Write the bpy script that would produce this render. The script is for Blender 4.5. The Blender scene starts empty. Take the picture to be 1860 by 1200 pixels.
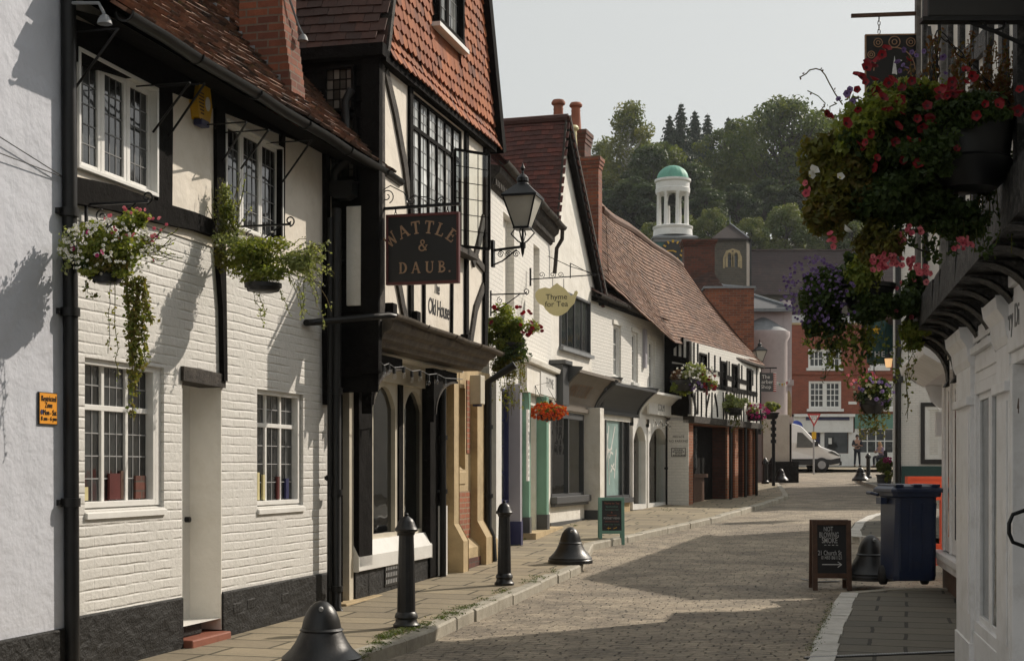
import bpy, bmesh, math, random
import numpy as np
from mathutils import Vector, Matrix
RND = random.Random(11)
PI = math.pi
FPX, CX, HY, EYE = 2600.0, 930.0, 850.0, 1.6      # survey of the street: focal length in photo pixels, horizon, eye height
sc = bpy.context.scene
COL = sc.collection

def sp(x, s=1.5):
    x = x / s
    return s * (x if x > 30 else math.log1p(math.exp(x)))
def zg(Y):                                          # pavement level along the street (it climbs away from the camera)
    return 0.1 + 0.025 * (sp(Y - 15) - sp(Y - 78))
def P(px, py, Y):
    return Vector(((px - CX) * Y / FPX, Y, EYE + (HY - py) * Y / FPX))
def gp(px, py, off=0.0):
    a, b = 3.0, 120.0
    for _ in range(60):
        m = (a + b) / 2
        if EYE + (HY - py) * m / FPX > zg(m) + off: a = m
        else: b = m
    return P(px, py, a)

# ------------------------------------------------------------------ meshes
class MB:
    def __init__(s): s.v = []; s.f = []; s.r = []; s.smooth = False
    def add(s, vs, fs, r=None):
        b = len(s.v); s.v.extend(tuple(v) for v in vs)
        r = RND.random() if r is None else r
        for f in fs: s.f.append(tuple(b + i for i in f)); s.r.append(r)
    def quad(s, a, b, c, d, r=None): s.add([a, b, c, d], [(0, 1, 2, 3)], r)
    def poly(s, pts, r=None): s.add(pts, [tuple(range(len(pts)))], r)
    def box(s, x0, x1, y0, y1, z0, z1, r=None):
        v = [(x, y, z) for z in (z0, z1) for y in (y0, y1) for x in (x0, x1)]
        s.add(v, [(0, 2, 3, 1), (4, 5, 7, 6), (0, 1, 5, 4), (2, 6, 7, 3), (0, 4, 6, 2), (1, 3, 7, 5)], r)
    def bar(s, p, q, w, h, up=(0, 0, 1), r=None):
        p, q = Vector(p), Vector(q); t = (q - p).normalized(); up = Vector(up)
        a = t.cross(up)
        if a.length < 1e-4: a = t.cross(Vector((1, 0, 0)))
        a.normalize(); b = a.cross(t)
        v = [e + a * (i * w / 2) + b * (j * h / 2) for e in (p, q) for (i, j) in ((-1, -1), (1, -1), (1, 1), (-1, 1))]
        s.add(v, [(0, 1, 2, 3), (7, 6, 5, 4), (0, 4, 5, 1), (1, 5, 6, 2), (2, 6, 7, 3), (3, 7, 4, 0)], r)
    def tube(s, pts, rad, n=8, cap=True, r=None):
        pts = [Vector(p) for p in pts]
        rad = rad if isinstance(rad, (list, tuple)) else [rad] * len(pts)
        v = []; prev = None
        for i, p in enumerate(pts):
            t = (pts[min(i + 1, len(pts) - 1)] - pts[max(i - 1, 0)]).normalized()
            if prev is None:
                a = t.cross(Vector((0, 0, 1)))
                if a.length < 1e-3: a = t.cross(Vector((1, 0, 0)))
            else: a = prev - t * prev.dot(t)
            a.normalize(); prev = a; b = t.cross(a)
            for k in range(n):
                an = 2 * PI * k / n
                v.append(p + (a * math.cos(an) + b * math.sin(an)) * rad[i])
        f = []
        for i in range(len(pts) - 1):
            for k in range(n):
                k2 = (k + 1) % n
                f.append((i * n + k, i * n + k2, (i + 1) * n + k2, (i + 1) * n + k))
        if cap:
            f.append(tuple(range(n))[::-1]); f.append(tuple((len(pts) - 1) * n + k for k in range(n)))
        s.add(v, f, r)
    def lathe(s, prof, c=(0, 0, 0), n=24, flute=None, a0=0.0, a1=2 * PI, r=None):
        full = abs(a1 - a0 - 2 * PI) < 1e-6
        m = n if full else n + 1
        v = []; f = []
        for (rr, z) in prof:
            for k in range(m):
                an = a0 + (a1 - a0) * k / n
                q = rr * (flute(k, rr, z) if flute else 1)
                v.append((c[0] + q * math.cos(an), c[1] + q * math.sin(an), c[2] + z))
        for i in range(len(prof) - 1):
            for k in range(n):
                k2 = (k + 1) % m
                f.append((i * m + k, i * m + k2, (i + 1) * m + k2, (i + 1) * m + k))
        s.add(v, f, r)
    def prism(s, pts, axis, lo, hi, r=None):
        """pts: 2-D outline in the two other axes; extruded along axis"""
        def mk(p, t):
            return {0: (t, p[0], p[1]), 1: (p[0], t, p[1]), 2: (p[0], p[1], t)}[axis]
        n = len(pts)
        v = [mk(p, lo) for p in pts] + [mk(p, hi) for p in pts]
        f = [tuple(range(n)), tuple(range(2 * n - 1, n - 1, -1))]
        f += [(i, (i + 1) % n, n + (i + 1) % n, n + i) for i in range(n)]
        s.add(v, f, r)
    def strip(s, pts, w, y0, y1):
        """polyline of (u,z) points swept as a flat timber of width w (number or list) between depths y0..y1"""
        n = len(pts); ws = w if isinstance(w, (list, tuple)) else [w] * n
        L = []; Rr = []
        for i, p in enumerate(pts):
            a = pts[max(i - 1, 0)]; b = pts[min(i + 1, n - 1)]
            dx, dz = b[0] - a[0], b[1] - a[1]; l = math.hypot(dx, dz) or 1
            nx, nz = -dz / l, dx / l
            L.append((p[0] + nx * ws[i] / 2, p[1] + nz * ws[i] / 2)); Rr.append((p[0] - nx * ws[i] / 2, p[1] - nz * ws[i] / 2))
        for i in range(n - 1):
            q = [L[i], L[i + 1], Rr[i + 1], Rr[i]]
            v = [(a[0], y0, a[1]) for a in q] + [(a[0], y1, a[1]) for a in q]
            fs = [(0, 1, 2, 3), (7, 6, 5, 4), (0, 4, 5, 1), (2, 6, 7, 3)]
            if i == 0: fs.append((3, 7, 4, 0))
            if i == n - 2: fs.append((1, 5, 6, 2))
            s.add(v, fs, 0.5)
    def np_add(s, v, f, r):
        b = len(s.v); s.v.extend(map(tuple, v.tolist())); s.f.extend(map(tuple, (f + b).tolist())); s.r.extend(r.tolist())
    def build(s, name, m, parent=None, sgn=1, smooth=None, bevel=0, loc=None):
        me = bpy.data.meshes.new(name)
        vs = s.v if sgn == 1 else [(x, -y, z) for x, y, z in s.v]
        fs = s.f if sgn == 1 else [f[::-1] for f in s.f]
        me.from_pydata(vs, [], fs)
        at = me.attributes.new('rnd', 'FLOAT', 'FACE'); at.data.foreach_set('value', s.r)
        if s.smooth if smooth is None else smooth:
            me.polygons.foreach_set('use_smooth', [True] * len(s.f))
        me.materials.append(m)
        o = bpy.data.objects.new(name, me); COL.objects.link(o)
        if parent is not None: o.parent = parent
        if loc is not None: o.location = loc
        if smooth is True and len(s.f) < 60000: me.set_sharp_from_angle(angle=math.radians(40))
        if bevel:
            b = o.modifiers.new('bevel', 'BEVEL'); b.width = bevel; b.segments = 2; b.limit_method = 'ANGLE'
        return o

def tag(o, label=None, cat=None, group=None, kind=None):
    if label: o['label'] = label
    if cat: o['category'] = cat
    if group: o['group'] = group
    if kind: o['kind'] = kind
    return o
def empty(name, loc=(0, 0, 0), rz=0, label=None, cat=None, group=None):
    o = bpy.data.objects.new(name, None); COL.objects.link(o); o.location = loc; o.rotation_euler = (0, 0, rz)
    o.empty_display_size = 0.2
    return tag(o, label, cat, group)
def copy_tree(o, parent=None):
    c = o.copy(); COL.objects.link(c)
    if parent is not None: c.parent = parent
    for ch in list(o.children): copy_tree(ch, c)
    return c

class Frame:
    """a street front: origin p0, U along the front away from the camera, D out of the wall into the street, Z up"""
    def __init__(s, p0, p1, side):
        s.p0 = Vector((p0[0], p0[1])); u = Vector((p1[0] - p0[0], p1[1] - p0[1])); s.len = u.length; s.u = u.normalized()
        s.n = Vector((s.u.y, -s.u.x)) if side == 'L' else Vector((-s.u.y, s.u.x))
        s.sgn = -1 if side == 'L' else 1
        s.rz = math.atan2(s.u.y, s.u.x)
    def uz(s, px, py, d=0.0):
        dx = (px - CX) / FPX
        k = (s.p0 + s.n * d).dot(s.n) / (dx * s.n.x + s.n.y)
        w = Vector((dx * k, k))
        return (w - s.p0).dot(s.u), EYE + (HY - py) * k / FPX
    def pt(s, px, py, d=0.0):
        u, z = s.uz(px, py, d); return (u, d, z)
    def U(s, px, d=0.0): return s.uz(px, HY, d)[0]
    def Z(s, px, py, d=0.0): return s.uz(px, py, d)[1]
    def rect(s, pl, pr, yt, yb, d=0.0):
        return s.U(pl, d), s.U(pr, d), s.Z(pl, yb, d), s.Z(pl, yt, d)
    def world(s, u, d, z):
        w = s.p0 + s.u * u + s.n * d; return Vector((w.x, w.y, z))
    def root(s, name, label, cat, group=None):
        return empty(name, (s.p0.x, s.p0.y, 0), s.rz, label, cat, group)
    def local(s, w):
        q = Vector((w[0], w[1])) - s.p0; return (q.dot(s.u), q.dot(s.n), w[2])
    def build(s, mb, name, m, parent, **k): return mb.build(name, m, parent, sgn=s.sgn, **k)

def wall(mb, u0, u1, z0, z1, holes=(), d=0.0, rev=0.12, floor=True):
    us = sorted({u0, u1, *[x for h in holes for x in h[:2] if u0 < x < u1]})
    zs = sorted({z0, z1, *[x for h in holes for x in h[2:4] if z0 < x < z1]})
    for i in range(len(us) - 1):
        for j in range(len(zs) - 1):
            a, b, c, e = us[i], us[i + 1], zs[j], zs[j + 1]
            m, n = (a + b) / 2, (c + e) / 2
            if any(h[0] < m < h[1] and h[2] < n < h[3] for h in holes): continue
            mb.quad((a, d, c), (b, d, c), (b, d, e), (a, d, e), 0.5)
    for h in holes:
        a, b, c, e = h[:4]; q = h[4] if len(h) > 4 else rev
        mb.quad((a, d, c), (a, d, e), (a, d - q, e), (a, d - q, c), .5); mb.quad((b, d, c), (b, d - q, c), (b, d - q, e), (b, d, e), .5)
        mb.quad((a, d, e), (b, d, e), (b, d - q, e), (a, d - q, e), .5); mb.quad((a, d, c), (a, d - q, c), (b, d - q, c), (b, d, c), .5)

def shell(mb, u0, u1, z0, z1, d, depth):
    """side and back walls of a house behind its front"""
    mb.quad((u0, d, z0), (u0, d, z1), (u0, d - depth, z1), (u0, d - depth, z0), .5)
    mb.quad((u1, d, z0), (u1, d - depth, z0), (u1, d - depth, z1), (u1, d, z1), .5)
    mb.quad((u0, d - depth, z0), (u0, d - depth, z1), (u1, d - depth, z1), (u1, d - depth, z0), .5)

def tiles_on(mb, S, W, H, tw, gauge, keep=None, th=0.014, jit=1.0, pointed=False, rnd=RND, lift=0.02):
    rows = int(H / gauge) + 1
    e = 0.01
    for j in range(rows):
        v0 = j * gauge - gauge * .35; off = (j % 2) * tw / 2
        n = int(W / tw) + 2
        wob = rnd.uniform(-.006, .006) * jit
        for i in range(n):
            u = i * tw - off
            uc = u + tw / 2
            if uc < 0 or uc > W: continue
            if keep and not keep(uc, v0 + gauge): continue
            v = v0 + wob + rnd.uniform(-.005, .005) * jit
            p = Vector(S(uc, max(v, 0)))
            du = (Vector(S(uc + e, max(v, 0))) - p).normalized(); dv = (Vector(S(uc, max(v, 0) + e)) - p).normalized()
            if v < 0: p = p + dv * v
            nn = du.cross(dv).normalized()
            if nn.z < -0.2: nn = -nn
            if nn.y < -0.3 and abs(nn.z) < .3: nn = -nn
            lf = lift + rnd.uniform(0, .008) * jit; hw = tw / 2 - .002; L = gauge * 1.5
            sk = rnd.uniform(-.004, .004) * jit
            a0 = p - du * hw + nn * lf + dv * sk; b0 = p + du * hw + nn * (lf + rnd.uniform(-.004, .004) * jit) - dv * sk
            a1 = p - du * hw + dv * L + nn * .002; b1 = p + du * hw + dv * L + nn * .002
            t = nn * th
            r = rnd.random()
            if pointed:
                m0 = p + nn * lf - dv * gauge * .28
                mb.add([a0, m0, b0, b1, a1, a0 - t, m0 - t, b0 - t], [(0, 1, 2, 3, 4), (5, 6, 1, 0), (6, 7, 2, 1)], r)
            else:
                mb.add([a0, b0, b1, a1, a0 - t, b0 - t, a1 - t, b1 - t], [(0, 1, 2, 3), (4, 5, 1, 0), (6, 4, 0, 3), (5, 7, 2, 1)], r)

# ------------------------------------------------------------------ materials
class NT:
    def __init__(s, name):
        s.m = bpy.data.materials.new(name); s.m.use_nodes = True; s.t = s.m.node_tree; s.t.nodes.clear()
        s.out = s.t.nodes.new('ShaderNodeOutputMaterial')
        s.b = s.t.nodes.new('ShaderNodeBsdfPrincipled'); s.t.links.new(s.b.outputs[0], s.out.inputs[0])
    def n(s, typ, ins=None, **props):
        nd = s.t.nodes.new('ShaderNode' + typ)
        for k, v in props.items(): setattr(nd, k, v)
        for k, v in (ins or {}).items(): s.set(nd.inputs[k], v)
        return nd
    def set(s, inp, v):
        if isinstance(v, bpy.types.NodeSocket): s.t.links.new(v, inp)
        elif isinstance(v, (tuple, list)) and len(v) == 3 and inp.type == 'RGBA': inp.default_value = (*v, 1)
        else: inp.default_value = v
    def p(s, **k):
        for a, v in k.items(): s.set(s.b.inputs[a.replace('_', ' ')], v)
    def obj(s): return s.n('TexCoord').outputs['Object']
    def noise(s, scale, detail=4, rough=.6, vec=None, dist=0):
        d = {'Scale': scale, 'Detail': detail, 'Roughness': rough, 'Distortion': dist}
        d['Vector'] = vec if vec is not None else s.obj()
        return s.n('TexNoise', d)
    def ramp(s, fac, stops, interp='LINEAR'):
        r = s.n('ValToRGB', {'Fac': fac}); el = r.color_ramp; el.interpolation = interp
        while len(el.elements) < len(stops): el.elements.new(0.5)
        for e, (p, c) in zip(el.elements, stops): e.position = p; e.color = (*c, 1) if len(c) == 3 else c
        return r.outputs[0]
    def mix(s, fac, a, b, mode='MIX'):
        m = s.n('Mix', data_type='RGBA', blend_type=mode)
        s.set(m.inputs[0], fac); s.set(m.inputs[6], a); s.set(m.inputs[7], b); return m.outputs[2]
    def math(s, op, a, b=0.5, c=None):
        m = s.n('Math', operation=op); s.set(m.inputs[0], a); s.set(m.inputs[1], b)
        if c is not None: s.set(m.inputs[2], c)
        return m.outputs[0]
    def bump(s, h, strength=.4, dist=.02, normal=None):
        d = {'Height': h, 'Strength': strength, 'Distance': dist}
        if normal is not None: d['Normal'] = normal
        return s.n('Bump', d).outputs[0]
    def rnd(s): return s.n('Attribute', attribute_name='rnd').outputs['Fac']
    def wallvec(s, warp=.012, wscale=3):
        o = s.obj(); sx = s.n('SeparateXYZ', {0: o})
        a = s.math('ADD', sx.outputs[0], sx.outputs[1])
        nz = s.noise(wscale, 2, .5); sn = s.n('SeparateXYZ', {0: nz.outputs[1]})
        z = s.math('MULTIPLY_ADD', sn.outputs[1], warp * 2, sx.outputs[2]); a = s.math('MULTIPLY_ADD', sn.outputs[0], warp * 2, a)
        return s.n('CombineXYZ', {0: a, 1: z, 2: 0.0}).outputs[0]

def sc3(c, k): return tuple(min(1, x * k) for x in c)

def paint(name, c, rough=.6, var=.12, scale=3, bump=.25, bscale=30, bdist=.008, dirt=None, metal=0, spec=.5, coarse=0, dscale=1.7):
    t = NT(name); nz = t.noise(scale, 6, .65)
    col = t.ramp(nz.outputs[0], [(.3, sc3(c, 1 - var)), (.7, sc3(c, 1 + var))])
    if dirt:
        n2 = t.noise(dscale, 8, .75)
        col = t.mix(t.ramp(n2.outputs[0], [(.48, (0, 0, 0)), (.72, (.75, .75, .75))]), col, dirt)
    t.p(Base_Color=col, Roughness=rough, Metallic=metal); t.b.inputs['Specular IOR Level'].default_value = spec
    h = t.noise(bscale, 5, .7).outputs[0]
    nrm = t.bump(h, bump, bdist)
    if coarse: nrm = t.bump(t.noise(3.2, 4, .55).outputs[0], coarse, .08, nrm)
    t.p(Normal=nrm)
    return t.m

def bricks(name, c1, c2, mortar, bw=.225, bh=.075, ms=.01, bump=.5, bdist=.012, warp=.01, rough=.85, painted=False, var=.25, msm=.15, chips=None, patchy=False):
    t = NT(name); v = t.wallvec(warp)
    br = t.n('TexBrick', {'Vector': v, 'Color1': c1, 'Color2': c2, 'Mortar': mortar, 'Scale': 1.0, 'Mortar Size': ms, 'Mortar Smooth': msm, 'Bias': 0.0, 'Brick Width': bw, 'Row Height': bh})
    nz = t.noise(14, 5, .7); n2 = t.noise(1.3, 6, .7)
    col = t.mix(.8, br.outputs[0], t.ramp(nz.outputs[0], [(.25, (1 - var,) * 3), (.75, (1 + var * .3,) * 3)]), 'MULTIPLY')
    col = t.mix(.6, col, t.ramp(n2.outputs[0], [(.35, (1 - var * .8,) * 3), (.65, (1, 1, 1))]), 'MULTIPLY')
    if chips:
        n3 = t.noise(9, 6, .75)
        col = t.mix(t.ramp(n3.outputs[0], [(.70, (0, 0, 0)), (.73, (1, 1, 1))]), col, chips)
    t.p(Base_Color=col, Roughness=rough)
    fac = br.outputs[1]
    if patchy:                      # thick paint: the bed joints show, the uprights mostly do not
        zz = t.math('FRACT', t.math('DIVIDE', t.n('SeparateXYZ', {0: v}).outputs[1], bh)); dz = t.math('MINIMUM', zz, t.math('SUBTRACT', 1.0, zz))
        row = t.math('SUBTRACT', 1.0, t.math('SMOOTH_MIN', 1.0, t.math('MULTIPLY', dz, 6.0), .3)); fac = t.math('MULTIPLY_ADD', fac, .4, t.math('MULTIPLY', t.math('MAXIMUM', row, 0.0), .8))
        fac = t.math('MULTIPLY', fac, t.ramp(t.noise(2.6, 4, .6).outputs[0], [(.40, (.05,) * 3), (.62, (1,) * 3)]))
    h = t.math('MULTIPLY_ADD', fac, -1.0, t.math('MULTIPLY', t.noise(22, 5, .65).outputs[0], .9))
    t.p(Normal=t.bump(h, bump, bdist)); return t.m

def tilemat(name, cols, moss=None, rough=.85, mossamt=.6):
    t = NT(name); n = len(cols)
    col = t.ramp(t.rnd(), [((i + .5) / n, c) for i, c in enumerate(cols)])
    nz = t.noise(1.2, 6, .7); n2 = t.noise(30, 4, .7)
    col = t.mix(.7, col, t.ramp(nz.outputs[0], [(.3, (.62, .62, .62)), (.68, (1.12, 1.1, 1.08))]), 'MULTIPLY')
    col = t.mix(.6, col, t.ramp(n2.outputs[0], [(.3, (.6, .6, .6)), (.7, (1.15, 1.15, 1.15))]), 'MULTIPLY')
    if moss:
        n3 = t.noise(5, 7, .75)
        col = t.mix(t.ramp(n3.outputs[0], [(mossamt, (0, 0, 0)), (mossamt + .08, (.8, .8, .8))]), col, moss)
    t.p(Base_Color=col, Roughness=rough, Normal=t.bump(n2.outputs[0], .35, .006)); return t.m

def leafmat(name, cols, transl=.35, rough=.55):
    t = NT(name); n = len(cols)
    col = t.ramp(t.rnd(), [((i + .5) / n, c) for i, c in enumerate(cols)])
    t.p(Base_Color=col, Roughness=rough); t.b.inputs['Specular IOR Level'].default_value = .35
    tr = t.n('BsdfTranslucent', {'Color': t.mix(1.0, col, (1.5, 1.45, .7), 'MULTIPLY')})
    mx = t.n('MixShader', {0: transl, 1: t.b.outputs[0], 2: tr.outputs[0]})
    t.t.links.new(mx.outputs[0], t.out.inputs[0]); return t.m

def glassmat(name, tint=(.9, .95, .95), refl=1.0, dark=0.0):
    t = NT(name)
    lw = t.n('LayerWeight', {'Blend': .5}); fr5 = t.math('POWER', lw.outputs['Facing'], 5.0); nz = t.noise(2.0, 2, .5)
    bp = t.bump(nz.outputs[0], .06, .05)
    g = t.n('BsdfGlossy', {'Color': (1, 1, 1), 'Roughness': 0.02, 'Normal': bp}); tr = t.n('BsdfTransparent', {'Color': tint})
    f = t.math('MULTIPLY', t.math('MULTIPLY_ADD', fr5, .94, .05), refl)
    mx = t.n('MixShader', {0: f, 1: tr.outputs[0], 2: g.outputs[0]})
    t.t.links.new(mx.outputs[0], t.out.inputs[0]); return t.m

def panemat(name, c=(.02, .022, .024), rough=.06, rv=.6):
    t = NT(name); nz = t.noise(1.5, 3, .6)
    cc = t.mix(t.rnd(), sc3(c, 1 - rv), sc3(c, 1 + rv)); 
    cc = t.mix(.6, cc, t.ramp(nz.outputs[0], [(.35, (.5, .5, .5)), (.7, (1.8, 1.8, 1.8))]), 'MULTIPLY')
    t.p(Base_Color=cc, Roughness=rough, Normal=t.bump(t.noise(6, 2, .5).outputs[0], .12, .02)); t.b.inputs['Specular IOR Level'].default_value = .6
    return t.m

M = {}
M['wbrick'] = bricks('white_painted_brick', (.72, .70, .665), (.69, .675, .635), (.69, .675, .64), .235, .079, .009, .62, .015, .009, .7, var=.15, msm=.7, chips=(.56, .53, .47), patchy=True)
M['wbrick2'] = bricks('white_painted_brick_fine', (.78, .75, .70), (.74, .72, .67), (.66, .64, .6), .22, .075, .01, .5, .012, .006, .75, var=.1, msm=.4)
M['plaster'] = paint('white_plaster', (.76, .73, .67), .85, .07, 2.2, .3, 18, .012, (.62, .58, .50), coarse=.35)
M['cream'] = paint('cream_plaster', (.76, .70, .61), .85, .06, 2.0, .3, 16, .012, (.6, .53, .43), coarse=.3)
M['blue'] = paint('pale_blue_render', (.53, .545, .60), .85, .05, 1.8, .35, 14, .014, (.5, .52, .57), coarse=.4)
M['plinth'] = paint('black_painted_plinth', (.013, .0125, .012), .6, .4, 6, .9, 13, .03, (.020, .019, .018), coarse=.45, dscale=4, spec=.3)
M['timber'] = paint('black_timber', (.009, .008, .0075), .9, .35, 12, .8, 40, .012, (.014, .013, .012), coarse=.5, spec=.08)
M['roughtimber'] = paint('highlit_black_timber', (.016, .015, .014), .6, .5, 14, 1.0, 30, .03, (.20, .185, .17), coarse=.8, dscale=16)  # grey flecks stand for highlights on the rough black surface
M['greytimber'] = paint('reflected_light_timber', (.15, .14, .13), .8, .6, 10, .9, 30, .02, (.03, .028, .025), dscale=9)  # reflected light on the studs put into the pale grey
M['cornicewood'] = paint('weathered_brown_cornice', (.13, .105, .08), .7, .4, 10, .6, 30, .01, (.03, .026, .022))
M['oldtimber'] = paint('weathered_timber', (.055, .047, .040), .8, .6, 14, .9, 35, .015, (.02, .018, .016), spec=.3)
M['iron'] = paint('black_iron', (.008, .008, .009), .42, .2, 8, .12, 60, .003, spec=.35)
M['pipe'] = paint('black_pipe_paint', (.009, .009, .009), .4, .3, 6, .15, 40, .003, (.02, .019, .017), spec=.35)
M['bollard'] = paint('black_bollard_paint', (.009, .009, .010), .38, .45, 5, .3, 40, .006, (.032, .028, .023), spec=.45, dscale=7)
M['white'] = paint('white_gloss_paint', (.78, .77, .74), .42, .05, 4, .15, 30, .004, (.62, .6, .56))
M['warmwhite'] = paint('cream_gloss_paint', (.62, .57, .47), .45, .08, 4, .15, 30, .004, (.45, .4, .31))
M['shade_white'] = paint('white_shopfront_paint', (.83, .82, .82), .35, .05, 4, .22, 18, .006, (.58, .56, .53), dscale=3.5)
M['lead'] = paint('lead_strip', (.16, .16, .16), .5, .2, 10, .1, 40, .002)
M['leadroof'] = paint('lead_flashing', (.2, .21, .22), .6, .2, 5, .2, 20, .006)
M['roof'] = tilemat('mossy_clay_tiles', [(.19, .095, .06), (.12, .066, .048), (.25, .125, .075), (.16, .088, .06), (.075, .048, .038), (.24, .135, .095), (.31, .18, .12), (.06, .04, .03)], (.14, .115, .045), mossamt=.57)
M['roofdark'] = tilemat('dark_brown_tiles', [(.085, .042, .032), (.06, .034, .028), (.11, .05, .036), (.05, .03, .026), (.09, .05, .04)], (.16, .14, .12), mossamt=.70)
M['roofred'] = tilemat('red_brown_tiles', [(.13, .05, .04), (.085, .04, .033), (.18, .06, .045), (.10, .045, .04)], (.06, .045, .03), mossamt=.66)
M['rooflight'] = tilemat('weathered_pale_tiles', [(.25, .135, .088), (.17, .094, .066), (.29, .165, .108), (.20, .115, .078), (.12, .07, .052), (.26, .15, .10)], (.12, .09, .06), mossamt=.66)
M['hung'] = tilemat('terracotta_hung_tiles', [(.36, .105, .034), (.22, .064, .026), (.42, .135, .045), (.29, .085, .035), (.14, .046, .025), (.38, .12, .038)], (.12, .06, .04), mossamt=.68)
M['slate'] = tilemat('grey_slate', [(.10, .105, .115), (.13, .13, .14), (.08, .085, .095)], None)
M['brick'] = bricks('red_brick', (.33, .10, .045), (.16, .05, .03), (.20, .14, .10), .22, .075, .009, .5, .01, .004, var=.35)
M['brickdark'] = bricks('dark_red_brick', (.17, .05, .03), (.085, .033, .024), (.09, .07, .055), .22, .075, .008, .5, .01, .004, var=.4)
M['brickshade'] = bricks('shade_darkened_red_brick', (.10, .034, .024), (.06, .024, .018), (.055, .042, .034), .22, .075, .008, .5, .01, .004, var=.4)  # dark red brick again, with the shade under the jetty put into its colour
M['brickred'] = bricks('georgian_red_brick', (.34, .09, .05), (.25, .07, .042), (.26, .13, .09), .22, .075, .008, .3, .01, .003, var=.3)
M['brickorange'] = bricks('orange_brick', (.40, .13, .06), (.28, .09, .045), (.32, .22, .14), .22, .075, .011, .5, .01, .004, var=.3)
M['stone'] = paint('honey_stone', (.46, .35, .20), .85, .18, 4, .4, 30, .01, (.22, .16, .09))
M['flint'] = bricks('brown_rubble_stone', (.15, .12, .09), (.10, .085, .07), (.13, .11, .09), .4, .22, .04, .4, .03, .05, var=.4)
M['pane'] = panemat('dark_window_glass', (.03, .032, .033))
M['panelight'] = panemat('bright_window_glass', (.16, .165, .16), .05, .5)
M['panesky'] = panemat('sky_toned_window_glass', (.46, .47, .46), .05, .5)  # bright sky reflection put into the pale base colour
M['paneold'] = panemat('old_leaded_glass', (.11, .10, .085), .08, .7)
M['glass'] = glassmat('shop_glass')
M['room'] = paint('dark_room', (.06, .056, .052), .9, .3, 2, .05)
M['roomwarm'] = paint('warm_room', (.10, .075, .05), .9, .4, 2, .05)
M['green'] = paint('sage_green_paint', (.165, .315, .24), .5, .06, 4, .12, 30, .003)
M['navy'] = paint('deep_blue_paint', (.022, .025, .09), .45, .1, 4, .12, 30, .003)
M['lav'] = paint('lavender_grey_paint', (.34, .325, .36), .6, .05, 4, .12, 30, .003)
M['greyfascia'] = paint('dark_grey_paint', (.06, .062, .065), .5, .1, 4, .12, 30, .003)
M['brownfascia'] = paint('taupe_fascia_paint', (.17, .145, .12), .55, .12, 4, .12, 30, .003)
M['pink'] = paint('pale_pink_render', (.56, .485, .48), .85, .06, 2, .2, 20, .01, (.44, .36, .36))
M['gold'] = paint('faded_gold_paint', (.36, .22, .13), .5, .15, 20, .1, 50, .002)
M['signblack'] = paint('sign_black', (.012, .011, .011), .45, .2, 6, .08, 40, .002)
M['signred'] = paint('sign_dark_red', (.10, .02, .018), .45, .2, 6, .08, 40, .002)
M['teapot'] = paint('cream_sign_paint', (.60, .53, .28), .5, .05, 6, .08, 40, .002)
M['black'] = paint('black_lettering', (.015, .013, .012), .5, .1, 6, .05, 40, .001)
M['chalk'] = paint('chalk', (.72, .72, .72), .9, .2, 40, .05, 40, .001)
M['chalkred'] = paint('chalk_red', (.5, .17, .1), .9, .2, 40, .05, 40, .001)
M['chalkgreen'] = paint('chalk_green', (.15, .36, .28), .9, .2, 40, .05, 40, .001)
M['board'] = paint('chalkboard', (.018, .018, .02), .7, .3, 5, .05, 40, .001)
M['brownwood'] = paint('brown_wood', (.085, .042, .025), .55, .35, 10, .3, 40, .004)
M['boardgreen'] = paint('a_board_green', (.12, .25, .20), .5, .08, 5, .1, 40, .002)
M['orange'] = paint('orange_plastic', (.80, .32, .015), .5, .05, 5, .05, 40, .001)
M['barrier'] = paint('orange_red_barrier', (.75, .075, .015), .45, .08, 5, .05, 40, .001)
M['yellow'] = paint('yellow_plastic', (.62, .36, .015), .4, .06, 5, .05, 40, .001)
M['navyplastic'] = paint('navy_plastic', (.014, .026, .068), .42, .15, 4, .12, 60, .003, (.03, .038, .062), dscale=6)
M['darkplastic'] = paint('black_plastic', (.006, .006, .007), .4, .2, 6, .1, 60, .002)
M['alu'] = paint('grey_metal', (.30, .30, .30), .5, .1, 8, .05, 40, .001)
M['vanwhite'] = paint('van_white', (.80, .79, .77), .3, .03, 3, .02, 40, .001)
M['rubber'] = paint('rubber', (.02, .02, .02), .8, .1, 8, .1, 40, .002)
M['tile_red'] = paint('red_quarry_tile', (.26, .09, .055), .6, .15, 12, .15, 40, .003)
M['starsign'] = paint('dark_green_sign', (.012, .055, .05), .45, .1, 6, .05, 40, .001)
M['copper'] = paint('verdigris_copper', (.13, .36, .27), .6, .12, 5, .1, 30, .004, (.10, .26, .20))
M['teal'] = paint('teal_timber_paint', (.05, .14, .14), .6, .1, 5, .1, 30, .004)
M['terracotta'] = paint('terracotta_pot', (.30, .105, .06), .8, .2, 8, .2, 30, .004, (.12, .06, .04))
M['bark'] = paint('bark', (.06, .05, .04), .9, .4, 8, .6, 20, .02)
M['birchbark'] = paint('birch_bark', (.42, .40, .36), .8, .3, 6, .3, 20, .01)
M['moss'] = leafmat('moss_weeds', [(.07, .11, .02), (.10, .14, .03), (.13, .13, .04), (.06, .09, .02)], .25)
M['rope'] = paint('cable', (.03, .03, .03), .6, .1)
M['redflag'] = paint('red_stripe', (.42, .03, .03), .5, .1)
M['blueflag'] = paint('blue_stripe', (.02, .05, .30), .5, .1)
M['skin'] = paint('skin', (.36, .20, .14), .6, .05)
M['hair'] = paint('dark_hair', (.02, .014, .01), .6, .2)
M['fairhair'] = paint('fair_hair', (.30, .18, .08), .6, .2)
M['cloth'] = paint('dark_cloth', (.018, .02, .03), .9, .2, 8)
M['mauve'] = paint('mauve_cloth', (.20, .15, .22), .9, .2, 8)
M['bulb'] = glassmat('bulb_glass', (.95, .95, .95), 1.5)
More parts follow.
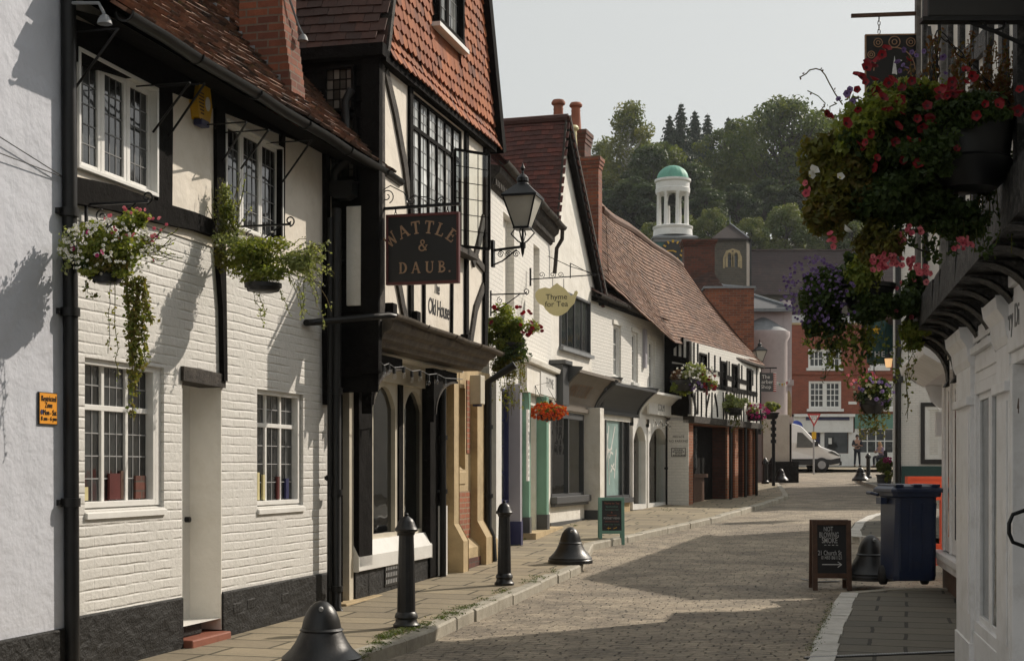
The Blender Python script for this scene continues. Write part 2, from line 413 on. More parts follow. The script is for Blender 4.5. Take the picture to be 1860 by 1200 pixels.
M['lampglass'] = paint('milky_lantern_glass', (.55, .53, .47), .25, .08, 3, .05, 30, .002)
# ================================================================== camera, light, sky
cam = bpy.data.cameras.new('camera'); co = bpy.data.objects.new('camera', cam); COL.objects.link(co)
cam.sensor_width = 36; cam.lens = FPX / 1860 * 36; cam.shift_y = (HY - 600) / 1860; cam.clip_end = 3000; cam.clip_start = .1
co.location = (0, 0, EYE); co.rotation_euler = (PI / 2, 0, 0); sc.camera = co
SUN_AZ = math.atan2(.80, .60); SUN_EL = math.radians(36)     # azimuth measured from +Y towards +X
sd = Vector((math.sin(SUN_AZ) * math.cos(SUN_EL), math.cos(SUN_AZ) * math.cos(SUN_EL), math.sin(SUN_EL)))
sl = bpy.data.lights.new('sun', 'SUN'); so = bpy.data.objects.new('sun', sl); COL.objects.link(so)
sl.energy = 4.1; sl.angle = math.radians(.55); sl.color = (1.0, .90, .77)
so.rotation_euler = sd.to_track_quat('Z', 'Y').to_euler(); so.location = (40, 30, 60)
w = bpy.data.worlds.new('World'); sc.world = w; w.use_nodes = True; nt = w.node_tree; nt.nodes.clear()
sky = nt.nodes.new('ShaderNodeTexSky'); sky.sky_type = 'NISHITA'; sky.sun_disc = False
sky.sun_elevation = SUN_EL; sky.sun_rotation = SUN_AZ; sky.air_density = 1.0; sky.dust_density = 4.0; sky.ozone_density = 1.0; sky.altitude = 50
hs = nt.nodes.new('ShaderNodeHueSaturation'); hs.inputs['Saturation'].default_value = .22
nt.links.new(sky.outputs[0], hs.inputs['Color'])
mx = nt.nodes.new('ShaderNodeMix'); mx.data_type = 'RGBA'; mx.inputs[0].default_value = .72     # high thin cloud evens the sky out
nt.links.new(hs.outputs[0], mx.inputs[6]); mx.inputs[7].default_value = (5.9, 6.1, 5.95, 1)
bg = nt.nodes.new('ShaderNodeBackground'); bg.inputs[1].default_value = .116
nt.links.new(mx.outputs[2], bg.inputs[0]); wo = nt.nodes.new('ShaderNodeOutputWorld'); nt.links.new(bg.outputs[0], wo.inputs[0])
vs = sc.view_settings; vs.view_transform = 'Standard'; vs.look = 'None'; vs.exposure = 0; vs.gamma = 1
sc.cycles.use_denoising = True; sc.cycles.max_bounces = 8; sc.cycles.transparent_max_bounces = 24; sc.cycles.caustics_reflective = False; sc.cycles.caustics_refractive = False
sc.cycles.sample_clamp_indirect = 4

# ================================================================== ground, road, pavements
def sett_material():
    t = NT('granite_setts')
    mp = t.n('Mapping', {'Vector': t.obj(), 'Rotation': (0, 0, math.radians(14.0))})
    nz = t.noise(1.1, 3, .5); v = t.n('VectorMath', {0: mp.outputs[0], 1: t.n('VectorMath', {0: nz.outputs[1], 'Scale': .26}, operation='SCALE').outputs[0]}, operation='ADD').outputs[0]
    n9 = t.noise(9, 2, .5); v = t.n('VectorMath', {0: v, 1: t.n('VectorMath', {0: n9.outputs[1], 'Scale': .045}, operation='SCALE').outputs[0]}, operation='ADD').outputs[0]
    br = t.n('TexBrick', {'Vector': v, 'Color1': (.40, .34, .265), 'Color2': (.30, .26, .205), 'Mortar': (.33, .285, .22), 'Scale': 1.0, 'Mortar Size': .011, 'Mortar Smooth': .7, 'Brick Width': .21, 'Row Height': .125}, offset=.43, squash=.72, squash_frequency=3)
    big = t.noise(.35, 6, .65); fine = t.noise(45, 4, .7)
    col = t.mix(.7, br.outputs[0], t.ramp(big.outputs[0], [(.32, (.56, .55, .55)), (.66, (1.16, 1.13, 1.08))]), 'MULTIPLY')
    col = t.mix(.7, col, t.ramp(fine.outputs[0], [(.3, (.58, .58, .58)), (.72, (1.25, 1.25, 1.25))]), 'MULTIPLY')
    col = t.mix(.8, col, t.ramp(t.noise(1.4, 5, .65).outputs[0], [(.38, (.66, .65, .64)), (.6, (1.1, 1.09, 1.06))]), 'MULTIPLY')
    holes = t.noise(7, 6, .75)
    gap = t.math('MULTIPLY', br.outputs[1], t.ramp(holes.outputs[0], [(.52, (0, 0, 0)), (.56, (1, 1, 1))]))
    col = t.mix(gap, col, (.022, .02, .018))
    h = t.math('MULTIPLY_ADD', br.outputs[1], -1.0, t.math('MULTIPLY', t.noise(16, 4, .6).outputs[0], .8))
    h = t.math('MULTIPLY_ADD', gap, -.8, h)
    t.p(Base_Color=col, Roughness=.78, Normal=t.bump(h, .95, .03)); return t.m
def slab_material(name, rot, c1, c2, joint):
    t = NT(name)
    mp = t.n('Mapping', {'Vector': t.obj(), 'Rotation': (0, 0, math.radians(rot))})
    nz = t.noise(1.3, 3, .5); v = t.n('VectorMath', {0: mp.outputs[0], 1: t.n('VectorMath', {0: nz.outputs[1], 'Scale': .05}, operation='SCALE').outputs[0]}, operation='ADD').outputs[0]
    br = t.n('TexBrick', {'Vector': v, 'Color1': c1, 'Color2': c2, 'Mortar': joint, 'Scale': 1.0, 'Mortar Size': .018, 'Mortar Smooth': .2, 'Brick Width': .82, 'Row Height': .48}, offset=.37, squash=.8, squash_frequency=3)
    big = t.noise(.8, 6, .7); fine = t.noise(26, 5, .7)
    col = t.mix(.8, br.outputs[0], t.ramp(big.outputs[0], [(.3, (.7, .68, .64)), (.7, (1.12, 1.08, 1.0))]), 'MULTIPLY')
    col = t.mix(.6, col, t.ramp(fine.outputs[0], [(.3, (.75, .75, .75)), (.72, (1.15, 1.15, 1.15))]), 'MULTIPLY')
    h = t.math('MULTIPLY_ADD', br.outputs[1], -1.0, t.math('MULTIPLY', t.noise(10, 5, .6).outputs[0], .7))
    t.p(Base_Color=col, Roughness=.8, Normal=t.bump(h, .7, .015)); return t.m
M['setts'] = sett_material()
M['slabs'] = slab_material('york_stone_slabs', 14.5, (.36, .305, .215), (.24, .205, .15), (.07, .06, .035))
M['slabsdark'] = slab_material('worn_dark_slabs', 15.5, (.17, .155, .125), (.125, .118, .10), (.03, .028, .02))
M['kerbstone'] = paint('granite_kerb', (.36, .33, .27), .8, .2, 7, .5, 40, .01, (.16, .14, .10))
M['whitekerb'] = paint('white_painted_kerb', (.62, .60, .56), .75, .15, 6, .6, 25, .012, (.25, .23, .19), coarse=.4)
M['asphalt'] = paint('asphalt', (.11, .10, .095), .9, .2, 3, .3, 60, .004)
M['field'] = paint('earth', (.06, .065, .03), .95, .3, .5, .3, 5, .02)

def sheet(name, ys, xl, xr, zoff, m, nx=8, kind='structure', bumpy=0):
    mb = MB(); ny = len(ys)
    v = []
    for y in ys:
        a, b = xl(y), xr(y)
        for i in range(nx + 1):
            x = a + (b - a) * i / nx
            v.append((x, y, zg(y) + zoff + (bumpy * (math.sin(x * 2.1 + y * .7) + math.sin(y * 1.9 - x * .8)) if bumpy else 0)))
    f = [(j * (nx + 1) + i, j * (nx + 1) + i + 1, (j + 1) * (nx + 1) + i + 1, (j + 1) * (nx + 1) + i) for j in range(ny - 1) for i in range(nx)]
    mb.add(v, f, .5)
    o = mb.build(name, m); o['kind'] = kind
    return o
def lerp_y(pts):
    pts = sorted(pts, key=lambda p: p[1])
    def fn(y):
        if y <= pts[0][1]: 
            a, b = pts[0], pts[1]
        elif y >= pts[-1][1]: a, b = pts[-2], pts[-1]
        else:
            for a, b in zip(pts, pts[1:]):
                if a[1] <= y <= b[1]: break
        return a[0] + (b[0] - a[0]) * (y - a[1]) / (b[1] - a[1])
    return fn
def ff(a, b, n): return [a + (b - a) * i / n for i in range(n + 1)]
KL = [(-2.9, 5.0)] + [tuple(gp(*q))[:2] for q in ((673, 1182), (780, 1147), (852, 1113), (930, 1080), (1060, 1023), (1078, 986), (1140, 974), (1220, 957), (1310, 937), (1375, 918), (1415, 906), (1432, 899), (1424, 886), (1415, 876))]
KR = [(.6, 5.0)] + [tuple(gp(*q))[:2] for q in ((1462, 1200), (1490, 1139), (1510, 1100), (1524, 1076))]
kl, kr = lerp_y(KL), lerp_y(KR)
KR_END = KR[-1][1]
ROAD = -.115
sheet('road', ff(1, 100, 200), lambda y: -8, lambda y: 40, ROAD, M['setts'], 12, bumpy=.004)
sheet('pavement', ff(2, KL[-1][1], 150), lambda y: kl(y) - 9, lambda y: kl(y) - .15, 0, M['slabs'], 6, bumpy=.002)
o = sheet('pavement', ff(2, KR_END, 60), lambda y: kr(y) + .2, lambda y: kr(y) + 6, 0, M['slabsdark'], 6, bumpy=.002)
def kerb(pts, width, side, m, name, zt=.006, seg=.85):
    """a run of kerbstones; the stones lie on the pavement side"""
    mb = MB(); rr = random.Random(3)
    P2 = [Vector(p) for p in pts]
    L = [0]
    for a, b in zip(P2, P2[1:]): L.append(L[-1] + (b - a).length)
    def at(s):
        for i in range(len(P2) - 1):
            if s <= L[i + 1] or i == len(P2) - 2:
                t = (s - L[i]) / (L[i + 1] - L[i]); return P2[i].lerp(P2[i + 1], t)
    s = 0
    while s < L[-1] - .2:
        e = min(s + seg * rr.uniform(.8, 1.2), L[-1]); a, b = at(s + .006), at(e - .006)
        t = (b - a).normalized(); n = Vector((-t.y, t.x)) * side
        j = rr.uniform(-.012, .012); zj = rr.uniform(-.006, .008); q = .02
        a = a + n * j; b = b + n * (j + rr.uniform(-.008, .008))
        za, zb = zg(a.y) + zt + zj, zg(b.y) + zt + zj
        v = []
        for p, z in ((a, za), (b, zb)):
            v += [(p.x, p.y, z - .30), (p.x, p.y, z - q), (p.x + n.x * q, p.y + n.y * q, z), (p.x + n.x * width, p.y + n.y * width, z), (p.x + n.x * width, p.y + n.y * width, z - .3)]
        mb.add(v, [(i, (i + 1) % 5, 5 + (i + 1) % 5, 5 + i) for i in range(5)] + [(4, 3, 2, 1, 0), (5, 6, 7, 8, 9)], rr.random())
        s = e
    o = mb.build(name, m); o['kind'] = 'structure'; return o
kerb(KL, .16, 1, M['kerbstone'], 'kerb')
kerb(KR, .21, -1, M['whitekerb'], 'kerb', .008, .62)
e0 = Vector(KR[-1]); kerb([e0, e0 + Vector((.22, .32)), e0 + Vector((.8, .45)), e0 + Vector((5, .8))], .18, -1, M['kerbstone'], 'kerb')
mbp = MB()
mbp.poly([(e0.x + .15, KR_END - .02, zg(KR_END)), (e0.x + 6, KR_END - .02, zg(KR_END)), (e0.x + 5, KR_END + .8, zg(KR_END)), (e0.x + .8, KR_END + .42, zg(KR_END)), (e0.x + .24, KR_END + .25, zg(KR_END))])
tag(mbp.build('pavement', M['slabsdark']), kind='structure')
# pavement beyond the side lane, and the far corner pavement
K2 = [tuple(gp(*q))[:2] for q in ((1620, 977), (1546, 975), (1543, 962), (1552, 949), (1572, 938), (1602, 930), (1700, 924))]
def pave_poly(pts, m, extra):
    mb = MB(); c = [(x, y, zg(y) + .002) for x, y in pts + extra]
    mb.poly(c); tag(mb.build('pavement', m), kind='structure')
pave_poly(K2, M['slabsdark'], [(13.5, 34.5), (13.5, 25.5)])
kerb(K2, .2, -1, M['whitekerb'], 'kerb', .008, .6)
K3 = [tuple(gp(*q))[:2] for q in ((1640, 890), (1600, 884), (1575, 878), (1558, 871), (1556, 867))]
pave_poly(K3, M['slabsdark'], [(24, 66), (24, 48)])
kerb(K3, .16, -1, M['kerbstone'], 'kerb', .006, .9)
# far side of the crossing: warm paving in front of the red house
sheet('pavement', ff(71.5, 84, 8), lambda y: 2, lambda y: 40, .03, M['slabs'], 4)
# ground out to the horizon
mb = MB(); g = [-900, -300, -120, -60, 0, 60, 120, 300, 900]
def hz(x, y):
    a = max(0, min(1, (y - 139) / 9)); b = max(0, min(1, (y - 260) / 300))
    return zg(100) - .45 + a * (.160 * min(y, 236) - .8) + 4 * b
mb.add([(x, y, -1.2) for y in (-900, -100) for x in (-900, 900)] , [(0, 1, 3, 2)], .5)
mb.add([(x, y, zg(max(y, 0)) - .45) for y in ff(-100, 139, 40) for x in (-900, 900)], [(2 * i, 2 * i + 1, 2 * i + 3, 2 * i + 2) for i in range(40)], .5)
tag(mb.build('ground', M['field']), kind='structure')
mb = MB(); xs = ff(-500, 600, 44); ys = [139, 143, 148] + ff(153, 900, 37)
mb.add([(x, y, hz(x, y) + (1.5 * math.sin(x * .05) * math.cos(y * .03) if y > 160 else 0)) for y in ys for x in xs],
       [(j * 45 + i, j * 45 + i + 1, (j + 1) * 45 + i + 1, (j + 1) * 45 + i) for j in range(40) for i in range(44)], .5)
mb.smooth = True
tag(mb.build('hill', M['field']), kind='structure')
# ================================================================== building kit
def text_mesh(s, size, spacing=1.0, bold=0.0, shear=0.0, align='CENTER'):
    cu = bpy.data.curves.new('lettering', 'FONT'); cu.body = s; cu.size = size; cu.align_x = align; cu.align_y = 'CENTER'
    cu.space_character = spacing; cu.offset = bold; cu.shear = shear; cu.extrude = .002; cu.resolution_u = 3
    o = bpy.data.objects.new('lettering', cu); COL.objects.link(o)
    dg = bpy.context.evaluated_depsgraph_get(); dg.update()
    me = bpy.data.meshes.new_from_object(o.evaluated_get(dg)); bpy.data.objects.remove(o); bpy.data.curves.remove(cu)
    return me
def text_on(F, parent, s, u, d, z, size, m, sx=1.0, **k):
    """lettering lying on the plane D=d of frame F, read from the street"""
    me = text_mesh(s, size, **k); me.materials.clear(); me.materials.append(m)
    dirn = 1 if F.sgn == -1 else -1
    for v in me.vertices:
        x, y, zz = v.co; v.co = (u + dirn * x * sx, F.sgn * (d + zz), z + y)
    o = bpy.data.objects.new('lettering', me); COL.objects.link(o); o.parent = parent
    return o
def fit(me, w_, h_):
    xs = [v.co.x for v in me.vertices]; ys = [v.co.y for v in me.vertices]; fx = w_ / (max(xs) - min(xs)); fy = h_ / (max(ys) - min(ys)); a, b_ = (max(xs) + min(xs)) / 2, (max(ys) + min(ys)) / 2
    for v in me.vertices: v.co = ((v.co.x - a) * fx, (v.co.y - b_) * fy, v.co.z)
def text_free(parent, s, loc, size, m, **k):
    """lettering in the parent's XZ plane facing -Y"""
    box_ = k.pop('box', None); me = text_mesh(s, size, **k); me.materials.clear(); me.materials.append(m)
    if box_: fit(me, *box_)
    for v in me.vertices:
        x, y, zz = v.co; v.co = (loc[0] + x, loc[1] - zz, loc[2] + y)
    o = bpy.data.objects.new('lettering', me); COL.objects.link(o); o.parent = parent; return o

def panes(F, parent, cells, d, m, tilt=.012, name='pane'):
    """one window's quarries; old glass, so each leans its own way"""
    mb = MB(); rr = RND
    for (a, b, c, e) in cells:
        tx, tz = rr.uniform(-tilt, tilt), rr.uniform(-tilt, tilt); w, h = (b - a) / 2, (e - c) / 2
        mb.add([(a, d - tx * w - tz * h, c), (b, d + tx * w - tz * h, c), (b, d + tx * w + tz * h, e), (a, d - tx * w + tz * h, e)], [(0, 1, 2, 3)], rr.random())
    return F.build(mb, name, m, parent)
def window(F, root, r, d, lights=3, cols=3, rows=5, trans=None, fw=.05, mw=.05, fm='white', lm='lead', gm='pane', lw=.009, proud=.03, sash=.03, name='window', sill=None, tilt=.012, rowsplit=None):
    """leaded or sash window: frame + mullions + transom; glass quarries; lead cames or glazing bars"""
    u0, u1, z0, z1 = r; fr = MB(); ld = MB(); cells = []
    p = d + proud; q = d - .05; p2 = min(p, d - .006)
    fr.box(u0, u1, q, p, z0, z0 + fw); fr.box(u0, u1, q, p, z1 - fw, z1)
    fr.box(u0, u0 + fw, q, p, z0 + fw, z1 - fw); fr.box(u1 - fw, u1, q, p, z0 + fw, z1 - fw)
    iw = (u1 - u0 - 2 * fw - (lights - 1) * mw) / lights
    bands = [(z0 + fw, z1 - fw)]
    if trans: bands = [(z0 + fw, trans - mw / 2), (trans + mw / 2, z1 - fw)]
    for k in range(1, lights):
        x = u0 + fw + k * iw + (k - 1) * mw; fr.box(x, x + mw, q, p2, z0 + fw, z1 - fw)
    if trans: fr.box(u0 + fw, u1 - fw, q, p2 + .002, trans - mw / 2, trans + mw / 2)
    rw = rowsplit or ([rows] if not trans else [rows, max(1, round(rows * (bands[1][1] - bands[1][0]) / (bands[0][1] - bands[0][0])))])
    for k in range(lights):
        a = u0 + fw + k * (iw + mw); b = a + iw
        for bi, (c, e) in enumerate(bands):
            if sash:
                s_ = sash; fr.box(a, a + s_, q, p2 - .003, c, e); fr.box(b - s_, b, q, p2 - .003, c, e); fr.box(a + s_, b - s_, q, p2 - .003, c, c + s_); fr.box(a + s_, b - s_, q, p2 - .003, e - s_, e)
                a2, b2, c2, e2 = a + s_, b - s_, c + s_, e - s_
            else: a2, b2, c2, e2 = a, b, c, e
            n = rw[bi]
            for i in range(cols):
                for j in range(n):
                    cells.append((a2 + (b2 - a2) * i / cols, a2 + (b2 - a2) * (i + 1) / cols, c2 + (e2 - c2) * j / n, c2 + (e2 - c2) * (j + 1) / n))
            for i in range(1, cols): x = a2 + (b2 - a2) * i / cols; ld.box(x - lw / 2, x + lw / 2, d - .03, d - .023, c2, e2)
            for j in range(1, n): z = c2 + (e2 - c2) * j / n; ld.box(a2, b2, d - .03, d - .022, z - lw / 2, z + lw / 2)
    w = F.build(fr, name, M[fm], root, bevel=.004)
    panes(F, w, cells, d - .028, M[gm], tilt)
    if ld.v: F.build(ld, 'glazing_bars', M[lm], w)
    if sill:
        sb = MB(); sb.prism([(d - .04, z0 - .05), (d + sill, z0 - .05), (d + sill, z0 - .015), (d - .04, z0 + .012)], 0, u0 - .03, u1 + .03)
        F.build(sb, 'sill', M[fm], w)
    return w
def beam(F, root, pts, w, d0, d1, m='timber', name='timber'):
    mb = MB(); mb.strip(pts, w, d0, d1); return F.build(mb, name, M[m], root)
def beam_px(F, root, pix, w, d, out=.03, m='timber', name='timber'):
    return beam(F, root, [F.uz(x, y, d) for x, y in pix], w, d - .06, d + out, m, name)
def pipe(F, root, pts, r=.038, m='pipe', name='drainpipe', collars=(), parent_is_root=True):
    mb = MB(); mb.tube(pts, r, 10); mb.smooth = True
    for c in collars:
        mb.tube([(c[0], c[1], c[2] - .03), (c[0], c[1], c[2] + .03)], r * 1.35, 10)
        mb.box(c[0] - r * 1.9, c[0] + r * 1.9, c[1] - r * 1.2, c[1] - r * .4, c[2] - .02, c[2] + .02)
    return F.build(mb, name, M[m], root, smooth=True)
def gutter(F, root, p, q, r=.06, m='pipe', back=None, name='gutter'):
    """half-round gutter from p to q"""
    p, q = Vector(p), Vector(q); t = (q - p).normalized(); o = Vector((-t.y, t.x, 0)); n = 9; mb = MB()
    L = (q - p).length; k = max(2, int(L / .5)); v = []
    for j in range(k + 1):
        c = p.lerp(q, j / k) + Vector((0, 0, .008 * math.sin(j * 2.1)))
        for i in range(n): a = PI + PI * i / (n - 1); v.append(c + o * (math.cos(a) * r) + Vector((0, 0, math.sin(a) * r)))
    f = [(j * n + i, j * n + i + 1, (j + 1) * n + i + 1, (j + 1) * n + i) for j in range(k) for i in range(n - 1)]
    mb.add(v, f); mb.smooth = True
    for j in range(0, k + 1, 2):
        c = p.lerp(q, j / k); mb.tube([c + o * (math.cos(a) * (r + .006)) + Vector((0, 0, math.sin(a) * (r + .006))) for a in ff(PI, 2 * PI, 8)], .008, 5)
    g = F.build(mb, name, M[m], root, smooth=True); return g
def slope_roof(F, root, u0, u1, d_eave, z_eave, pitch, run, m='roof', tw=.165, gauge=.1, sag=.03, seed=1, name='roof', keep=None, under=True, th=.014, lift=.02, jit=1.0):
    tn = math.tan(pitch); cs = math.cos(pitch); W = u1 - u0; H = run / cs
    def S(u, v):
        s = sag * (math.sin(u * 1.3 + seed) * .5 + math.sin(u * .45 + seed * 2) - .35 * math.sin(v * 1.1 + u * .5))
        return (u0 + u, d_eave - v * cs, z_eave + v * cs * tn + s * .6)
    mb = MB(); tiles_on(mb, S, W, H, tw, gauge, keep, rnd=random.Random(seed), th=th, lift=lift, jit=jit)
    if under:
        k = max(2, int(W / .5))
        for i in range(k):
            for j in range(4):
                a, b, c, e = W * i / k, W * (i + 1) / k, H * j / 4, H * (j + 1) / 4
                mb.quad(S(a, c), S(b, c), S(b, e), S(a, e), .1)
    return F.build(mb, name, M[m], root), S
def chimney(root, name, m, x0, x1, y0, y1, z0, z1, cap=.22, pots=(), potm='terracotta', as_part=True, oversail=.04):
    mb = MB(); mb.box(x0, x1, y0, y1, z0, z1 - cap)
    for i in range(3):
        e = oversail * (i + 1) / 3; a = z1 - cap + cap * i / 3; mb.box(x0 - e, x1 + e, y0 - e, y1 + e, a + .001, a + cap / 3)
    c = mb.build(name, M[m], root)
    for (x, y, r, h) in pots:
        pb = MB(); pb.smooth = True
        pb.lathe([(r * 1.1, 0), (r * 1.0, h * .1), (r * .84, h * .72), (r * .86, h * .76), (r * .82, h * .8), (r * 1.0, h * .86), (r * 1.05, h * .93), (r * .9, h), (r * .7, h), (r * .65, h * .8)], (x, y, z1), 14)
        pb.build('chimney_pot', M[potm], c, smooth=True)
    return c

# ================================================================== pale blue house (left edge) and white cottage
def Lp(px): Y = 15132 / (1600 - px); return (-5.82 + .2577 * Y, Y)
L = Frame(Lp(0), Lp(890), 'L')
UJ = L.U(118)                      # party line of blue house and cottage
b = L.root('blue_house', 'pale blue rendered house wall with black base, cropped by the left edge', 'house')
mb = MB(); wall(mb, -5, UJ - .02, .47, 6.4, d=.05); shell(mb, -5, UJ - .02, -.3, 6.4, .05, 5)
L.build(mb, 'wall', M['blue'], b)
mb = MB(); mb.box(-5, UJ - .02, -.1, .075, -.3, .475); L.build(mb, 'plinth', M['plinth'], b, bevel=.015)
mb = MB(); mb.prism([(.5, 6.1), (-2.5, 8.2), (-5.4, 6.1), (-5.4, 6.0), (.5, 6.0)], 0, -5, UJ - .1); L.build(mb, 'roof', M['roofdark'], b)

c = L.root('white_cottage', 'white cottage of painted brick under a mossy tiled roof with black timbers', 'house')
UC0, UC1 = UJ + .02, L.U(600); ZE = 4.76; ZB = 3.52
W1 = L.rect(133, 279, 85, 305); W2 = L.rect(403, 508, 213, 408)
W3 = L.rect(154, 298, 648, 928); W4 = L.rect(467, 551, 706, 922)
DR = (L.U(330), L.U(402), .28, L.Z(330, 690)); 
mb = MB(); wall(mb, UC0, UC1, .5, ZB, [(*W3, .1), (*W4, .1), (DR[0], DR[1], DR[2], DR[3], .32)]); L.build(mb, 'brick_wall', M['wbrick'], c)
mb = MB(); wall(mb, UC0, UC1, ZB, 5.0, [(*W1, .08), (*W2, .08)], d=.012); shell(mb, UC0, UC1, -.3, 5.0, .012, 5); L.build(mb, 'upper_wall', M['cream'], c)
mb = MB(); mb.box(UC0, DR[0] - .0, -.2, .022, -.3, .53); mb.box(DR[1] + .0, UC1, -.2, .022, -.3, .51)
mb.box(DR[0] + .001, DR[1] - .001, -.4, -.02, -.3, .1)
for px, py in ((427, 1103), (452, 1095), (514, 1085)):
    u, z = L.uz(px, py); mb.box(u - .09, u + .09, .0, .028, z - .05, z + .05)
L.build(mb, 'plinth', M['plinth'], c, bevel=.02)
# the door, deep in its reveal, its lintel and steps
mb = MB(); mb.box(DR[0] + .01, DR[1] - .01, -.36, -.3, .28, DR[3]); 
for i in range(2):
    for z0, z1 in ((.45, 1.2), (1.3, 2.1)): mb.box(DR[0] + .1 + i * .3, DR[0] + .32 + i * .3, -.3, -.285, z0, z1)
dr = L.build(mb, 'door', M['white'], c)
mb = MB(); mb.tube([(DR[0] + .62, -.3, 1.15), (DR[0] + .62, -.24, 1.15)], .025, 8); L.build(mb, 'handle', M['iron'], dr)
mb = MB(); mb.box(DR[0] + .002, DR[0] + .05, -.3, -.02, .28, DR[3]); L.build(mb, 'door_frame', M['white'], c)
mb = MB(); mb.box(DR[1] - .014, DR[1] - .001, -.3, .004, .18, DR[3]); L.build(mb, 'door_reveal', M['plaster'], c)
mb = MB(); mb.box(DR[0] + .004, DR[1] - .004, -.34, .10, -.2, .17); L.build(mb, 'doorstep', M['tile_red'], c, bevel=.012)
mb = MB(); mb.box(DR[0] + .004, DR[1] - .25, -.32, -.06, .172, .27); L.build(mb, 'doorstep', M['plinth'], c, bevel=.012)
beam(L, c, [(DR[0] - .02, DR[3] + .055), (DR[1] + .03, DR[3] + .035)], .12, -.2, .03, 'oldtimber', 'lintel')
# windows
window(L, c, W1, 0, 3, 3, 5, fw=.03, mw=.015, sash=.042, lw=.009, proud=.05)
window(L, c, W2, 0, 3, 3, 5, fw=.025, mw=.015, sash=.034, lw=.008, proud=.045)
WW = (W3[0] + .0, W3[1] - .08, W3[2] + .02, W3[3] - .0)
w3 = window(L, c, WW, -.07, 3, 3, 4, trans=L.Z(155, 737), rowsplit=[4, 2], fw=.045, mw=.042, sash=0, lw=.009, lm='alu', proud=.04)
mb = MB(); mb.prism([(-.1, W3[2] - .06), (.025, W3[2] - .06), (.025, W3[2] - .02), (-.1, W3[2] + .03)], 0, W3[0] - .0, W3[1] + .01); L.build(mb, 'sill', M['white'], w3)
mb = MB(); mb.box(W3[1] - .08, W3[1] - .002, -.09, -.03, W3[2] + .02, W3[3]); L.build(mb, 'casing', M['white'], w3)
WW = (W4[0], W4[1] - .03, W4[2] + .02, W4[3])
w4 = window(L, c, WW, -.07, 3, 2, 4, trans=L.Z(467, 770), rowsplit=[4, 2], fw=.04, mw=.04, sash=0, lw=.009, lm='alu', proud=.04)
mb = MB(); mb.prism([(-.1, W4[2] - .06), (.025, W4[2] - .06), (.025, W4[2] - .02), (-.1, W4[2] + .03)], 0, W4[0] - .0, W4[1] + .01); L.build(mb, 'sill', M['white'], w4)
# goods standing on the inner sills
def sill_goods(F, par, u0, u1, z, d, items):
    for (t, wd, h, mm) in items:
        u = u0 + (u1 - u0) * t; mb = MB(); mb.box(u - wd / 2, u + wd / 2, d, d + .02, z, z + h); F.build(mb, 'shop_goods', M[mm], par)
sill_goods(L, w3, WW and W3[0], W3[1], W3[2] + .075, -.096, [(.47, .16, .2, 'signred'), (.56, .04, .22, 'brownwood'), (.80, .16, .18, 'brickdark'), (.12, .06, .1, 'teapot')])
sill_goods(L, w4, W4[0], W4[1], W4[2] + .07, -.096, [(.18, .05, .26, 'teapot'), (.3, .05, .24, 'teapot'), (.62, .08, .22, 'signred'), (.8, .07, .2, 'navy')])
# timbers of the upper storey
beam_px(L, c, [(125, 345), (200, 360), (280, 386), (345, 402), (408, 425)], [.19, .19, .17, .15, .14], .012, .05)
beam_px(L, c, [(292, 128), (294, 200), (293, 385)], [.25, .25, .24], .012, .035)
beam_px(L, c, [(395, 195), (396, 430), (402, 560), (404, 692)], [.17, .16, .08, .07], .012, .035)
beam_px(L, c, [(510, 240), (509, 432)], .09, .012, .03)
beam_px(L, c, [(132, 74), (290, 126), (420, 180), (596, 256)], [.30, .30, .30, .26], .012, .03)  # eaves beam, widened so its black takes in the shade below the eaves
beam_px(L, c, [(588, 240), (590, 560), (592, 735)], [.1, .12, .14], .012, .05)
# roof, gutter, struts
slope_roof(L, c, UC0 - .12, L.U(598) + .62, .50, ZE + .05, math.radians(48), 3.6, 'roof', .155, .092, .05, 3, th=.028, lift=.034, jit=2)
mb = MB(); mb.quad((UC0 - .1, .44, ZE - .02), (UC1 + .6, .44, ZE - .02), (UC1 + .6, -.1, ZE + .14), (UC0 - .1, -.1, ZE + .14))
mb.prism([(.012, 4.95), (-3.1, 8.5), (-5, 6.5), (-5, 4.9)], 0, UC1 - .05, UC1 - .01); mb.prism([(.012, 4.95), (-3.1, 8.5), (-5, 6.5), (-5, 4.9)], 0, UC0, UC0 + .04)
mb.quad((UC0, -3.1, 8.5), (UC1, -3.1, 8.5), (UC1, -5.4, 6.0), (UC0, -5.4, 6.0))
L.build(mb, 'soffit', M['timber'], c)
gutter(L, c, (UC0 - .1, .52, ZE + .03), (UC1 + .75, .52, ZE + .0), .06)
for (a, b2, e, f) in ((133, 165, 215, 52), (278, 240, 345, 150), (305, 250, 372, 152), (403, 295, 448, 222), (438, 306, 488, 236), (512, 332, 566, 255)):
    u, z = L.uz(a, b2, .03); u2, z2 = L.uz(e, f, .46)
    mb = MB(); mb.tube([(u, .03, z), (u2, .46, z2)], .010, 6); mb.tube([(u2, .46, z2), (u2, .0, z2 + .0)], .007, 5); L.build(mb, 'gutter_strut', M['iron'], c)
# downpipe between the two houses
u = L.U(124, .08); pipe(L, c, [(u - .035, .10, 5.2), (u, .10, 2.5), (u + .02, .10, -.05)], .052, collars=[(u - .004, .10, L.Z(124, 912, .1)), (u - .02, .10, 3.4), (u - .01, .1, 2.7)])
